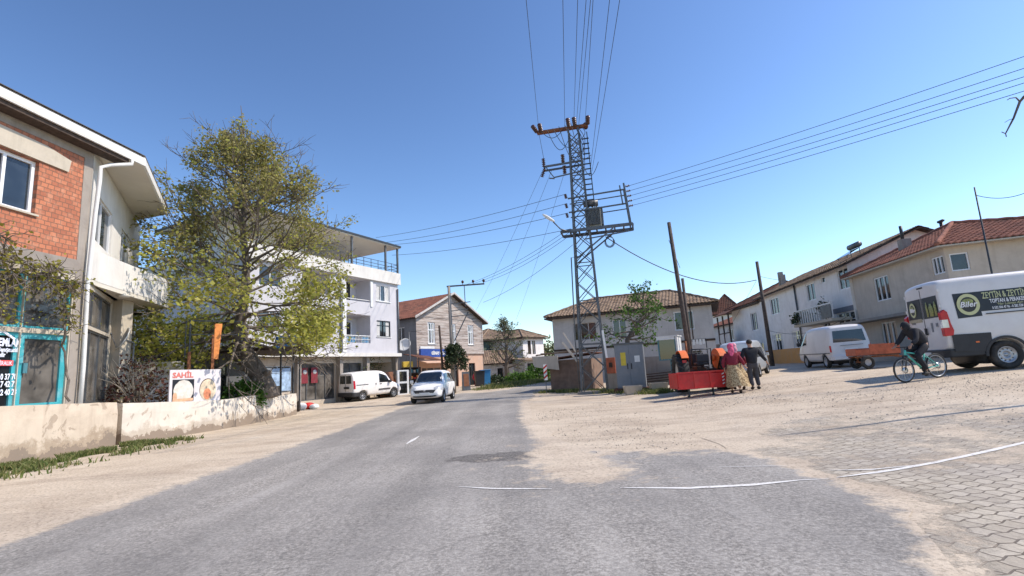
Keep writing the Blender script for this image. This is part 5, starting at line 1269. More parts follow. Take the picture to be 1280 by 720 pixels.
# hanging cable bundle, lamp
m = MB()
for k in range(5): cx = .9+.08*k; m.tube([Vector((1.45+.2*math.cos(t)*(1+.1*k), -.4+.1*k, pzp-.75+.3*math.sin(t))) for t in [i*.63+k for i in range(11)]], .012, 4)
m.build('cable_coil', M['cable'], py_)
la = PH(714, 296); lb = PH(703, 292); lc = PH(690, 272)
m = MB(); m.tube([(la.x+.3, -.6, la.z), (lb.x, -.8, lb.z+.05), (lb.x-.35, -1.0, lb.z+.45)], .035, 8); lo_ = m.build('lamp_arm', M['galv'], py_)
m = MB(); m.sphere(Vector((0, 0, 0)), (.42, .13, .09), 14, Matrix.Translation((lb.x-.58, -1.05, lb.z+.68)) @ Matrix.Rotation(R_(38), 4, 'Y')); m.build('lamp_head', M['white_paint'], lo_)
m = MB(); g_ = PH(714, 322, -.7); g2_ = PH(719, 425, -.7); m.tube([(g_.x+.45, -.7, g_.z+.02), (g_.x, -.7, g_.z), (g2_.x, -.7, g2_.z), (g2_.x+.03, -.7, .1)], .035, 6); m.build('conduit', M['galv'], py_)
m = MB(); m.box(-.85, .85, -.85, .85, -.3, .12); m.build('footing', M['concrete'], py_)

# ================================================================ POLES
def polething(name, label, px0, py0, px1, py1, Y, r0, r1, mat, group='utility poles around the square', n=12, lean=True):
    b = at(px0, py0, Y); zb = tz(b.x, b.y); t_ = at(px1, py1, Y)
    t = thing(name, label, 'pole', (b.x, b.y, zb), 0, group); m = MB()
    x = t_.x-b.x; z = t_.z-zb; m.tube([(0, 0, -.2), (x*.5+.02, .02, z*.5), (x, 0, z)], [r0, (r0+r1)/2, r1], n); m.build('shaft', M[mat], t); return t, Vector((x, 0, z))
t, tp_ = polething('utility_pole', 'grey pole with a one-sided arm of insulators at the wooden gable house', 567, 490, 561, 358, 36, .16, .10, 'concrete')
m = MB(); m.bar((tp_.x-.15, 0, tp_.z), (tp_.x+2.55, -.1, tp_.z+.02), .08, .1); m.bar((tp_.x+1.1, 0, tp_.z), (tp_.x+1.12, 0, tp_.z-1.5), .05)
for k, (dz_, dx_) in enumerate(((-1.2, 1.5), (-1.7, 1.3), (-2.1, 1.6))): m.bar((tp_.x-.1, -.05, tp_.z+dz_-.1), (tp_.x+dx_, -.05, tp_.z+dz_), .05)
m.bar((tp_.x+.25, 0, tp_.z-3.9), (tp_.x+1.3, 0, tp_.z-1.9), .07); m.build('crossarm', M['galv'], t)
for k in (1.0, 1.75, 2.5):
    m = MB(); m.tube([(tp_.x+k, -.05, tp_.z+.02), (tp_.x+k, -.05, tp_.z+.18)], .02, 6); m.sphere(Vector((tp_.x+k, -.05, tp_.z+.26)), (.1, .1, .12), 10); m.build('insulator', M['ceramic'], t)
t, _ = polething('sign_pole', 'thin pale pole rising beside the left end of the blue shop sign', 514, 492, 511, 415, 37, .05, .04, 'galv', None, 8)
m = MB(); m.bar((_.x, 0, _.z), (_.x+.9, 0, _.z+.05), .03); m.build('bracket', M['dark_metal'], t)
polething('utility_pole', 'slim black pole in front of the right end of the blue shop sign', 555, 490, 549, 407, 35.5, .09, .07, 'wood_dark')
polething('utility_pole', 'leaning dark wooden pole rising behind the tractor, tallest of that pair', 867, 478, 836, 278, 23, .115, .08, 'wood_pole')
polething('utility_pole', 'short wooden pole stub standing close behind the leaning pole', 868, 478, 853, 348, 23.8, .08, .065, 'wood_pole')
polething('utility_pole', 'dark wooden pole at the corner of the white house with orange base', 966, 458, 946, 327, 35, .15, .10, 'wood_pole')
t, mp_ = polething('antenna_mast', 'thin dark mast with a cable at the wall of the cream corner house', 1241, 352, 1218, 234, 18.5, .035, .025, 'dark_metal', None, 8)

# ================================================================ CABLES
def wire(p, q, sag=.15, r=.014, label='thin overhead cable running from the pylon', grp='overhead cables'):
    p = Vector(p); q = Vector(q); L = (q-p).length; n = 16; pts = [p.lerp(q, i/n)-Vector((0, 0, 4*sag*(i/n)*(1-i/n))) for i in range(n+1)]
    m = MB(); m.tube([v-p for v in pts], r, 5); o = m.build('overhead_cable', M['cable']); o.location = p; return tag(o, label, 'cable', grp)
Yp = 27.2
ORD = ['uppermost', 'second', 'third', 'fourth', 'fifth', 'sixth', 'seventh', 'eighth']
for i_, (a, b) in enumerate((((789, 238), (1200, 96)), ((790, 243), (1240, 96)), ((791, 250), (1282, 93)), ((792, 257), (1282, 101)), ((792, 263), (1282, 111)))):
    LA = '%s of the five cables from the pylon frame to the upper right' % (ORD[i_] if i_ < 4 else 'lowest')
    dx, dy = b[0]-a[0], b[1]-a[1]; e = (1420, a[1]+dy/dx*(1420-a[0])+2); wire(RT[i_], at(*e, 13), .12, .011, LA, 'five cables to the upper right')
for i_, (a, b) in enumerate((((704, 256), (470, 297)), ((704, 262), (482, 303)), ((703, 269), (490, 306)), ((714, 286), (490, 319)))):
    LB = '%s of the four cables between pylon and apartment block' % (ORD[i_] if i_ < 3 else 'lowest')
    wire(LT[i_] if i_ < 3 else at(*a, Yp), at(*b, 42), .25, .014, LB, 'four cables to the apartment block')
for i_, (a, b) in enumerate((((708, 288), (579, 357)), ((711, 291), (590, 355)), ((714, 293), (604, 353)), ((716, 306), (604, 378)))):
    LC = '%s of the four cables slanting down to the pole at the gable house' % (ORD[i_] if i_ < 3 else 'lowest')
    wire(at(*a, Yp), at(*b, 36), .3, .011, LC, 'four cables to the far pole')
for i_, (a, b) in enumerate((((673, 158), (667, 96)), ((706, 160), (705, 96)), ((717, 160), (719, 96)), ((720, 160), (725, 96)), ((723, 160), (729, 96)), ((731, 158), (735, 96)), ((737, 220), (751, 96)), ((740, 214), (759, 96)))):
    LD = '%s of the eight cables rising steeply from the pylon top' % (['leftmost']+ORD[1:7]+['rightmost'])[i_]
    k = (-60-a[1])/(b[1]-a[1]); e = (a[0]+(b[0]-a[0])*k, -60); wire(at(*a, Yp), at(*e, 12), .05, .010, LD, 'cables rising from the pylon top')
for i_, (a, b) in enumerate((((678, 214), (622, 330)), ((690, 212), (640, 330)), ((706, 214), (668, 330)))):
    LE = '%s of the three faint cables slanting down left from the lower pylon arm' % ['leftmost', 'middle', 'rightmost'][i_]
    wire(at(*a, Yp), at(a[0]+(b[0]-a[0])*1.6, a[1]+(b[1]-a[1])*1.6, 62), .3, .009, LE, 'cables behind the pylon')
wire(at(673, 163, Yp), at(681, 205, Yp), 0, .012, 'short cable dropping between the two left insulators of the pylon')
wire(at(757, 296, Yp), at(945, 350, 35), 1.1, .028, 'thick sagging cable from the pylon to the pole at the white house')
wire(at(948, 345, 35), at(1000, 352, 42), .1, .012, 'short cable from the wooden pole to the white house')
wire(at(957, 412, 35), at(1060, 395, 29), .6, .012, 'sagging cable across the white house wall')
wire(at(1220, 244, 18.5), at(1300, 232, 16), .25, .012, 'cable leaving the thin mast towards the right edge')
wire(at(946, 350, 35), at(893, 440, 60), .1, .01, 'thin cable from the wooden pole down into the side street')
wire(at(850, 335, 23), at(836, 300, 23.1), .0, .012, 'short cable tied near the top of the leaning wooden pole')

# ---- dry branch reaching in at the upper right
rnd.seed(21)
tb_ = Vector((15.4, 8.6, tz(15.4, 8.6))); YB = 9; t = thing('bare_tree', 'bare tree whose dry twig reaches into the sky at the right edge', 'tree', tb_)
q0 = at(1320, 98, YB); q1 = at(1280, 121, YB); q2 = at(1275, 127, YB); q3 = at(1267, 148, YB); q4 = at(1257, 167, YB); l = lambda v: v-tb_
m = MB(); m.tube([(0, 0, -.2), (-.1, 0, 1.8), (-.4, 0, 4.2), (-.6, .1, 6.0)], [.2, .17, .12, .05], 10); m.build('trunk', M['bark'], t)
m = MB(); m.tube([(-.45, 0, 4.2), l(q0)+Vector((1.5, 0, .1)), l(q0), l(q1), l(q2)], [.08, .055, .035, .028, .022], 6); m.tube([l(q2), l(q3), l(q4)], [.023, .018, .011], 5)
m.tube([l(q2), l(at(1270, 122, YB)), l(at(1262, 123, YB)), l(at(1259, 125, YB))], [.016, .012, .009, .007], 5); m.tube([l(q4), l(at(1252, 165, YB))], .008, 4); m.tube([l(q4), l(at(1258, 171, YB))], .008, 4); m.tube([l(q3), l(at(1261, 150, YB)), l(at(1256, 153, YB))], .006, 4)
for k in range(5):
    pts, _d = wander((-.55, .1, 5.6), (rnd.uniform(0, 1), rnd.uniform(-1, 1), rnd.uniform(.3, 1)), 1.6, 5, .2); m.tube(pts, [.03, .024, .018, .012, .008, .004], 5)
m.build('branches', M['bark'], t)
# ================================================================ VEHICLES
V_ = Vector
M['car_white'] = plain('white_car_paint', (.83, .81, .78), .35, var=.03, scale=2, dirt=(.5, .46, .4), dirt_amt=.22, coat=.15)
M['van_white'] = plain('white_van_paint', (.70, .67, .65), .38, var=.04, scale=2, dirt=(.42, .38, .33), dirt_amt=.25, coat=.3)
M['car_glass'] = glassy('car_glass', (.015, .018, .02), .03)
M['lamp_red'] = plain('red_lamp', S((190, 20, 35)), .25, var=.15)
M['lamp_clear'] = plain('clear_lamp', (.6, .6, .6), .15, .3, var=.2)
M['rim'] = plain('wheel_rim', (.42, .43, .45), .4, .6, var=.1)
M['plate'] = plain('number_plate', (.75, .75, .73), .5, var=.02)
M['tractor_orange'] = plain('tractor_orange', (.78, .17, .035), .5, var=.15, dirt=(.35, .2, .12))
def bake(o):
    dg = bpy.context.evaluated_depsgraph_get(); dg.update(); me = bpy.data.meshes.new_from_object(o.evaluated_get(dg)); o.modifiers.clear(); o.data = me
BOXY = False
def ringpts(s):
    x, zb, zs, zr, wb, ws, wr = s[:7]; dx = s[7] if len(s) > 7 else 0
    h = [(0, zb), (wb*.8, zb), (wb, zb+.07), (max(wb, ws)*1.005, zb+(zs-zb)*.55), (ws, zs), (wr, zr-.07*min(1, (zr-zs)*3)), (wr*.86, zr), (0, zr+.015)]
    if BOXY: h[4:8] = [(ws, zs), (wr*1.02, zr-.10), (wr*.99, zr-.02), (0, zr+.02)]
    f = [(x+dx*(z-zb)/(max(zr-zb, .01)), y, z) for y, z in h]
    return f
def carbody(parent, st, wheels, rw, mat, wtrack, name='body', sub=2, crease_caps=.7):
    vs = []; fs = []; k = 14
    for s in st:
        h = ringpts(s); ring = h+[(p[0], -p[1], p[2]) for p in h[-2:0:-1]]; vs += ring
    for i in range(len(st)-1):
        for j in range(k): fs.append((i*k+j, i*k+(j+1) % k, (i+1)*k+(j+1) % k, (i+1)*k+j))
    for b, rev in ((0, 1), ((len(st)-1)*k, 0)):
        for j in range(7):
            q = [b+j, b+j+1, b+(k-j-1) % k if j < 7 else 0, b+(k-j) % k]
            q = [b+j, b+(j+1), b+((k-(j+1)) % k), b+((k-j) % k)]
            q2 = []
            for v in q:
                if v not in q2: q2.append(v)
            if len(q2) > 2: fs.append(tuple(q2 if not rev else q2[::-1]))
    o = frompy(name, vs, fs, mat, parent, True)
    bm = bmesh.new(); bm.from_mesh(o.data); bmesh.ops.recalc_face_normals(bm, faces=bm.faces)
    cl = bm.edges.layers.float.new('crease_edge')
    n = len(vs)
    for e in bm.edges:
        a, b = e.verts[0].index//k, e.verts[1].index//k
        if a == b and (a == 0 or a == len(st)-1): e[cl] = crease_caps
    bm.to_mesh(o.data); bm.free()
    for p in o.data.polygons: p.use_smooth = True
    o.modifiers.new('s', 'SUBSURF').levels = sub; o.modifiers['s'].render_levels = sub
    cut = []
    for (wx, wz) in wheels:
        for sg in (1, -1):
            m = MB(); m.lathe([(rw*1.17, 0), (rw*1.17, .6)], 28, Matrix.Translation((wx, sg*(wtrack-.26) if sg > 0 else -(wtrack-.26)-.6, wz)) @ Matrix.Rotation(R_(-90), 4, 'X'))
            if sg > 0: pass
            c = m.build('cutter', mat, parent, smooth=False); cut.append(c); bo = o.modifiers.new('b', 'BOOLEAN'); bo.object = c; bo.operation = 'DIFFERENCE'; bo.solver = 'EXACT'
    bake(o)
    for c in cut: bpy.data.objects.remove(c)
    return o
def onbody(parent, body, name, quad, mat, off=.006, n=10, label=None):
    """patch given by 4 corners (bl, br, tr, tl), laid on the body surface"""
    a, b, c, d = map(Vector, quad); vs = []; fs = []
    for j in range(n+1):
        for i in range(n+1):
            u, v = i/n, j/n; vs.append((a.lerp(b, u)).lerp(d.lerp(c, u), v))
    fs = [(j*(n+1)+i, j*(n+1)+i+1, (j+1)*(n+1)+i+1, (j+1)*(n+1)+i) for j in range(n) for i in range(n)]
    o = frompy(name, vs, fs, mat, parent, True); sw = o.modifiers.new('w', 'SHRINKWRAP'); sw.target = body; sw.wrap_method = 'NEAREST_SURFACEPOINT'; sw.wrap_mode = 'ABOVE_SURFACE'; sw.offset = off
    if label: o['label'] = label
    return o
def wheel(parent, x, y, r, wd, side, style='alloy', rimr=.66, rot=0):
    T = Matrix.Translation((x, y, r)) @ Matrix.Rotation(R_(-90*side), 4, 'X')      # axis outwards
    m = MB(); h = wd/2
    m.lathe([(r*rimr, -h*.8), (r*.9, -h), (r*.985, -h*.75), (r, -h*.3), (r, h*.3), (r*.985, h*.75), (r*.9, h), (r*rimr, h*.85), (r*rimr*.97, h*.3), (r*rimr*.97, -h*.5)], 32, T, True)
    w_ = m.build('wheel', M['rubber'], parent)
    k = MB()
    R0 = r*rimr
    if style == 'alloy':
        k.lathe([(R0*.99, -h*.5), (R0*.99, h*.7), (R0*.90, h*.72), (R0*.88, -h*.4)], 28, T, True)
        k.lathe([(.001, h*.35), (R0*.24, h*.4), (R0*.24, h*.55), (.001, h*.6)], 16, T)
        for i in range(7):
            a = 2*math.pi*i/7; c, s_ = math.cos(a), math.sin(a)
            k.add([T @ Vector((c*rr-s_*ww, s_*rr+c*ww, zz)) for rr, ww, zz in ((R0*.2, R0*.1, h*.55), (R0*.2, -R0*.1, h*.55), (R0*.92, -R0*.08, h*.68), (R0*.92, R0*.08, h*.68), (R0*.2, R0*.1, h*.3), (R0*.2, -R0*.1, h*.3), (R0*.92, -R0*.08, h*.45), (R0*.92, R0*.08, h*.45))], [(0, 1, 2, 3), (7, 6, 5, 4), (0, 3, 7, 4), (1, 5, 6, 2)])
    else:
        k.lathe([(R0*.99, -h*.5), (R0*.99, h*.75), (R0*.88, h*.7), (R0*.80, h*.25), (R0*.55, h*.45), (R0*.38, h*.5), (R0*.36, h*.2), (R0*.2, h*.2), (R0*.18, h*.45), (.001, h*.45)], 32, T)
    rm = k.build('rim', M['rim'], w_)
    if style != 'alloy':
        q = MB()
        for i in range(10):
            a = 2*math.pi*i/10; q.lathe([(R0*.07, h*.30), (R0*.07, h*.41)], 8, T @ Matrix.Translation((math.cos(a)*R0*.68, math.sin(a)*R0*.68, 0)))
        q.build('rim_holes', M['black_plastic'], rm)
    m = MB(); m.lathe([(.001, -h*.5), (R0*.95, -h*.5), (R0*.95, -h*.35), (.001, -h*.35)], 24, T); m.build('brake_drum', M['black_plastic'], w_)
    return w_
def archplug(parent, x, r, w_):
    m = MB(); m.lathe([(r*1.165, -(w_-.27)), (r*1.165, w_-.27)], 24, Matrix.Translation((x, 0, r)) @ Matrix.Rotation(R_(-90), 4, 'X')); 
    # clipped above the ground
    m.v = [(a, b, max(c, .16)) for a, b, c in m.v]; m.build('wheel_housing', M['black_plastic'], parent)
def placev(name, label, cat, px, py, Y, heading, group=None):
    p = at(px, py, Y); z = tz(p.x, p.y); h = Vector(heading).normalized()
    return thing(name, label, cat, (p.x, p.y, z), math.atan2(h.y, h.x), group)

# ---- small delivery van (x forward, origin at the rear right corner on the ground)
def settle(t, L, w_):
    """tilt a vehicle so that it stands on the terrain"""
    R = Matrix.Rotation(t.rotation_euler.z, 3, 'Z'); o = t.location
    def g(x, y): p = R @ Vector((x, y, 0)); return tz(o.x+p.x, o.y+p.y)
    za, zb, zc, zd = g(.15*L, -w_), g(.85*L, -w_), g(.15*L, w_), g(.85*L, w_)
    pitch = math.atan2(((zb+zd)-(za+zc))/2, .7*L); roll = math.atan2(((zc+zd)-(za+zb))/2, 2*w_)
    t.rotation_euler = (roll, -pitch, t.rotation_euler.z); t.location.z = (za+zb+zc+zd)/4 - math.sin(pitch)*.5*L + .012
hd = Vector((.6, .8)); p = at(442, 500, 32.6)
left = Vector((-hd.y, hd.x)); oc = Vector((p.x, p.y))+left*.83
kv = thing('delivery_van', 'small white delivery van seen from behind in front of the apartment block', 'van', (oc.x, oc.y, tz(oc.x, oc.y)), math.atan2(hd.y, hd.x)); settle(kv, 4, .7)
st = [(.02, .42, 1.02, 1.72, .76, .80, .70), (.10, .36, 1.03, 1.80, .80, .83, .73), (.5, .30, 1.03, 1.84, .81, .835, .74), (1.8, .26, 1.03, 1.86, .81, .835, .74), (2.35, .26, 1.02, 1.83, .81, .835, .72), (2.75, .26, 1.01, 1.66, .81, .83, .68), (3.02, .26, 1.0, 1.22, .81, .82, .70), (3.15, .26, .97, 1.08, .81, .81, .72), (3.6, .27, .84, .96, .79, .79, .68), (3.88, .30, .70, .80, .72, .72, .6), (3.98, .38, .56, .64, .62, .62, .5)]
bd = carbody(kv, st, [(.72, .31), (3.25, .31)], .31, M['car_white'], .83)
for x in (.72, 3.25):
    archplug(kv, x, .31, .83)
    for s_ in (1, -1): wheel(kv, x, s_*.725, .31, .19, s_)
for y0, y1 in ((.06, .60), (-.60, -.06)): onbody(kv, bd, 'rear_window', [(-.1, y1, 1.12), (-.1, y0, 1.12), (-.0, y0*.95, 1.62), (-.0, y1*.95, 1.62)], M['car_glass'])
for s_ in (1, -1):
    onbody(kv, bd, 'tail_light', [(-.04, s_*.86, .78), (.16, s_*.9, .78), (.16, s_*.88, 1.30), (-.02, s_*.84, 1.30)], M['lamp_red'], .012)
    onbody(kv, bd, 'side_window', [(2.02, s_*.9, 1.07), (2.92, s_*.9, 1.05), (2.72, s_*.8, 1.50), (2.05, s_*.8, 1.68)], M['car_glass'], .006)
    m = MB(); m.box(2.78, 2.92, min(s_*.84, s_*1.0), max(s_*.84, s_*1.0), 1.02, 1.17); m.build('wing_mirror', M['black_plastic'], kv, bevel=.02)
    m = MB(); m.box(1.95, 2.9, s_*.85-.012, s_*.85+.012, .58, .66); m.build('rub_strip', M['black_plastic'], kv)
    m = MB(); m.box(.25, 1.15, s_*.847-.008, s_*.847+.008, 1.0, 1.03); m.build('door_rail', M['black_plastic'], kv)
    m = MB(); m.box(1.72, 1.76, s_*.85-.012, s_*.85+.012, .93, 1.06); m.box(2.05, 2.2, s_*.85-.012, s_*.85+.012, .96, 1.0); m.build('door_handle', M['black_plastic'], kv)
    onbody(kv, bd, 'headlight', [(3.55, s_*.80, .68), (3.9, s_*.66, .64), (3.8, s_*.66, .84), (3.5, s_*.76, .88)], M['lamp_clear'], .01)
m = MB(); m.prism([(-.06, -.78), (.05, -.85), (.45, -.855), (.45, .855), (.05, .85), (-.06, .78)], .30, .56); m.build('rear_bumper', M['black_plastic'], kv, bevel=.03)
m = MB(); m.box(-.04, .0, -.38, .12, .80, .93); m.build('number_plate', M['black_plastic'], kv)
onbody(kv, bd, 'windscreen', [(3.02, -.7, 1.08), (3.02, .7, 1.08), (2.6, .62, 1.74), (2.6, -.62, 1.74)], M['car_glass'])
m = MB(); m.box(-.012, .0, -.008, .008, .6, 1.7); m.build('door_gap', M['black_plastic'], kv)

# ---- white people carrier coming towards the camera
hd = Vector((-.05, -1)).normalized(); p = at(531, 506, 26.4)
dc = thing('people_carrier', 'white people carrier driving towards the viewer at the left edge of the road', 'car', (p.x, p.y, tz(p.x, p.y)), math.atan2(hd.y, hd.x))
# origin at the front centre: x runs backwards negative
dc.location = (p.x-hd.x*4.45, p.y-hd.y*4.45, tz(p.x, p.y+4))
st = [(.0, .48, .98, 1.30, .70, .74, .56), (.08, .36, 1.0, 1.52, .80, .83, .60), (.4, .28, 1.0, 1.60, .84, .865, .64), (1.4, .24, .98, 1.66, .85, .875, .67), (2.3, .24, .97, 1.68, .85, .875, .67), (2.75, .24, .97, 1.60, .85, .87, .66), (3.2, .24, .97, 1.28, .85, .865, .68), (3.45, .24, .95, 1.06, .85, .86, .74), (3.9, .24, .86, .97, .83, .84, .72), (4.25, .25, .74, .83, .78, .79, .66), (4.42, .28, .58, .66, .70, .72, .58), (4.46, .36, .48, .52, .62, .64, .5)]
def mpv(t, paint):
    bd = carbody(t, st, [(.75, .32), (3.58, .32)], .32, paint, .87)
    for x in (.75, 3.58):
        archplug(t, x, .32, .87)
        for s_ in (1, -1): wheel(t, x, s_*.765, .32, .2, s_)
    onbody(t, bd, 'windscreen', [(3.52, -.74, 1.02), (3.52, .74, 1.02), (2.80, .62, 1.62), (2.80, -.62, 1.62)], M['car_glass'])
    onbody(t, bd, 'rear_window', [(-.1, .66, 1.06), (-.1, -.66, 1.06), (.02, -.54, 1.46), (.02, .54, 1.46)], M['car_glass'])
    for s_ in (1, -1):
        for a, b, c, d in ((2.0, 3.15, 2.78, 2.02), (1.05, 1.92, 1.94, 1.07), (.25, .97, .99, .45)): onbody(t, bd, 'side_window', [(a, s_*.95, 1.03), (b, s_*.95, 1.02), (c, s_*.8, 1.53), (d, s_*.8, 1.55)], M['car_glass'])
        onbody(t, bd, 'headlight', [(3.98, s_*.86, .66), (4.42, s_*.50, .62), (4.30, s_*.46, .77), (3.95, s_*.8, .86)], M['lamp_clear'], .012)
        onbody(t, bd, 'tail_light', [(-.05, s_*.82, .85), (.2, s_*.9, .85), (.16, s_*.8, 1.25), (-.03, s_*.72, 1.25)], M['lamp_red'], .012)
        m = MB(); m.box(3.0, 3.14, min(s_*.9, s_*1.08), max(s_*.9, s_*1.08), 1.02, 1.18); m.build('wing_mirror', paint, t, bevel=.03)
        m = MB(); m.box(1.3, 1.45, s_*.88-.01, s_*.88+.01, .88, .91); m.box(2.35, 2.5, s_*.88-.01, s_*.88+.01, .88, .91); m.build('door_handle', paint, t)
    onbody(t, bd, 'grille', [(4.6, -.46, .53), (4.6, .46, .53), (4.5, .60, .73), (4.5, -.60, .73)], M['black_plastic'], .014)
    onbody(t, bd, 'lower_grille', [(4.6, -.72, .20), (4.6, .72, .20), (4.6, .56, .39), (4.6, -.56, .39)], M['black_plastic'], .014)
    m = MB(); m.box(4.47, 4.49, -.26, .26, .44, .55); m.build('number_plate', M['plate'], t)
    m = MB(); m.sphere(Vector((4.49, 0, .64)), (.02, .07, .045), 8); m.build('badge', M['rim'], t)
    m = MB(); m.box(-.03, .01, -.26, .26, .74, .86); m.build('number_plate', M['plate'], t)
    return bd
mpv(dc, M['car_white'])

# ---- older white van parked by the white house, seen from behind
hd = Vector((.2, .98)).normalized(); p = at(1043, 462, 23.6); left = Vector((-hd.y, hd.x)); oc = Vector((p.x, p.y))-left*.86
hv = thing('panel_van', 'older white van parked beside the red trailer below the white balcony', 'van', (oc.x, oc.y, tz(oc.x, oc.y)), math.atan2(hd.y, hd.x)); settle(hv, 4.7, .7)
st = [(.02, .42, 1.12, 1.80, .78, .81, .72, .12), (.12, .34, 1.13, 1.90, .83, .855, .76, .1), (.6, .28, 1.13, 1.95, .84, .86, .77), (2.6, .26, 1.12, 1.97, .84, .86, .77), (3.2, .26, 1.12, 1.92, .84, .86, .75), (3.65, .26, 1.1, 1.66, .84, .86, .74), (4.1, .27, 1.05, 1.22, .83, .85, .75), (4.35, .28, .95, 1.02, .82, .82, .72), (4.62, .3, .78, .84, .78, .78, .68), (4.70, .38, .6, .66, .7, .7, .6)]
bd = carbody(hv, st, [(.95, .31), (3.55, .31)], .31, M['van_white'], .86)
for x in (.95, 3.55):
    archplug(hv, x, .31, .86)
    for s_ in (1, -1): wheel(hv, x, s_*.75, .31, .19, s_, 'steel')
onbody(hv, bd, 'rear_window', [(-.1, .68, 1.16), (-.1, -.68, 1.16), (.06, -.62, 1.68), (.06, .62, 1.68)], M['car_glass'])
for s_ in (1, -1):
    onbody(hv, bd, 'tail_light', [(-.04, s_*.86, .72), (.14, s_*.92, .72), (.14, s_*.9, 1.02), (-.02, s_*.85, 1.02)], M['lamp_red'], .012)
    onbody(hv, bd, 'side_window', [(3.05, s_*.95, 1.16), (3.95, s_*.95, 1.14), (3.6, s_*.8, 1.62), (3.08, s_*.8, 1.76)], M['car_glass'])
    m = MB(); m.box(.2, 4.4, s_*.872-.008, s_*.872+.008, .66, .70); m.build('rub_strip', M['galv'], hv)
    m = MB(); m.box(3.8, 3.95, min(s_*.88, s_*1.05), max(s_*.88, s_*1.05), 1.12, 1.3); m.build('wing_mirror', M['black_plastic'], hv, bevel=.02)
m = MB(); m.prism([(-.06, -.78), (.05, -.87), (.4, -.875), (.4, .875), (.05, .87), (-.06, .78)], .36, .56); m.build('rear_bumper', M['van_white'], hv, bevel=.03)
m = MB(); m.box(-.02, .0, -.26, .26, .74, .86); m.build('number_plate', M['plate'], hv)
m = MB()
for y_ in (.0,): m.box(-.012, .012, -.5, .45, .98, 1.0)
m.build('rear_trim', M['galv'], hv)

# ---- pale hatchback behind the couple
hd = Vector((.55, .83)).normalized(); p = at(926, 478, 23.4)
hc = thing('parked_car', 'silvery white car parked behind the walking woman and man', 'car', (p.x, p.y, tz(p.x, p.y)), math.atan2(hd.y, hd.x)); mpv(hc, plain('silver_car_paint', (.55, .57, .58), .3, .3, var=.04, coat=.4)); settle(hc, 4.4, .7)
hc.scale = (.86, .92, .86)

# ---- the big lettered van
hd = Vector((.97, -.25)).normalized(); left = Vector((-hd.y, hd.x)); p = at(1189, 452, 14.9); oc = Vector((p.x, p.y))+left*1.02
bv = thing('lettered_van', 'big white high roof van with dark olive oil lettering panels, parked behind the cyclist', 'van', (oc.x, oc.y, tz(oc.x, oc.y)), math.atan2(hd.y, hd.x)); settle(bv, 6.2, .8); bv.scale = (1.06,)*3
st = [(.0, .60, 1.25, 2.46, .97, 1.0, .90, .06), (.05, .52, 1.25, 2.54, .99, 1.015, .92, .05), (.25, .48, 1.25, 2.57, 1.0, 1.025, .93), (1.6, .46, 1.25, 2.58, 1.0, 1.03, .93), (3.6, .46, 1.25, 2.56, 1.0, 1.03, .93), (4.4, .46, 1.24, 2.46, 1.0, 1.03, .90), (4.9, .46, 1.22, 2.02, 1.0, 1.02, .86), (5.3, .46, 1.18, 1.42, .99, 1.01, .86), (5.75, .47, 1.0, 1.12, .95, .96, .8), (6.05, .5, .8, .9, .86, .86, .72), (6.12, .56, .7, .78, .78, .78, .66)]
BOXY = True
bd = carbody(bv, st, [(1.28, .37), (5.1, .37)], .37, M['van_white'], 1.02, crease_caps=.85); BOXY = False
for x in (1.28, 5.1):
    archplug(bv, x, .37, 1.02)
    for s_ in (1, -1): wheel(bv, x, s_*.90, .37, .24, s_, 'steel', .60)
def rx(y, z):
    h_, l_, *_o = bd.ray_cast(V_((-2, y, z)), V_((1, 0, 0))); return l_.x if h_ else 0.
def sy(z, x=.6):
    h_, l_, *_o = bd.ray_cast(V_((x, -3, z)), V_((0, 1, 0))); return l_.y if h_ else -1.03
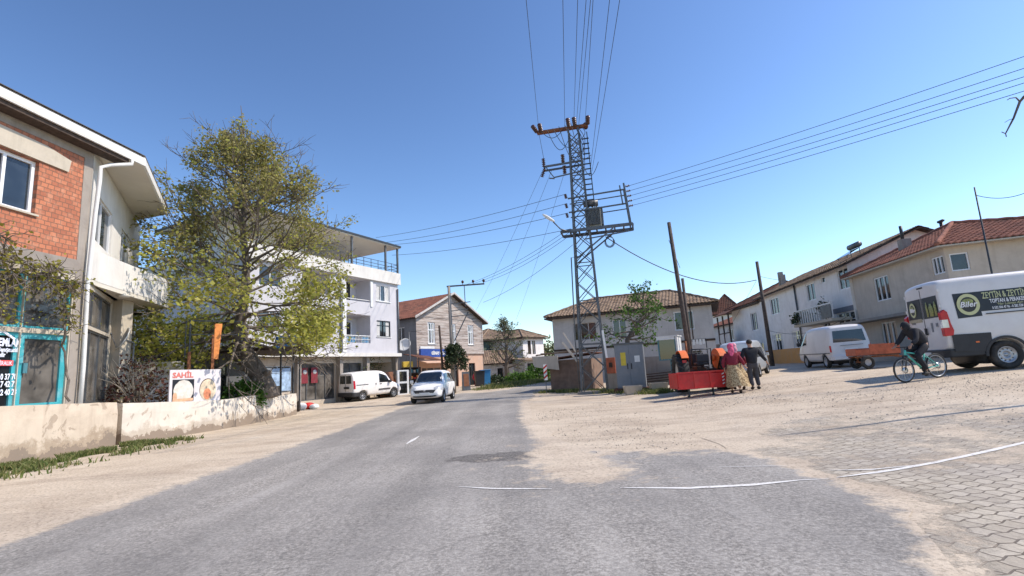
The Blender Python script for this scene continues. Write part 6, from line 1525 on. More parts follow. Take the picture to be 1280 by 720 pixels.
# dark lower cladding and bumper
m = MB(); m.prism([(-.09, -.90), (.02, -1.03), (.80, -1.045), (.80, -.9), (.80, .9), (.80, 1.045), (.02, 1.03), (-.09, .90)], .40, .62); cl_ = m.build('rear_bumper', M['black_plastic'], bv, bevel=.03)
for s_ in (-1, 1):
    m = MB()
    arc = [(1.28+.47*math.cos(a), .37+.47*math.sin(a)) for a in [R_(178-4.5*i) for i in range(12)]]
    poly = [(.12, .55), (.81, .50)]+[q for q in arc if q[1] > .5 and q[1] < .82]+[(1.0, .98), (.12, 1.0)]
    T = Matrix(((1, 0, 0, 0), (0, 0, -s_*-1, 0), (0, 1, 0, 0), (0, 0, 0, 1)))
    vs = [(x, s_*1.035, z) for x, z in poly]+[(x, s_*1.05, z) for x, z in poly]; n = len(poly)
    m.add(vs, [tuple(range(n)), tuple(range(2*n-1, n-1, -1))]+[(i, i+n, (i+1) % n+n, (i+1) % n) for i in range(n)]); m.build('side_cladding', M['black_plastic'], bv)
    m = MB()
    for r0, r1 in ((.435, .50),):
        pts = [(1.28+r*math.cos(R_(a)), s_*1.042, .37+r*math.sin(R_(a))) for a in range(0, 181, 9) for r in (r0, r1)]
        pts2 = [(x, y+s_*.016, z) for x, y, z in pts]; k = len(pts)
        m.add(pts+pts2, [(i, i+2, i+3, i+1) for i in range(0, k-2, 2)]+[(k+i, k+i+1, k+i+3, k+i+2) for i in range(0, k-2, 2)]+[(i+1, i+3, k+i+3, k+i+1) for i in range(0, k-2, 2)])
    m.build('wheel_arch_trim', M['van_white'] if False else M['black_plastic'], bv)
    m = MB(); m.box(1.85, 4.5, s_*1.04-.012, s_*1.04+.012, .62, .80); m.build('rub_strip', M['black_plastic'], bv)
    m = MB(); m.box(2.25, 2.33, s_*1.055-.006, s_*1.055+.006, .69, .73); m.box(.62, .70, s_*1.052-.006, s_*1.052+.006, .74, .78); m.build('side_marker', M['tractor_orange'], bv)
    # tail lights
    m = MB(); y = s_*1.0
    pr_ = [(-.035, .98), (-.035, 1.62), (.06, 1.70), (.13, 1.62), (.16, 1.3), (.20, 1.12), (.16, .98)]
    for a_, b_, mt, nm in ((0, 1, 'lamp_red', 'tail_light'),):
        vs = [(x, s_*.90, z) for x, z in pr_]+[(x, s_*1.052, z) for x, z in pr_]; n = len(pr_)
        m.add(vs, [tuple(range(n)), tuple(range(2*n-1, n-1, -1))]+[(i, i+n, (i+1) % n+n, (i+1) % n) for i in range(n)])
    tl = m.build('tail_light', M['lamp_red'], bv, bevel=.012)
    m = MB(); m.box(-.042, .07, s_*.97-.015, s_*.97+.09*(1) if s_ > 0 else s_*.97+.015, 1.22, 1.42)
    m = MB(); m.box(-.043, .10, min(s_*.93, s_*1.058), max(s_*.93, s_*1.058), 1.20, 1.42); m.build('indicator', M['lamp_clear'], tl)
blk = plain('black_decal', (.018, .02, .025), .35, var=.2); crm = plain('cream_lettering', (.55, .56, .30), .5, var=.05); wht = plain('white_lettering', (.75, .75, .75), .5, var=.03); olive = plain('olive_print', (.26, .29, .10), .5, var=.5, scale=25)
# rear door glass with print
for y0, y1 in ((.86, .04), (-.04, -.86)):
    onbody(bv, bd, 'rear_window', [(-.1, y0, 1.52), (-.1, y1, 1.52), (-.0, y1*.97, 2.12), (-.0, y0*.97, 2.12)], blk, .008, 6)
m = MB(); m.bar((rx(0, .7), 0, .7), (rx(0, 2.36), 0, 2.36), .02, .012); m.build('door_gap', M['black_plastic'], bv)
m = MB(); m.box(rx(0, 2.4)-.01, rx(0, 2.4)+.06, -.2, .12, 2.40, 2.44); m.build('brake_lamp', M['black_plastic'], bv)
m = MB(); m.box(-.05, .0, -.12, -.06, 1.05, 1.25); m.build('door_handle', M['black_plastic'], bv)
m = MB()
for z_ in (1.35, 1.75, 2.2, .95):
    for s_ in (-1, 1): x_ = rx(s_*.93, z_); m = MB(); m.box(x_-.02, x_+.03, s_*.93-.03, s_*.93+.03, z_, z_+.09); m.build('door_hinge', M['van_white'], bv)
def emblem(x, y, z, r, nrm, parent, flat=1.0):
    if nrm == 'side': y -= .012
    """round olive emblem with pale ring and white script; nrm 'side' or 'rear'"""
    R3 = Matrix.Rotation(R_(90), 4, 'X') if nrm == 'side' else Matrix.Rotation(R_(-90), 4, 'Z') @ Matrix.Rotation(R_(90), 4, 'X')
    T = Matrix.Translation((x, y, z)) @ R3 @ Matrix.Diagonal((flat, 1, 1, 1))
    m = MB(); m.lathe([(r, -.004), (r, .004)], 40, T); a = m.build('emblem_ring', crm, parent, smooth=False)
    m = MB(); m.lathe([(r*.70, .0), (r*.70, .006)], 36, T); m.build('emblem_disc', blk, a, smooth=False)
    m = MB(); m.lathe([(r*.60, .0), (r*.60, .0072)], 30, T @ Matrix.Translation((0, r*.28, 0)) @ Matrix.Diagonal((.8, .45, 1, 1))); m.build('emblem_leaf', olive, a, smooth=False)
    if nrm == 'side': text(0, 'Biler', r*.72, wht, a, (x-r*.72, y-.009, z-r*.22), (1, 0, 0), (0, 0, 1), 'lettering', 'LEFT', .002, .3, 1, .004)
    else: text(0, 'Biler', r*.66, wht, a, (x-.009, y+r*.66, z-r*.22), (0, -1, 0), (0, 0, 1), 'lettering', 'LEFT', .002, .3, 1, .012)
# side panel: a bowed sheet following the body
onbody(bv, bd, 'side_panel', [(.36, -1.1, 1.42), (.92, -1.1, 1.44), (.92, -1.05, 2.10), (.36, -1.05, 2.10)], blk, .006, 6)
onbody(bv, bd, 'side_panel', [(.92, -1.1, 1.56), (4.3, -1.1, 1.56), (4.3, -1.05, 2.10), (.92, -1.05, 2.10)], blk, .006, 12)
m = MB(); m.box(1.0, 4.3, -1.05, -1.03, 1.465, 1.49); m.build('slide_rail', M['black_plastic'], bv)
# the side leans inwards above the belt: place print in that plane
def stext(s, x, z, h, mat, sx=1.0, bold=0.0, shear=0):
    lean = Vector((0, .083, 1)).normalized(); text(0, s, h, mat, bv, (x, sy(z, x)-.012, z), (1, 0, 0), lean, 'lettering', 'LEFT', .002, shear, sx, bold)
emblem(.66, sy(1.9)-.018, 1.77, .29, 'side', bv, .9)
stext('ZEYTİN & ZEYTİNYAĞI', 1.02, 1.89, .24, crm, .50, .002); stext('TOPTAN & PERAKENDE', 1.16, 1.755, .15, wht, .58, .003)
stext('"Her Lokması Ayrı Lezzet"', 1.30, 1.68, .09, crm, .85, 0, .3); stext('0 532 506 47 96 - 0 282 528 61 41', 1.18, 1.59, .095, wht, .62, .002)
emblem(rx(.5, 1.7)-.016, .52, 1.82, .22, 'rear', bv, .8)
m = MB()
for y_, w__, h_ in ((-.28, .10, .42), (-.5, .22, .36), (-.72, .12, .40)):
    m.lathe([(w__*.5, 0), (w__*.55, h_*.7), (w__*.3, h_*.85), (w__*.25, h_)], 10, Matrix.Translation((rx(y_, 1.6)-.012, y_, 1.56)) @ Matrix.Diagonal((.12, 1, 1, 1)))
m.build('printed_jars', olive, bv)
def rtext(s, y, z, h, mat, sx=1.0): text(0, s, h, mat, bv, (rx(y, z)-.012, y, z), (0, -1, 0), (0, 0, 1), 'lettering', 'LEFT', .002, 0, sx, .002)
rtext('ZEYTİN', .72, 2.0 if False else 1.40, .07, M['galv'], .9)
m = MB(); m.box(rx(.4, 1.5)-.016, rx(.4, 1.5)-.004, .1, .8, 1.44, 1.54); m.build('print_strip', plain('sand_print', (.40, .35, .24), .6), bv)
x_ = rx(-.5, 1.25)
m = MB(); m.box(x_-.012, x_-.002, -.42, -.34, 1.12, 1.38); m.build('door_print', M['grey_cabinet'], bv); m = MB(); m.box(x_-.012, x_-.002, -.70, -.60, 1.26, 1.36); m.build('door_print', M['grey_cabinet'], bv)
m = MB(); m.box(-.11, -.085, -.26, .26, .44, .56); m.build('number_plate', M['plate'], bv)
onbody(bv, bd, 'windscreen', [(5.35, -.85, 1.4), (5.35, .85, 1.4), (4.5, .78, 2.35), (4.5, -.78, 2.35)], M['car_glass'])
for s_ in (-1, 1): onbody(bv, bd, 'side_window', [(4.35, s_*1.1, 1.4), (5.1, s_*1.1, 1.38), (4.75, s_, 2.0), (4.35, s_, 2.05)], M['car_glass'])

# ================================================================ TRAILERS AND TRACTOR
p = at(1093, 455, 21.2); rt = thing('farm_trailer', 'small orange red farm trailer standing between the older van and the cyclist', 'trailer', (p.x, p.y, tz(p.x, p.y)), R_(-12)); rt.scale = (.82, .82, .9)
m = MB(); m.box(-.95, .95, -.55, .55, .58, .62); m.build('bed', M['wood_dark'], rt)
for nm, b in (('side_panel', (-.35, .95, -.58, -.55, .62, 1.08)), ('side_panel', (-.95, .95, .55, .58, .60, .92)), ('end_panel', (-.98, -.95, -.58, .58, .60, .90)), ('end_panel', (.95, .98, -.58, .58, .62, 1.0)), ('side_panel', (-.95, -.36, -.585, -.552, .60, .86))):
    m = MB(); m.box(*b); m.build(nm, plain('faded_orange_red', (.40, .10, .045), .6, var=.3, dirt=(.25, .1, .06)) if 'fo' not in M else M['fo'], rt); M['fo'] = bpy.data.materials['faded_orange_red']
m = MB(); m.bar((-.95, -.4, .53), (.95, -.4, .53), .07); m.bar((-.95, .4, .53), (.95, .4, .53), .07); m.bar((-.55, -.62, .3), (-.55, .62, .3), .06); m.bar((.95, 0, .5), (2.0, .2, .4), .07); m.bar((1.6, .1, .42), (1.6, .1, 0), .05); m.bar((-.55, -.4, .3), (-.55, -.4, .53), .06); m.bar((-.55, .4, .3), (-.55, .4, .53), .06); m.build('chassis', M['rust'], rt)
for s_ in (-1, 1): wheel(rt, -.55, s_*.68, .29, .16, s_, 'steel', .5)

p = at(889, 489, 19.2); tp0 = Vector((p.x, p.y)); tz0 = tz(p.x, p.y)
tr_ = thing('tractor', 'orange tractor seen from behind with one big muddy rear tyre', 'tractor', (p.x, p.y+.75, tz0), R_(84))   # x forward
def bigwheel(y, s_):
    r = .74; h = .21; T = Matrix.Translation((0, y, r)) @ Matrix.Rotation(R_(-90*s_), 4, 'X'); m = MB()
    m.lathe([(r*.55, -h*.8), (r*.85, -h), (r*.94, -h*.9), (r*.95, 0), (r*.94, h*.9), (r*.85, h), (r*.55, h*.8), (r*.53, 0)], 36, T, True)
    for i in range(22):
        for sd_ in (1, -1):
            a = 2*math.pi*(i+.5*(sd_ > 0))/22; b = a+.22
            def P(rr, an, z): return T @ Vector((rr*math.cos(an), rr*math.sin(an), z))
            m.add([P(r*.93, a, 0), P(r*.93, b, sd_*h), P(r*.93, b+.09, sd_*h), P(r*.93, a+.09, 0), P(r*1.0, a, 0), P(r*.985, b, sd_*h*.98), P(r*.985, b+.09, sd_*h*.98), P(r*1.0, a+.09, 0)], [(0, 1, 2, 3), (7, 6, 5, 4), (0, 4, 5, 1), (1, 5, 6, 2), (2, 6, 7, 3), (3, 7, 4, 0)])
    w_ = m.build('wheel', M['rubber'], tr_); k = MB(); k.lathe([(r*.56, -h*.3), (r*.56, h*.6), (r*.5, h*.5), (r*.3, -h*.1), (r*.16, -h*.1), (r*.14, h*.2), (.001, h*.2)], 24, T); k.build('rim', M['rim'], w_)
    f = MB(); pts = []
    y0, y1 = (y-.22, y+.04) if y > 0 else (y-.04, y+.22)
    for i in range(13):
        a = R_(140-9*i)
        for yy in (y0, y1): pts.append((math.cos(a)*.86, yy, .76+math.sin(a)*.84))
    k_ = len(pts); f.add(pts+[(x*.965, yy, .76+(z-.76)*.965) for x, yy, z in pts], [(i, i+1, i+3, i+2) for i in range(0, k_-2, 2)]+[(k_+i, k_+i+2, k_+i+3, k_+i+1) for i in range(0, k_-2, 2)]+[(i, i+2, k_+i+2, k_+i) for i in range(0, k_-2, 2)]+[(i+1, k_+i+1, k_+i+3, i+3) for i in range(0, k_-2, 2)])
    inner = y0 if y > 0 else y1
    fan = [(0, inner, .72)]+[(math.cos(R_(140-9*i))*.85, inner, .76+math.sin(R_(140-9*i))*.83) for i in range(13)]
    f.add(fan, [(0, i, i+1) for i in range(1, 13)]); o = f.build('fender', M['tractor_orange'], tr_)
    q = MB(); q.box(-.89, -.83, y-.07, y+.07, 1.12, 1.22); q.build('tail_light', M['lamp_red'], o)
for y, s_ in ((.78, 1), (-.78, -1)): bigwheel(y, s_)
for s_ in (1, -1): wheel(tr_, 2.0, s_*.62, .42, .2, s_, 'steel', .55)
m = MB(); m.box(-.25, .6, -.22, .22, .5, .95); m.box(.5, 2.2, -.18, .18, .5, .85); m.tube([(0, -.7, .74), (0, .7, .74)], .12, 10); m.box(2.0, 2.1, -.6, .6, .38, .5); m.build('transmission', M['wood_dark'], tr_, bevel=.02)
m = MB(); m.prism([(.8, -.27), (2.35, -.24), (2.45, 0), (2.35, .24), (.8, .27)], .9, 1.38); m.build('hood', M['tractor_orange'], tr_, bevel=.05)
m = MB(); m.box(.66, .8, -.3, .3, .9, 1.5); m.build('dashboard', M['black_plastic'], tr_, bevel=.03)
m = MB(); m.box(-.35, .12, -.24, .24, 1.0, 1.1); m.box(-.40, -.32, -.24, .24, 1.1, 1.42); m.build('seat', M['black_plastic'], tr_, bevel=.04)
m = MB(); T = Matrix.Translation((.48, 0, 1.52)) @ Matrix.Rotation(R_(-35), 4, 'Y'); m.tube([T @ Vector((.2*math.cos(a), .2*math.sin(a), 0)) for a in [i*math.pi/8 for i in range(17)]], .014, 6, False); m.bar(T @ Vector((0, 0, 0)), (.68, 0, 1.25), .03); m.bar(T @ Vector((-.2, 0, 0)), T @ Vector((.2, 0, 0)), .02); m.build('steering_wheel', M['black_plastic'], tr_)
m = MB(); m.tube([(1.5, .15, 1.35), (1.5, .15, 2.0)], [.045, .04], 8); m.build('exhaust_pipe', M['rust'], tr_)
m = MB(); m.tube([(-.2, -.35, 1.0), (-.28, -.36, 1.6), (-.28, .36, 1.6), (-.2, .35, 1.0)], .03, 8)
m.bar((-.2, -.3, .6), (-1.0, -.4, .5), .05); m.bar((-.2, .3, .6), (-1.0, .4, .5), .05); m.bar((-.2, 0, .95), (-.95, 0, .85), .05); m.build('lift_arms', M['dark_metal'], tr_)
m = MB(); m.sphere(Vector((-.1, -.45, 1.25)), (.12, .1, .14), 10); m.build('canister', M['tractor_orange'], tr_)
p = at(880, 496, 17.9); bx = thing('carry_box', 'red steel carry box with a white striped end behind the tractor', 'box', (p.x, p.y, tz(p.x, p.y)), R_(5)); bx.scale = (.86, .86, .9)
m = MB(); m.box(-1.0, 1.0, 0, .8, .34, .37); m.box(-1.0, 1.0, -.03, 0, .34, .86); m.box(-1.0, 1.0, .8, .83, .34, .92); m.box(-1.03, -1.0, -.03, .83, .34, .92); m.box(1.0, 1.03, -.03, .83, .34, .92)
for x in (-.98, -.33, .33, .98): m.box(x-.02, x+.02, -.055, -.03, .34, .92)
m.box(-1.04, 1.04, -.06, .0, .92, .96); m.box(-1.04, 1.04, -.06, .0, .32, .36); m.build('panels', M['red_paint'], bx)
m = MB()
for i in range(4): m.add([(1.036, .05, .42+.12*i), (1.036, .2, .46+.12*i), (1.036, .2, .51+.12*i), (1.036, .05, .47+.12*i)], [(0, 1, 2, 3)])
for i in range(4): m.add([(.82, -.036, .42+.12*i), (.92, -.036, .46+.12*i), (.92, -.036, .51+.12*i), (.82, -.036, .47+.12*i)], [(0, 1, 2, 3)])
m.build('white_stripes', M['white_paint'], bx)
m = MB(); m.bar((-.5, .2, 0), (-.5, .2, .34), .06); m.bar((.5, .2, 0), (.5, .2, .34), .06); m.bar((-.6, .1, .03), (-.4, .5, .03), .05); m.bar((.4, .1, .03), (.6, .5, .03), .05); m.bar((-.5, .25, .2), (.5, .25, .2), .05); m.build('stand', M['dark_metal'], bx)
m = MB(); m.box(-.9, .85, .1, .7, .37, .62); m.build('load', M['soil'], bx)

# ================================================================ BICYCLE AND PEOPLE
def skin(name, chains, mat, parent, sub=2, label=None):
    """chains: list of (pts, radii[, attach (chain, index)]) grown as one surface"""
    vs = []; es = []; rs = []; start = []
    for ch in chains:
        pts, rad = ch[0], ch[1]; start.append(len(vs)); b = len(vs)
        vs += [tuple(p) for p in pts]; rs += list(rad); es += [(b+i, b+i+1) for i in range(len(pts)-1)]
        if len(ch) > 2: es.append((start[ch[2][0]]+ch[2][1], b))
    me = bpy.data.meshes.new(name); me.from_pydata(vs, es, []); o = bpy.data.objects.new(name, me); C.objects.link(o)
    o.modifiers.new('k', 'SKIN').use_smooth_shade = True
    sv = me.skin_vertices[0].data
    for i, r in enumerate(rs): sv[i].radius = (r, r) if not isinstance(r, tuple) else r; sv[i].use_root = (i == 0)
    s_ = o.modifiers.new('s', 'SUBSURF'); s_.levels = sub; s_.render_levels = sub
    bake(o); o.data.materials.clear(); o.data.materials.append(mat); o.parent = parent
    for p in o.data.polygons: p.use_smooth = True
    if label: o['label'] = label
    return o
M['skin'] = plain('skin', (.42, .24, .16), .55, var=.06)
M['hair'] = plain('dark_hair', (.02, .017, .015), .7, var=.3, scale=30)
M['black_cloth'] = plain('black_cloth', (.017, .018, .024), .9, var=.25, scale=12)
M['grey_cloth'] = plain('dark_trousers', (.055, .055, .065), .9, var=.25, scale=12)
M['maroon'] = plain('maroon_knit', (.19, .018, .035), .95, var=.25, scale=20)
M['pink'] = plain('pink_scarf', (.62, .10, .20), .9, var=.5, scale=14)
def skirtmat():
    m, nt, b = newmat('patterned_skirt'); co = texco(nt); v = nd(nt, 'ShaderNodeTexVoronoi', Scale=22.); nt.links.new(co, v.inputs['Vector'])
    nt.links.new(ramp(nt, v.outputs['Distance'], [(.1, (.07, .035, .02)), (.4, (.30, .20, .10)), (.7, (.50, .38, .22))]), b.inputs['Base Color']); b.inputs['Roughness'].default_value = .9; return m
M['skirt'] = skirtmat()
V = Vector
def handchains(w_, d, side, up, ci, idx, curl=.5, s=1.0):
    """palm plus four fingers and a thumb; w_ wrist, d direction, side = thumb side"""
    d = V(d).normalized(); side = V(side); side = (side-d*side.dot(d)).normalized(); n = d.cross(side)
    out = [([w_+d*.05*s, w_+d*.09*s], [.026*s, .027*s], (ci, idx))]
    return out, d, side, n
def hands(parent, specs):
    for w_, d, side in specs:
        w_ = V(w_); d = V(d).normalized(); side = V(side); side = (side-d*side.dot(d)).normalized(); n = d.cross(side).normalized()
        ch = [([w_-d*.02, w_+d*.03, w_+d*.085], [(.026, .02), (.034, .018), (.036, .016)])]
        for k, (o, L) in enumerate(((.026, .070), (.009, .080), (-.009, .075), (-.026, .058))):
            b = w_+d*.08+side*o; ch.append(([b, b+d*L*.5+n*.006, b+d*L*.85+n*.028], [.0095, .009, .007], (0, 2)))
        b = w_+d*.03+side*.032; ch.append(([b, b+d*.025+side*.02, b+d*.055+side*.024+n*.01], [.012, .0105, .008], (0, 1)))
        skin('hand', ch, M['skin'], parent, 1)
def face(parent, c, f, u, r=.1):
    """nose, eyes, mouth, ears on a head centred at c looking along f"""
    c = V(c); f = V(f).normalized(); u = V(u).normalized(); s = f.cross(u); 
    m = MB(); m.tube([c+f*r*.78+u*.02, c+f*r*1.08-u*.012, c+f*r*.88-u*.022], [.008, .014, .012], 8)
    for k in (-1, 1): m.sphere(c+s*k*r*.80-u*.005, (.012, .022, .032), 8)
    m.build('nose_and_ears', M['skin'], parent)
    e = MB()
    for k in (-1, 1): e.sphere(c+f*r*.80+s*k*.033+u*.02, (.012, .012, .008), 8)
    e.build('eyes', M['hair'], parent)
    e = MB(); e.tube([c+f*r*.86-s*.025-u*.048, c+f*r*.93-u*.048, c+f*r*.86+s*.025-u*.048], .005, 6); e.build('mouth', plain('lips', (.35, .12, .10), .5) if 'lips' not in M else M['lips'], parent); M['lips'] = bpy.data.materials['lips']

# woman walking away
p = at(920, 490, 17.6); wo = thing('person', 'woman in maroon cardigan, pink headscarf and patterned skirt walking beside the tractor', 'person', (p.x, p.y, tz(p.x, p.y)+.01), R_(-18))
body = skin('body', [([V((0, 0, .86)), V((0, .01, 1.05)), V((0, .02, 1.25)), V((0, .03, 1.34)), V((0, .05, 1.42)), V((0, .06, 1.50)), V((0, .065, 1.57))], [.12, .11, .12, .06, .055, .09, .085]),
    ([V((-.17, .02, 1.28)), V((-.27, .0, 1.02)), V((-.26, .10, .80))], [.04, .034, .028], (0, 2)), ([V((.17, .02, 1.28)), V((.28, -.02, 1.04)), V((.37, .10, .88))], [.04, .034, .028], (0, 2)),
    ([V((-.09, .05, .50)), V((-.10, .10, .10))], [.07, .045], (0, 0)), ([V((.10, -.05, .50)), V((.13, -.16, .14))], [.07, .045], (0, 0))], M['skin'], wo)
skin('cardigan', [([V((0, 0, .88)), V((0, 0, 1.02)), V((0, .02, 1.24)), V((0, .03, 1.34))], [.20, .185, .18, .095]), ([V((-.18, .02, 1.27)), V((-.29, .0, 1.04)), V((-.28, .08, .84))], [.075, .065, .05], (0, 2)), ([V((.18, .02, 1.27)), V((.30, -.02, 1.05)), V((.37, .08, .91))], [.075, .065, .05], (0, 2))], M['maroon'], wo)
m = MB(); vs = []; fs = []; n = 40; rows = 9
for j in range(rows):
    t_ = j/(rows-1); z = .95-.73*t_
    for i in range(n):
        a = 2*math.pi*i/n; r = .165+.20*t_**1.1+.022*t_*math.sin(a*9+t_*2)+.015*t_*math.sin(a*5); vs.append((r*math.cos(a)*1.05+.10*t_**1.5, r*math.sin(a)*.85-.03*t_, z+.025*t_*math.sin(a*3)))
for j in range(rows-1):
    for i in range(n): fs.append((j*n+i, j*n+(i+1) % n, (j+1)*n+(i+1) % n, (j+1)*n+i))
m.add(vs, fs, True); o = m.build('skirt', M['skirt'], wo)
sh_ = MB(); 
for x, y, z, r in ((-.10, .14, .05, 0), (.14, -.14, .06, -25)): sh_.sphere(V((0, 0, 0)), (.052, .13, .05), 12, Matrix.Translation((x, y, z)) @ Matrix.Rotation(R_(r), 4, 'X'))
sh_.build('shoes', M['wood_dark'], wo)
m = MB(); m.sphere(V((0, .055, 1.55)), (.108, .12, .125), 18); m.sphere(V((0, -.03, 1.40)), (.105, .07, .15), 14, Matrix.Identity(4)); m.sphere(V((.0, -.075, 1.28)), (.06, .03, .14), 10); m.build('headscarf', M['pink'], wo, smooth=True)
face(wo, (0, .08, 1.54), (0, 1, 0), (0, 0, 1), .095)
hands(wo, [((-.26, .10, .80), (.05, .15, -1), (.3, 1, 0)), ((.37, .10, .88), (.5, .5, -.5), (0, 1, .6))])

w2 = copy_tree(wo); p = at(924, 488, 18.7); w2.location = (p.x, p.y, tz(p.x, p.y)+.01); w2.rotation_euler.z = R_(-10)
w2['label'] = 'second woman in a paler pink scarf, almost hidden in front of the woman in maroon'
for c_h in w2.children:
    if c_h.name.startswith('headscarf'): c_h.data = c_h.data.copy(); c_h.data.materials[0] = plain('pale_pink_scarf', (.66, .30, .36), .9, var=.4, scale=14)
# man walking away
p = at(945, 491.5, 17.9); mn = thing('person', 'man in black sweater and dark trousers walking right of the woman in the headscarf', 'person', (p.x, p.y, tz(p.x, p.y)+.01), R_(-8))
skin('body', [([V((0, 0, .90)), V((0, .01, 1.08)), V((0, .0, 1.32)), V((0, .01, 1.42)), V((.0, .03, 1.49)), V((0, .04, 1.56)), V((0, .045, 1.63))], [.10, .10, .12, .06, .06, .09, .085]),
    ([V((-.2, .0, 1.36)), V((-.31, -.05, 1.10)), V((-.36, .06, .88))], [.045, .035, .03], (0, 2)), ([V((.2, .0, 1.36)), V((.34, .0, 1.12)), V((.50, .06, .92))], [.045, .035, .03], (0, 2)),
    ([V((-.10, .02, .85)), V((-.10, .04, .48)), V((-.09, -.06, .10))], [.07, .05, .04], (0, 0)), ([V((.10, -.0, .85)), V((.12, .12, .50)), V((.16, .10, .10))], [.07, .05, .04], (0, 0))], M['skin'], mn)
skin('sweater', [([V((0, 0, .82)), V((0, 0, 1.06)), V((0, 0, 1.32)), V((0, .01, 1.42))], [.20, .185, .19, .125]), ([V((-.21, .0, 1.35)), V((-.33, -.05, 1.11)), V((-.37, .05, .90))], [.085, .07, .05], (0, 2)), ([V((.21, .0, 1.35)), V((.35, .0, 1.13)), V((.49, .05, .94))], [.085, .07, .05], (0, 2))], M['black_cloth'], mn)
skin('trousers', [([V((0, 0, 1.0)), V((0, 0, .88))], [.165, .165]), ([V((-.09, .02, .80)), V((-.10, .05, .48)), V((-.09, -.06, .11))], [.105, .085, .07], (0, 1)), ([V((.09, .0, .80)), V((.12, .13, .50)), V((.16, .09, .11))], [.105, .085, .07], (0, 1))], M['grey_cloth'], mn)
sh_ = MB()
for x, y, z, r in ((-.09, -.02, .055, -12), (.16, .14, .05, 0)): sh_.sphere(V((0, 0, 0)), (.055, .145, .052), 12, Matrix.Translation((x, y, z)) @ Matrix.Rotation(R_(r), 4, 'X'))
sh_.build('shoes', M['rubber'], mn)
m = MB(); m.sphere(V((0, .03, 1.62)), (.098, .112, .09), 16); m.build('hair', M['hair'], mn, smooth=True)
face(mn, (0, .05, 1.58), (0, 1, 0), (0, 0, 1), .098)
hands(mn, [((-.36, .07, .87), (-.05, .1, -1), (.2, 1, 0)), ((.50, .07, .91), (.4, .2, -.8), (0, 1, .3))])

# bicycle, x forward; local origin below the bottom bracket
hd = Vector((-.985, -.17)).normalized(); p = at(1156, 471, 14.3)
bk = thing('bicycle', 'mint green bicycle ridden in front of the big lettered van', 'bicycle', (p.x, p.y, tz(p.x, p.y)), math.atan2(hd.y, hd.x)); RW = .33
M['mint'] = plain('mint_frame_paint', (.10, .50, .42), .35, var=.15); M['chrome'] = plain('spokes', (.5, .5, .5), .3, .8)
R = Matrix.Rotation(bk.rotation_euler.z, 3, 'Z')
pa = R @ V((-.5, 0, 0)); pb = R @ V((.6, 0, 0)); za = tz(bk.location.x+pa.x, bk.location.y+pa.y); zb_ = tz(bk.location.x+pb.x, bk.location.y+pb.y)
bk.rotation_euler.y = -math.atan2(zb_-za, 1.1); bk.location.z = (za+zb_)/2+.003
for wx, nm in ((-.46, 'wheel'), (.60, 'wheel')):
    m = MB(); m.tube([(wx+RW*.94*math.cos(a), 0, RW+RW*.94*math.sin(a)) for a in [i*math.pi/20 for i in range(41)]], .024, 8, False); w_ = m.build('wheel', M['rubber'], bk)
    m = MB(); m.tube([(wx+RW*.86*math.cos(a), 0, RW+RW*.86*math.sin(a)) for a in [i*math.pi/20 for i in range(41)]], .013, 6, False); m.build('rim', M['rim'], w_)
    m = MB(); m.tube([(wx, -.05, RW), (wx, .05, RW)], .022, 8)
    for i in range(28):
        a = 2*math.pi*i/28; m.bar((wx, (-1)**i*.03, RW), (wx+RW*.86*math.cos(a), 0, RW+RW*.86*math.sin(a)), .0035)
    m.build('spokes', M['chrome'], w_)
    m = MB(); m.lathe([(.03, -.003), (.085, -.003), (.085, .003), (.03, .003)], 20, Matrix.Translation((wx, .045, RW)) @ Matrix.Rotation(R_(90), 4, 'X')); m.build('brake_disc', M['chrome'], w_)
hb = V((.44, 0, .80)); bb_ = V((0, 0, .29)); sc = V((-.17, 0, .72)); ax = V((-.46, 0, RW)); fx = V((.60, 0, RW))
m = MB(); m.tube([hb+V((0, 0, -.05)), bb_+V((.25, 0, .28)), bb_], .027, 10); m.tube([hb, sc+V((.02, 0, -.05))], .02, 10); m.tube([sc, bb_], .018, 8); m.tube([V((.425, 0, .86)), V((.465, 0, .70))], .026, 8)
for s_ in (-1, 1): m.tube([sc+V((.02, s_*.015, -.06)), ax+V((0, s_*.06, 0))], .010, 6); m.tube([bb_+V((0, s_*.03, 0)), ax+V((0, s_*.06, 0))], .011, 6)
m.build('frame', M['mint'], bk)
m = MB()
for s_ in (-1, 1): m.tube([V((.47, s_*.055, .70)), fx+V((0, s_*.055, 0))], [.018, .014], 8)
m.bar((.47, -.07, .70), (.47, .07, .70), .04); m.build('fork', M['black_plastic'], bk)
m = MB(); m.tube([V((.42, 0, .86)), V((.405, 0, .93)), V((.47, 0, .94))], .016, 8); m.tube([V((.44, -.30, .965)), V((.47, -.12, .94)), V((.47, .12, .94)), V((.44, .30, .965))], .014, 8); m.build('handlebar', M['black_plastic'], bk)
m = MB(); m.tube([sc, sc+V((-.035, 0, .10))], .014, 8); m.build('seat_post', M['chrome'], bk)
m = MB(); m.sphere(sc+V((-.05, 0, .125)), (.14, .065, .03), 14); m.build('saddle', M['black_plastic'], bk)
m = MB(); m.lathe([(.04, -.004), (.09, -.004), (.09, .004), (.04, .004)], 24, Matrix.Translation(bb_+V((0, .05, 0))) @ Matrix.Rotation(R_(90), 4, 'X')); m.bar(bb_+V((0, .07, 0)), bb_+V((.03, .07, -.17)), .02); m.bar(bb_+V((0, -.07, 0)), bb_+V((-.03, -.07, .17)), .02)
m.box(-.02, .08, .08, .17, .11, .13); m.box(-.08, .02, -.17, -.08, .45, .47); m.bar(bb_+V((0, .05, .085)), ax+V((0, .05, .04)), .008); m.bar(bb_+V((0, .05, -.085)), ax+V((0, .05, -.04)), .008); m.build('drivetrain', M['black_plastic'], bk)
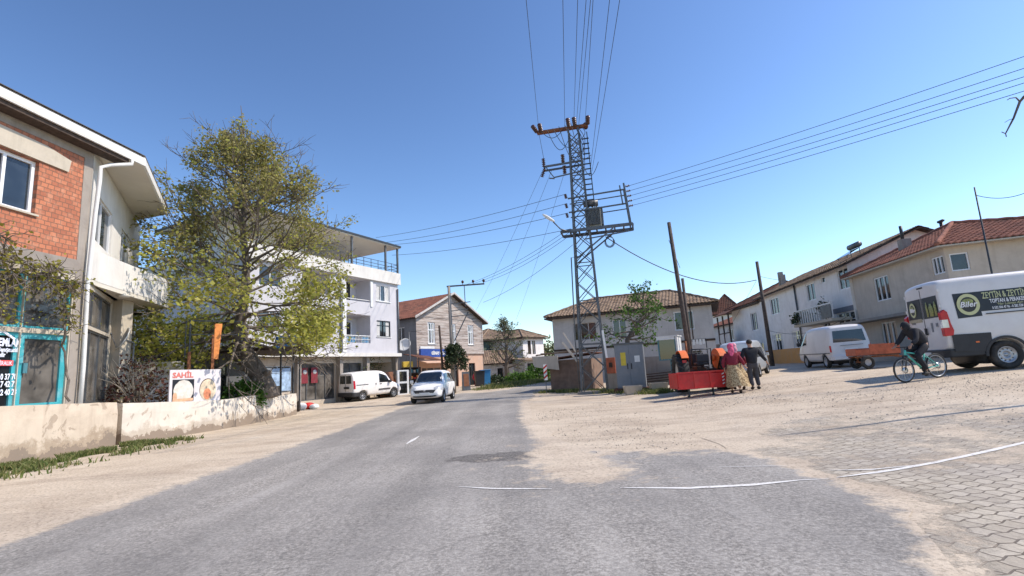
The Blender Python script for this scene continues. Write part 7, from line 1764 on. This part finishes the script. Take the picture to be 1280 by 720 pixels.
# rider in the bicycle's frame
rd = thing('person', 'cyclist in black hooded jacket leaning forward on the mint green bicycle', 'person', bk.location, 0); rd.rotation_euler = bk.rotation_euler.copy()
hip = V((-.20, 0, .95)); ch_s = V((.12, 0, 1.32)); 
kl, kr = V((.20, .11, .66)), V((.22, -.11, .86)); fl_, fr2 = V((.02, .13, .18)), V((-.02, -.13, .53))
skin('body', [([hip, hip.lerp(ch_s, .5)+V((-.03, 0, .04)), ch_s, ch_s+V((.07, 0, .10)), V((.235, 0, 1.48)), V((.26, 0, 1.53))], [.10, .10, .10, .055, .085, .08]),
    ([ch_s+V((0, .16, .02)), V((.27, .25, 1.10)), V((.43, .24, 1.0))], [.04, .032, .026], (0, 2)), ([ch_s+V((0, -.16, .02)), V((.27, -.25, 1.10)), V((.43, -.24, 1.0))], [.04, .032, .026], (0, 2)),
    ([hip+V((.02, .09, -.03)), kl, fl_+V((-.02, 0, .07))], [.07, .045, .032], (0, 0)), ([hip+V((.02, -.09, -.03)), kr, fr2+V((-.02, 0, .07))], [.07, .045, .032], (0, 0))], M['skin'], rd)
skin('jacket', [([hip+V((-.04, 0, -.05)), hip.lerp(ch_s, .5)+V((-.05, 0, .05)), ch_s, ch_s+V((.05, 0, .07))], [.175, .175, .165, .105]), ([ch_s+V((0, .17, .02)), V((.265, .26, 1.10)), V((.42, .245, 1.01))], [.085, .068, .05], (0, 2)), ([ch_s+V((0, -.17, .02)), V((.265, -.26, 1.10)), V((.42, -.245, 1.01))], [.085, .068, .05], (0, 2))], M['black_cloth'], rd)
skin('trousers', [([hip+V((-.02, 0, .02)), hip+V((.03, 0, -.02))], [.16, .15]), ([hip+V((.04, .09, -.04)), kl, fl_+V((-.02, 0, .09))], [.12, .085, .065], (0, 1)), ([hip+V((.04, -.09, -.04)), kr, fr2+V((-.02, 0, .09))], [.12, .085, .065], (0, 1))], M['black_cloth'], rd)
m = MB(); m.sphere(V((.235, 0, 1.50)), (.115, .11, .13), 18); m.sphere(V((.17, 0, 1.41)), (.10, .09, .09), 12); m.build('hood', M['black_cloth'], rd, smooth=True)
face(rd, (.275, 0, 1.49), (1, 0, -.15), (.15, 0, 1), .095)
hands(rd, [((.43, .235, .99), (.5, .1, -.35), (0, -1, 0)), ((.43, -.235, .99), (.5, -.1, -.35), (0, 1, 0))])
m = MB()
for q in (fl_, fr2): m.sphere(q+V((.05, 0, .0)), (.135, .05, .045), 12)
m.build('shoes', M['rubber'], rd)
# ================================================================ SMALL THINGS
def put(o, loc, rz=0, label=None, cat=None, group=None, name=None): o.location = loc; o.rotation_euler = (0, 0, rz); return tag(o, label, cat, group)
XZ = lambda T: T @ Matrix.Rotation(R_(90), 4, 'X')
def disc(mb, cx, cz, rx, rz_, y, sq=1.0, n=40, jag=0., a0=0, a1=360):
    pts = []
    for i in range(n):
        a = R_(a0+(a1-a0)*i/n); j = 1+jag*math.sin(a*7+1)*.5+jag*math.sin(a*13); pts.append((cx+rx*math.cos(a)*j, y, cz+rz_*math.sin(a)*j))
    k = len(pts); pts2 = [(x, y+.003, z) for x, _, z in pts]; mb.add(pts+pts2, [tuple(range(k)), tuple(range(2*k-1, k-1, -1))]+[(i, k+i, k+(i+1) % k, (i+1) % k) for i in range(k)])
# SAHIL board standing on the low wall
a = at(211, 500, 16.35); b = at(275, 500, 18.1); fb = Fr((a.x, a.y), (b.x-a.x, b.y-a.y), 0); W_ = (Vector((b.x, b.y))-Vector((a.x, a.y))).length
zb0 = .98; H_ = fb.hit(243, 462)[1]-zb0; print('board', W_, H_)
sb = thing('sign_board', 'faded white board with red lettering SAHİL and two round pictures on the garden wall', 'sign', (fb.p.x, fb.p.y, zb0), fb.ang)
m = MB(); m.box(0, W_, 0, .05, 0, H_); m.build('panel', plain('faded_board', (.66, .62, .63), .6, var=.06, scale=3, dirt=(.5, .42, .36), dirt_amt=.3), sb)
text(0, 'SAHİL', H_*.22, plain('faded_red_paint', (.60, .16, .13), .7, var=.25, scale=20), sb, (W_*.045, -.006, H_*.765), (1, 0, 0), (0, 0, 1), 'lettering', 'LEFT', .003, 0, 1.1, .008)
m = MB(); m.box(W_*.05, W_*.455, -.006, 0, H_*.05, H_*.71); q = m.build('picture_ground', blk, sb)
pl_ = plain('faded_print', (.62, .60, .54), .7, var=.12, scale=7, dirt=(.5, .3, .16), dirt_amt=.6); pe = plain('peach_print', (.62, .36, .22), .7, var=.25, scale=8)
m = MB(); disc(m, W_*.255, H_*.36, W_*.185, H_*.33, -.011, jag=.015); m.build('round_picture', pl_, q)
m = MB(); m.box(W_*.06, W_*.44, -.014, -.011, H_*.055, H_*.14); disc(m, W_*.10, H_*.2, W_*.04, H_*.13, -.0145); m.build('picture_rim', pe, q)
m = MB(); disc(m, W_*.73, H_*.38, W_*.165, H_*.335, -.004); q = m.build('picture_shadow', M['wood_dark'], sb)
m = MB(); disc(m, W_*.735, H_*.36, W_*.165, H_*.33, -.009); m.build('round_picture', plain('beige_print', (.60, .50, .36), .7, var=.35, scale=5), q)
m = MB(); disc(m, W_*.72, H_*.23, W_*.075, H_*.17, -.014); m.build('picture_stain', plain('rusty_print', (.55, .20, .10), .7, var=.4, scale=9), q)
# rusty steel frame behind the board
a = at(234, 500, 18.0); b = at(270, 500, 18.6); ff = Fr((a.x, a.y), (b.x-a.x, b.y-a.y), .6)
t = thing('steel_frame', 'rusty steel post frame with a narrow orange sign behind the white board', 'frame', (ff.p.x, ff.p.y, ff.z), ff.ang)
zt = ff.hit(250, 401)[1]; x1 = ff.hit(266, 440)[0]; x2 = ff.hit(303, 400)[0]
m = MB(); m.bar((0, 0, 0), (0, 0, ff.hit(236, 440)[1]), .09); m.bar((x1, 0, 0), (x1, 0, zt-.5), .09); m.build('post', M['rust'], t)
m = MB(); m.bar((-.05, 0, zt), (x2, 0, zt), .045); m.bar((-.05, 0, ff.hit(250, 418)[1]), (x2, 0, ff.hit(250, 418)[1]), .03); m.bar((0, 0, .8), (0, 0, zt), .05); m.bar((x2, 0, zt), (x2, 0, zt-.75), .045); m.bar((-.13, 0, zt-1.3), (-.13, 0, zt), .03); m.build('frame', M['dark_metal'], t)
m = MB(); z0_ = ff.hit(269, 449)[1]; m.add([(x1+.02, -.05, z0_), (x1+.17, -.05, z0_), (x1+.27, -.05, zt-.1), (x1+.03, -.05, zt-.1), (x1+.02, .04, z0_), (x1+.17, .04, z0_), (x1+.27, .04, zt-.1), (x1+.03, .04, zt-.1)], [(0, 1, 2, 3), (7, 6, 5, 4), (0, 4, 5, 1), (1, 5, 6, 2), (2, 6, 7, 3), (3, 7, 4, 0)]); m.build('orange_sign', M['orange_sign'], t)
# satellite dishes
def dish(name_label, p, r, yaw, tilt, hgt):
    t = thing('satellite_dish', name_label, 'satellite dish', p, yaw); T = Matrix.Rotation(R_(90-tilt), 4, 'X')
    m = MB(); m.lathe([(.001, .0), (r*.5, .03*r*2), (r*.85, .1*r*2), (r, .15*r*2), (r, .15*r*2+.012), (r*.8, .1*r*2+.012), (.001, .014)], 26, T); m.build('reflector', M['white_paint'], t)
    m = MB(); m.bar(T @ V((0, -r*.9, .2*r)), T @ V((0, 0, r*1.1)), .02); m.sphere(T @ V((0, 0, r*1.12)), (.04, .04, .05), 8); m.bar((0, .02, 0), (0, .25, -.1), .04); m.bar((0, .25, -.1), (0, .25, -hgt), .045); m.build('arm', M['galv'], t)
p_ = at(157, 425, 17.6); dish('white satellite dish on the pillar end of the curved balcony shop', p_, .42, R_(-35), 25, 1.0)
p_ = at(506, 432, 40.8); dish('white satellite dish at the gap between apartment block and wooden house', p_, .55, R_(-10), 25, 1.2)
m = MB(); 
# shelter with blue sign beside the wall
a = at(350, 500, 24.2); b = at(377, 498, 26.2); fs_ = Fr((a.x, a.y), (b.x-a.x, b.y-a.y), .15); zc = fs_.hit(362, 441)[1]; L_ = fs_.hit(376, 440)[0]
t = thing('shelter', 'small kiosk shelter on thin steel posts with a blue lettered sign on its roof', 'shelter', (fs_.p.x, fs_.p.y, fs_.z), fs_.ang); xl = fs_.hit(322, 442)[0]
for i, x in enumerate((.05, L_*.62, L_*.95)):
    m = MB(); m.bar((x, 0, 0), (x-.02, 0, zc), .07); m.build('post', M['galv'], t)
m = MB(); m.add([(xl, -.5, zc), (L_+.5, -.5, zc), (L_+.9, 1.8, zc), (xl, 1.8, zc), (xl, -.5, zc+.12), (L_-.1, -.45, zc+.42), (L_+.2, 1.8, zc+.42), (xl, 1.8, zc+.3)], [(3, 2, 1, 0), (4, 5, 6, 7), (0, 1, 5, 4), (1, 2, 6, 5), (2, 3, 7, 6), (3, 0, 4, 7)]); m.build('roof', M['wood_dark'], t)
m = MB(); a0_, a1_ = fs_.hit(343, 430, -.6)[0], fs_.hit(373, 430, -.6)[0]
m.add([(a0_, -.6, zc+.05), (a1_, -.6, zc+.35), (a1_, -.6, zc+.82), (a0_+.3, -.6, zc+.62), (a0_, -.5, zc+.05), (a1_, -.5, zc+.35), (a1_, -.5, zc+.82), (a0_+.3, -.5, zc+.62)], [(0, 1, 2, 3), (7, 6, 5, 4), (0, 4, 5, 1), (1, 5, 6, 2), (2, 6, 7, 3), (3, 7, 4, 0)])
sg_ = m.build('blue_sign', plain('bright_blue_sign', S((30, 95, 160)), .45, var=.25), t)
text(0, 'BÜFE', .34, M['white_paint'], sg_, (a0_+.28, -.61, zc+.18), (1, 0, .28), (0, 0, 1), 'lettering', 'LEFT', .004, 0, .9, .01)
m = MB(); m.box(xl+.4, .0, .5, .55, 0, 2.0); m.box(.1, L_*.9, .9, .93, .2, 1.2); m.build('glazing', M['glass_shop'], t)
m = MB(); m.box(xl+.35, .06, .46, .49, 0, .08); m.box(xl+.35, .06, .46, .49, 1.95, 2.05); 
for x in (xl+.35, xl+1.3, .0): m.box(x, x+.06, .45, .50, .08, 1.95)
m.build('frame', M['white_frame'], t)
p_ = at(339, 493, 24.0); m = MB(); m.lathe([(.11, 0), (.10, .3), (.06, .42), (.12, .6), (.13, .85), (.02, .86)], 14); put(m.build('hydrant', M['red_paint']), (p_.x, p_.y, tz(p_.x, p_.y)), 0, 'small dark red hydrant behind the short pale wall piece', 'hydrant')

# goods outside the apartment shops
def scooter(p, rz):
    t = thing('scooter', 'white and orange motor scooter parked in front of the shop with red posters', 'scooter', p, rz)
    for x in (-.55, .6):
        m = MB(); m.tube([(x+.2*math.cos(a), 0, .22+.2*math.sin(a)) for a in [i*math.pi/10 for i in range(21)]], .045, 8, False); w_ = m.build('wheel', M['rubber'], t); m = MB(); m.lathe([(.001, -.03), (.15, -.03), (.15, .03), (.001, .03)], 14, Matrix.Translation((x, 0, .22)) @ Matrix.Rotation(R_(90), 4, 'X')); m.build('rim', M['rim'], w_)
    m = MB(); m.prism([(-.8, .42), (-.25, .38), (-.1, .28), (.25, .28), (.3, .35), (-.0, .42), (-.15, .68), (-.8, .72)], -.14, .14, Matrix.Rotation(R_(90), 4, 'X')); m.build('body', M['car_white'], t, bevel=.04)
    m = MB(); m.bar((.28, 0, .3), (.42, 0, .95), .34, .06); m.build('leg_shield', M['tractor_orange'], t, bevel=.02)
    m = MB(); m.box(-.75, -.1, -.13, .13, .72, .80); m.build('seat', M['black_plastic'], t, bevel=.03)
    m = MB(); m.bar((.6, 0, .22), (.42, 0, .95), .05); m.bar((.40, -.32, 1.02), (.40, .32, 1.02), .04); m.bar((.42, 0, .95), (.4, 0, 1.02), .1); m.build('handlebar', M['black_plastic'], t)
p_ = gp(*at(408, 490, 34.5).xy); scooter(p_, R_(200))
for i, (px, py, Y, mt, lb, sx_, sy_, sz) in enumerate(((376, 492, 28, 'car_white', 'white sack slumped at the end of the short pale wall', .35, .25, .22), (386, 491, 28.6, 'red_paint', 'red sack lying between the two white sacks near the wall end', .35, .28, .2), (393, 490, 28.4, 'white_paint', 'low white sack right of the red sack near the wall end', .3, .25, .15), (373, 496, 26.5, 'wood_dark', 'small dark stump at the kerb below the short pale wall', .12, .12, .3))):
    p_ = gp(*at(px, py, Y).xy); m = MB(); m.sphere(V((0, 0, sz*.8)), (sx_, sy_, sz), 14); m.v = [(x*(1+.15*noise.noise(V((x*4, y*4, z*4+i)))), y, max(z, 0)) for x, y, z in m.v]
    put(m.build('sack' if i < 3 else 'stump', M[mt]), p_, i*.7, lb, 'sack' if i < 3 else 'stump', 'sacks at the roadside' if i < 3 else None)
# used furniture in front of the dark shop
p_ = FA.W(15.0, -.3, 0); 
t = thing('display_board', 'tall brown wooden board leaning outside the dark furniture shop', 'board', gp(*FA.W(14.3, -1.2, 0).xy), FA.ang+R_(-30)); m = MB(); m.bar((0, 0, 0), (0, .35, 1.7), .9, .05, (1, 0, 0)); 
m = MB(); m.add([(-.5, 0, 0), (.5, 0, 0), (.5, .3, 1.7), (-.5, .3, 1.7), (-.5, .05, 0), (.5, .05, 0), (.5, .35, 1.7), (-.5, .35, 1.7)], [(0, 1, 2, 3), (7, 6, 5, 4), (0, 4, 5, 1), (1, 5, 6, 2), (2, 6, 7, 3), (3, 7, 4, 0)]); m.build('panel', M['wood_shop'], t); m = MB(); m.bar((0, .35, 1.6), (0, .9, 0), .05); m.build('strut', M['wood_dark'], t)
t = thing('cabinet', 'white framed glass door cabinet beside dark shelves outside the furniture shop', 'cabinet', gp(*FA.W(15.7, -.9, 0).xy), FA.ang+R_(-30))
m = MB(); m.box(0, .85, 0, .35, 0, 1.75); m.build('case', M['white_frame'], t)
for z0_ in (.1, .95):
    m = MB(); m.box(.15, .7, -.012, -.002, z0_, z0_+.7); m.build('pane', M['glass_dark'], t)
t = thing('shelf_unit', 'dark open shelf unit with small goods right of the white cabinet', 'shelf', gp(*FA.W(16.55, -.7, 0).xy), FA.ang+R_(-30))
m = MB(); m.box(0, .05, 0, .4, 0, 1.9); m.box(1.35, 1.4, 0, .4, 0, 1.9)
for z in (.1, .55, 1.0, 1.45, 1.86): m.box(.05, 1.35, 0, .4, z, z+.04)
m.box(.05, 1.35, .38, .4, .14, 1.86); m.build('rack', M['wood_dark'], t)
goods = ['cream_plaster', 'red_paint', 'galv', 'teal_paint', 'orange_sign', 'white_paint']
for zi, z in enumerate((.14, .59, 1.04, 1.49)):
    for k in range(5):
        m = MB(); w_ = rnd.uniform(.12, .2); m.box(.1+k*.25, .1+k*.25+w_, .05, .3, z+.001, z+rnd.uniform(.12, .3)); o = m.build('box', M[goods[(zi*5+k*3) % 6]], None, bevel=.01)
        o.matrix_world = Matrix.Translation(t.location) @ Matrix.Rotation(t.rotation_euler.z, 4, 'Z'); tag(o, '%s box on the %s shelf of the dark shelf unit by the white cabinet' % (['first', 'second', 'third', 'fourth', 'fifth'][k], ['lowest', 'second lowest', 'second highest', 'highest'][zi]), 'box', 'goods on the shelf unit')
m = MB(); m.box(-.3, .45, -.1, .25, 0, .42); o = put(m.build('crate', plain('yellow_plastic', (.62, .42, .05), .5), None, bevel=.02), gp(*FA.W(16.55, -.7, 0).xy)+V((.25, .2, 1.92)), FA.ang+R_(-30), 'yellow crate on top of the dark shelf unit', 'crate')
p_ = gp(*at(484, 490, 38.6).xy)+V((.6, 0, 0)); t = thing('toy_stand', 'orange and white goods stacked on a stand behind the delivery van bonnet', 'stand', p_, R_(10)); m = MB(); m.box(-.5, .5, -.25, .25, 0, .75); m.build('table', M['wood_shop'], t); 
for k in range(7):
    m = MB(); a = k*.9; m.sphere(V((-.4+.13*k, .05*math.sin(k), .95+.3*(k % 3))), (.16, .14, .17), 10); o = m.build('ball', M['tractor_orange' if k % 2 else 'pink_render']); put(o, p_, 0, '%s of the seven balls on the stand behind the delivery van, counted from the left' % ['first', 'second', 'third', 'fourth', 'fifth', 'sixth', 'seventh'][k], 'ball', 'balls on the stand')
# lean-to canopy between the block and the gable house
p0_ = FA.W(16.9, -1.8, zS-.35); m = MB(); L4 = 2.2; m.add([(0, 0, 0), (L4, -.2, -.35), (L4, 2.2, .15), (0, 2.2, .35), (0, 0, -.06), (L4, -.2, -.41), (L4, 2.2, .09), (0, 2.2, .29)], [(0, 1, 2, 3), (7, 6, 5, 4), (0, 4, 5, 1), (1, 5, 6, 2), (2, 6, 7, 3), (3, 7, 4, 0)])
t = thing('canopy', 'red brown sloping canopy between the apartment block and the wooden house', 'canopy', (p0_.x, p0_.y, p0_.z), R_(40)); m.build('sheet', M['tile_brown'], t); m = MB()
for x in (.1, L4-.1): m.bar((x, .05, -.05), (x, .05, -2.7), .06)
m.build('posts', M['dark_metal'], t)
# bins by the gable house
def bin_(px, py, Y, mat, lb, w_=.5, h=1.0, lid=True):
    p = gp(*at(px, py, Y).xy); t = thing('wheelie_bin', lb, 'bin', p, R_(15), 'bins beside the wooden house'); m = MB()
    a = w_*.42; b = w_*.5; m.add([(-a, -a, .05), (a, -a, .05), (a, a, .05), (-a, a, .05), (-b, -b, h), (b, -b, h), (b, b, h), (-b, b, h)], [(3, 2, 1, 0), (4, 5, 6, 7), (0, 1, 5, 4), (1, 2, 6, 5), (2, 3, 7, 6), (3, 0, 4, 7)]); m.build('body', mat, t, bevel=.02)
    m = MB(); m.box(-b-.03, b+.03, -b-.05, b+.03, h+.004, h+.07); m.build('lid', mat, t, bevel=.02)
    m = MB(); m.tube([(-.25, a+.05, .08), (.25, a+.05, .08)], .08, 10); m.build('wheels', M['rubber'], t)
bin_(607, 487, 44, plain('blue_plastic', S((60, 135, 190)), .45, var=.1), 'light blue wheelie bin at the corner of the wooden house', .85, 1.25)
bin_(600, 487.5, 43.6, M['black_plastic'], 'black wheelie bin left of the light blue one', .8, 1.2)
p_ = gp(*at(595.5, 486, 44.5).xy); m = MB(); m.sphere(V((0, 0, .75)), (.3, .25, .35), 12); m.box(-.12, .12, -.12, .12, 0, .5); put(m.build('bag', plain('red_cloth', S((190, 50, 70)), .9)), p_, 0, 'red bundle hanging left of the black bin', 'bag')
p_ = gp(*at(583, 488, 38).xy); t = thing('a_board', 'narrow grey standing board on the pavement in front of the pink ground floor', 'sign', p_, R_(20)); m = MB(); m.add([(-.28, -.2, 0), (.28, -.2, 0), (.28, 0, 1.35), (-.28, 0, 1.35), (-.28, .2, 0), (.28, .2, 0), (.28, .03, 1.35), (-.28, .03, 1.35)], [(0, 1, 2, 3), (7, 6, 5, 4), (1, 5, 6, 2), (2, 6, 7, 3), (3, 7, 4, 0)]); m.build('panel', M['galv'], t); m = MB(); m.add([(-.2, -.17, .3), (.2, -.17, .3), (.2, -.045, 1.2), (-.2, -.045, 1.2)], [(0, 1, 2, 3)]); m.build('poster', M['wood_shop'], t)

# brown shed, board, chevron
fs2, W_ = facade(686, 738, 31.5, 30.5, .1); sh = house('shed', 'low brown plank shed beside the pylon at the road bend', fs2, 0, W_, 2.6, 1.78, plain('brown_sheet', (.20, .13, .095), .85, var=.25, scale=3, dirt=(.3, .24, .18)))
m = MB(); m.add([(-.5, -.35, 1.80), (W_+.2, -.35, 2.08), (W_+.2, 2.9, 2.1), (-.5, 2.9, 1.85), (-.5, -.35, 1.86), (W_+.2, -.35, 2.14), (W_+.2, 2.9, 2.16), (-.5, 2.9, 1.91)], [(3, 2, 1, 0), (4, 5, 6, 7), (0, 1, 5, 4), (1, 2, 6, 5), (2, 3, 7, 6), (3, 0, 4, 7)]); m.build('roof', M['tile_brown'], sh)
m = MB()
for i in range(5): x = rnd.uniform(0, W_); m.bar((x-.8, -.2, 2.15+.02*i), (x+rnd.uniform(.2, .9), 2.0, 2.25+.1*rnd.random()), .07)
tag(m.build('scrap_timber', M['wood_dark']), 'dark scrap timber lying on the roof of the brown shed', 'timber').matrix_world = Matrix.Translation((fs2.p.x, fs2.p.y, .1)) @ Matrix.Rotation(fs2.ang, 4, 'Z')
a = fs2.hit(668, 455, -.42); b = fs2.hit(698, 449, -.42); m = MB(); z0_, z1_ = fs2.hit(690, 463, -.42)[1], fs2.hit(690, 444, -.42)[1]
m.add([(a[0], -.42, z0_+.25), (b[0], -.42, z0_), (b[0]-.05, -.42, z1_-.05), (a[0]-.15, -.42, z1_), (a[0], -.38, z0_+.25), (b[0], -.38, z0_), (b[0]-.05, -.38, z1_-.05), (a[0]-.15, -.38, z1_)], [(0, 1, 2, 3), (7, 6, 5, 4), (0, 4, 5, 1), (1, 5, 6, 2), (2, 6, 7, 3), (3, 7, 4, 0)])
m2 = m; o = m.build('board', M['cream_plaster']); o.matrix_world = Matrix.Translation((fs2.p.x, fs2.p.y, .1)) @ Matrix.Rotation(fs2.ang, 4, 'Z'); tag(o, 'pale board fixed at the roof corner of the brown shed', 'board')
p_ = gp(*at(683, 487, 30.0).xy); t = thing('road_marker', 'red and white chevron marker post at the corner of the brown shed', 'road sign', p_, R_(10)); m = MB(); m.bar((0, 0, 0), (0, 0, 1.65), .06); m.build('post', M['galv'], t)
t.scale = (.6, 1, 1); m = MB(); m.box(-.17, .17, -.05, -.03, .75, 1.65); q = m.build('panel', M['white_paint'], t)
m = MB()
for k in range(3): z = .8+.28*k; m.add([(-.17, -.053, z), (.17, -.053, z+.17), (.17, -.053, z+.29), (-.17, -.053, z+.12)], [(0, 1, 2, 3)])
m.build('red_stripes', M['red_paint'], q)
# leaning planks and a long white pipe at the pylon
def plank(px0, py0, px1, py1, Y, w_, mat, lb, nm='plank', dy=.5):
    a = at(px0, py0, Y); b = at(px1, py1, Y+dy); m = MB(); m.bar((0, 0, 0), b-a, w_, w_*.5, (0, 1, 0)); o = m.build(nm, M[mat]); o.location = a; tag(o, lb, nm)
plank(764, 484, 753, 413, 27.0, .11, 'white_paint', 'long white pipe leaning against the right leg of the pylon', 'pipe')
plank(722, 452, 703, 428, 29.6, .13, 'cream_plaster', 'pale plank sticking up above the brown shed, longer of two')
plank(720, 440, 704, 416, 30.2, .09, 'cream_plaster', 'thin upper pale plank sticking up above the brown shed')
# cabinets on a brick plinth
fc, Wc = facade(768, 804, 25.2, 24.8, .1); pl0 = fc.p; gz = tz(pl0.x, pl0.y); z1c = fc.hit(785, 430)[1]+.1-gz
t = thing('electric_cabinet', 'tall grey two door electricity cabinet with a yellow warning notice', 'cabinet', (fc.p.x, fc.p.y, gz), fc.ang)
m = MB(); m.box(-.15, Wc+.25, -.12, .75, -.2, .22); m.build('plinth', M['tile_brown'], t)
m = MB(); m.box(0, Wc, 0, .6, .22, z1c); m.build('case', M['grey_cabinet'], t, bevel=.012); m = MB(); m.box(-.05, Wc+.06, -.06, .66, z1c, z1c+.06); m.build('roof_cap', M['galv'], t)
for a, b in ((.03, Wc*.50-.01), (Wc*.50+.01, Wc-.03)):
    m = MB(); m.box(a, b, -.018, -.002, .27+.12*(a > .5), z1c-.05); d_ = m.build('door', M['grey_cabinet'], t, bevel=.006)
    m = MB(); m.box(b-.12 if a < .5 else a+.04, b-.07 if a < .5 else a+.09, -.04, -.018, z1c*.48, z1c*.6); m.build('door_handle', M['black_plastic'], d_)
m = MB(); m.box(Wc*.2, Wc*.38, -.024, -.019, z1c*.56, z1c*.83); m.build('warning_notice', plain('yellow_notice', (.65, .48, .04), .5), t)
m = MB(); m.box(Wc*.68, Wc*.86, -.024, -.019, z1c*.62, z1c*.75); m.build('label_plate', M['white_paint'], t)
fc2, W2_ = facade(757, 768, 26.6, 26.3, .1); t = thing('meter_box', 'faded red brown meter box on a block left of the grey cabinet', 'box', (fc2.p.x, fc2.p.y, tz(fc2.p.x, fc2.p.y)), fc2.ang)
m = MB(); m.box(0, W2_, 0, .4, 0, .95); m.build('base', M['concrete'], t); m = MB(); m.box(0, W2_, -.05, .4, .953, 1.75); m.build('case', M['fo'], t, bevel=.01); m = MB(); m.box(W2_*.3, W2_*.7, -.06, -.05, 1.25, 1.5); m.build('window', M['wood_dark'], t)
fc3, W3_ = facade(805, 834, 27.5, 27.0, .15); t = thing('block_wall', 'rough grey block wall with planks between cabinet and teal kiosk', 'wall', (fc3.p.x, fc3.p.y, tz(fc3.p.x, fc3.p.y)), fc3.ang)
m = MB(); m.box(-.3, W3_+1.2, 0, .2, -.2, 1.55); m.build('blocks', M['concrete'], t); m = MB()
for k in range(5): m.bar((-.3+.1*k, -.25-.05*k, .12+.13*k), (W3_-.1+.1*k, -.3, .2+.13*k), .12, .05)
m.build('planks', M['wood_dark'], t)
for (pl_, pr_, Y, lb) in ((776, 797, 23.2, 'pale concrete planter trough in front of the grey cabinet'), (808, 829, 23.0, 'pale concrete planter trough between the cabinet and the red carry box')):
    f_, w_ = facade(pl_, pr_, Y, Y, 0); p_ = f_.W(w_/2, 0, 0); m = MB(); a, b, h = w_*.42, w_*.52, .38; c, d = .2, .27
    m.add([(-a, -c, 0), (a, -c, 0), (a, c, 0), (-a, c, 0), (-b, -d, h), (b, -d, h), (b, d, h), (-b, d, h), (-b+.05, -d+.05, h), (b-.05, -d+.05, h), (b-.05, d-.05, h), (-b+.05, d-.05, h), (-b+.05, -d+.05, h-.08), (b-.05, -d+.05, h-.08), (b-.05, d-.05, h-.08), (-b+.05, d-.05, h-.08)],
          [(3, 2, 1, 0), (0, 1, 5, 4), (1, 2, 6, 5), (2, 3, 7, 6), (3, 0, 4, 7), (4, 5, 9, 8), (5, 6, 10, 9), (6, 7, 11, 10), (7, 4, 8, 11), (8, 9, 13, 12), (9, 10, 14, 13), (10, 11, 15, 14), (11, 8, 12, 15)])
    t = thing('planter', lb, 'planter', gp(p_.x, p_.y), f_.ang, 'planters by the cabinet'); m.build('trough', M['concrete_light'], t)
    m = MB(); m.box(-b+.055, b-.055, -d+.055, d-.055, h-.11, h-.05); m.build('soil', M['soil'], t)
# teal kiosk booth
fk, Wk = facade(823, 846, 24.0, 23.6, .1); gz = tz(fk.p.x, fk.p.y); z0k = fk.hit(835, 449)[1]+.1-gz; z1k = fk.hit(835, 421)[1]+.1-gz; print('kiosk', Wk, z0k, z1k)
t = thing('telephone_kiosk', 'teal glazed telephone kiosk on a pedestal behind the tractor', 'kiosk', (fk.p.x, fk.p.y, gz), fk.ang)
m = MB(); m.box(Wk*.55, Wk*1.0, .15, .6, 0, z0k); m.build('pedestal', M['teal_paint'], t)
m = MB(); 
for x in (0, Wk-.06):
    for y in (0, .74): m.box(x, x+.06, y, y+.06, z0k, z1k)
m.box(0, Wk, 0, .8, z0k-.05, z0k); m.build('frame', M['teal_paint'], t)
m = MB(); m.box(.06, Wk-.06, .02, .04, z0k+.01, z1k-.01); m.box(.02, .04, .07, .73, z0k+.01, z1k-.01); m.build('pane', M['glass_dark'], t)
m = MB(); m.box(-.05, Wk+.12, -.06, .86, z1k, z1k+.05); m.box(-.03, Wk-.03, -.05, .8, z1k-.13, z1k-.003); m.box(Wk+.003, Wk+.08, -.04, .8, .9, z1k-.004); m.build('roof', M['galv'] if False else M['white_paint'], t)
m = MB(); m.box(Wk*.55, Wk*.8, .3, .5, z0k+.1, z0k+.55); m.build('telephone', M['black_plastic'], t)
# clothes line next to the tiled house
f_, w_ = facade(862, 880, 33, 32.8, .3); t = thing('clothes_line', 'clothes line between two posts behind the leaning pole', 'clothes line', (f_.p.x, f_.p.y, .35), f_.ang); m = MB(); z_ = f_.hit(870, 424)[1]-.05; m.bar((-.1, 0, 0), (-.1, 0, z_), .05); m.bar((w_+.2, 0, 0), (w_+.2, 0, z_), .05); m.bar((-.1, 0, z_), (w_+.2, 0, z_), .02); m.build('posts', M['dark_metal'], t)
for k in range(5):
    x = .05+.2*k; m = MB(); n = 6
    for i in range(n): m.quad((x+.15*i/n, .01*(i % 2), z_-.32-.05*(k % 2)), (x+.15*(i+1)/n, .01*((i+1) % 2), z_-.32-.05*(k % 2)), (x+.15*(i+1)/n, .01*((i+1) % 2), z_-.01), (x+.15*i/n, .01*(i % 2), z_-.01))
    o = m.build('cloth', M['white_paint']); o.matrix_world = Matrix.Translation((f_.p.x, f_.p.y, .35)) @ Matrix.Rotation(f_.ang, 4, 'Z'); so2 = o.modifiers.new('s', 'SOLIDIFY'); so2.thickness = .006; tag(o, '%s of the five small white cloths on the clothes line' % ['leftmost', 'second', 'middle', 'fourth', 'rightmost'][k], 'cloth', 'cloths on the line')
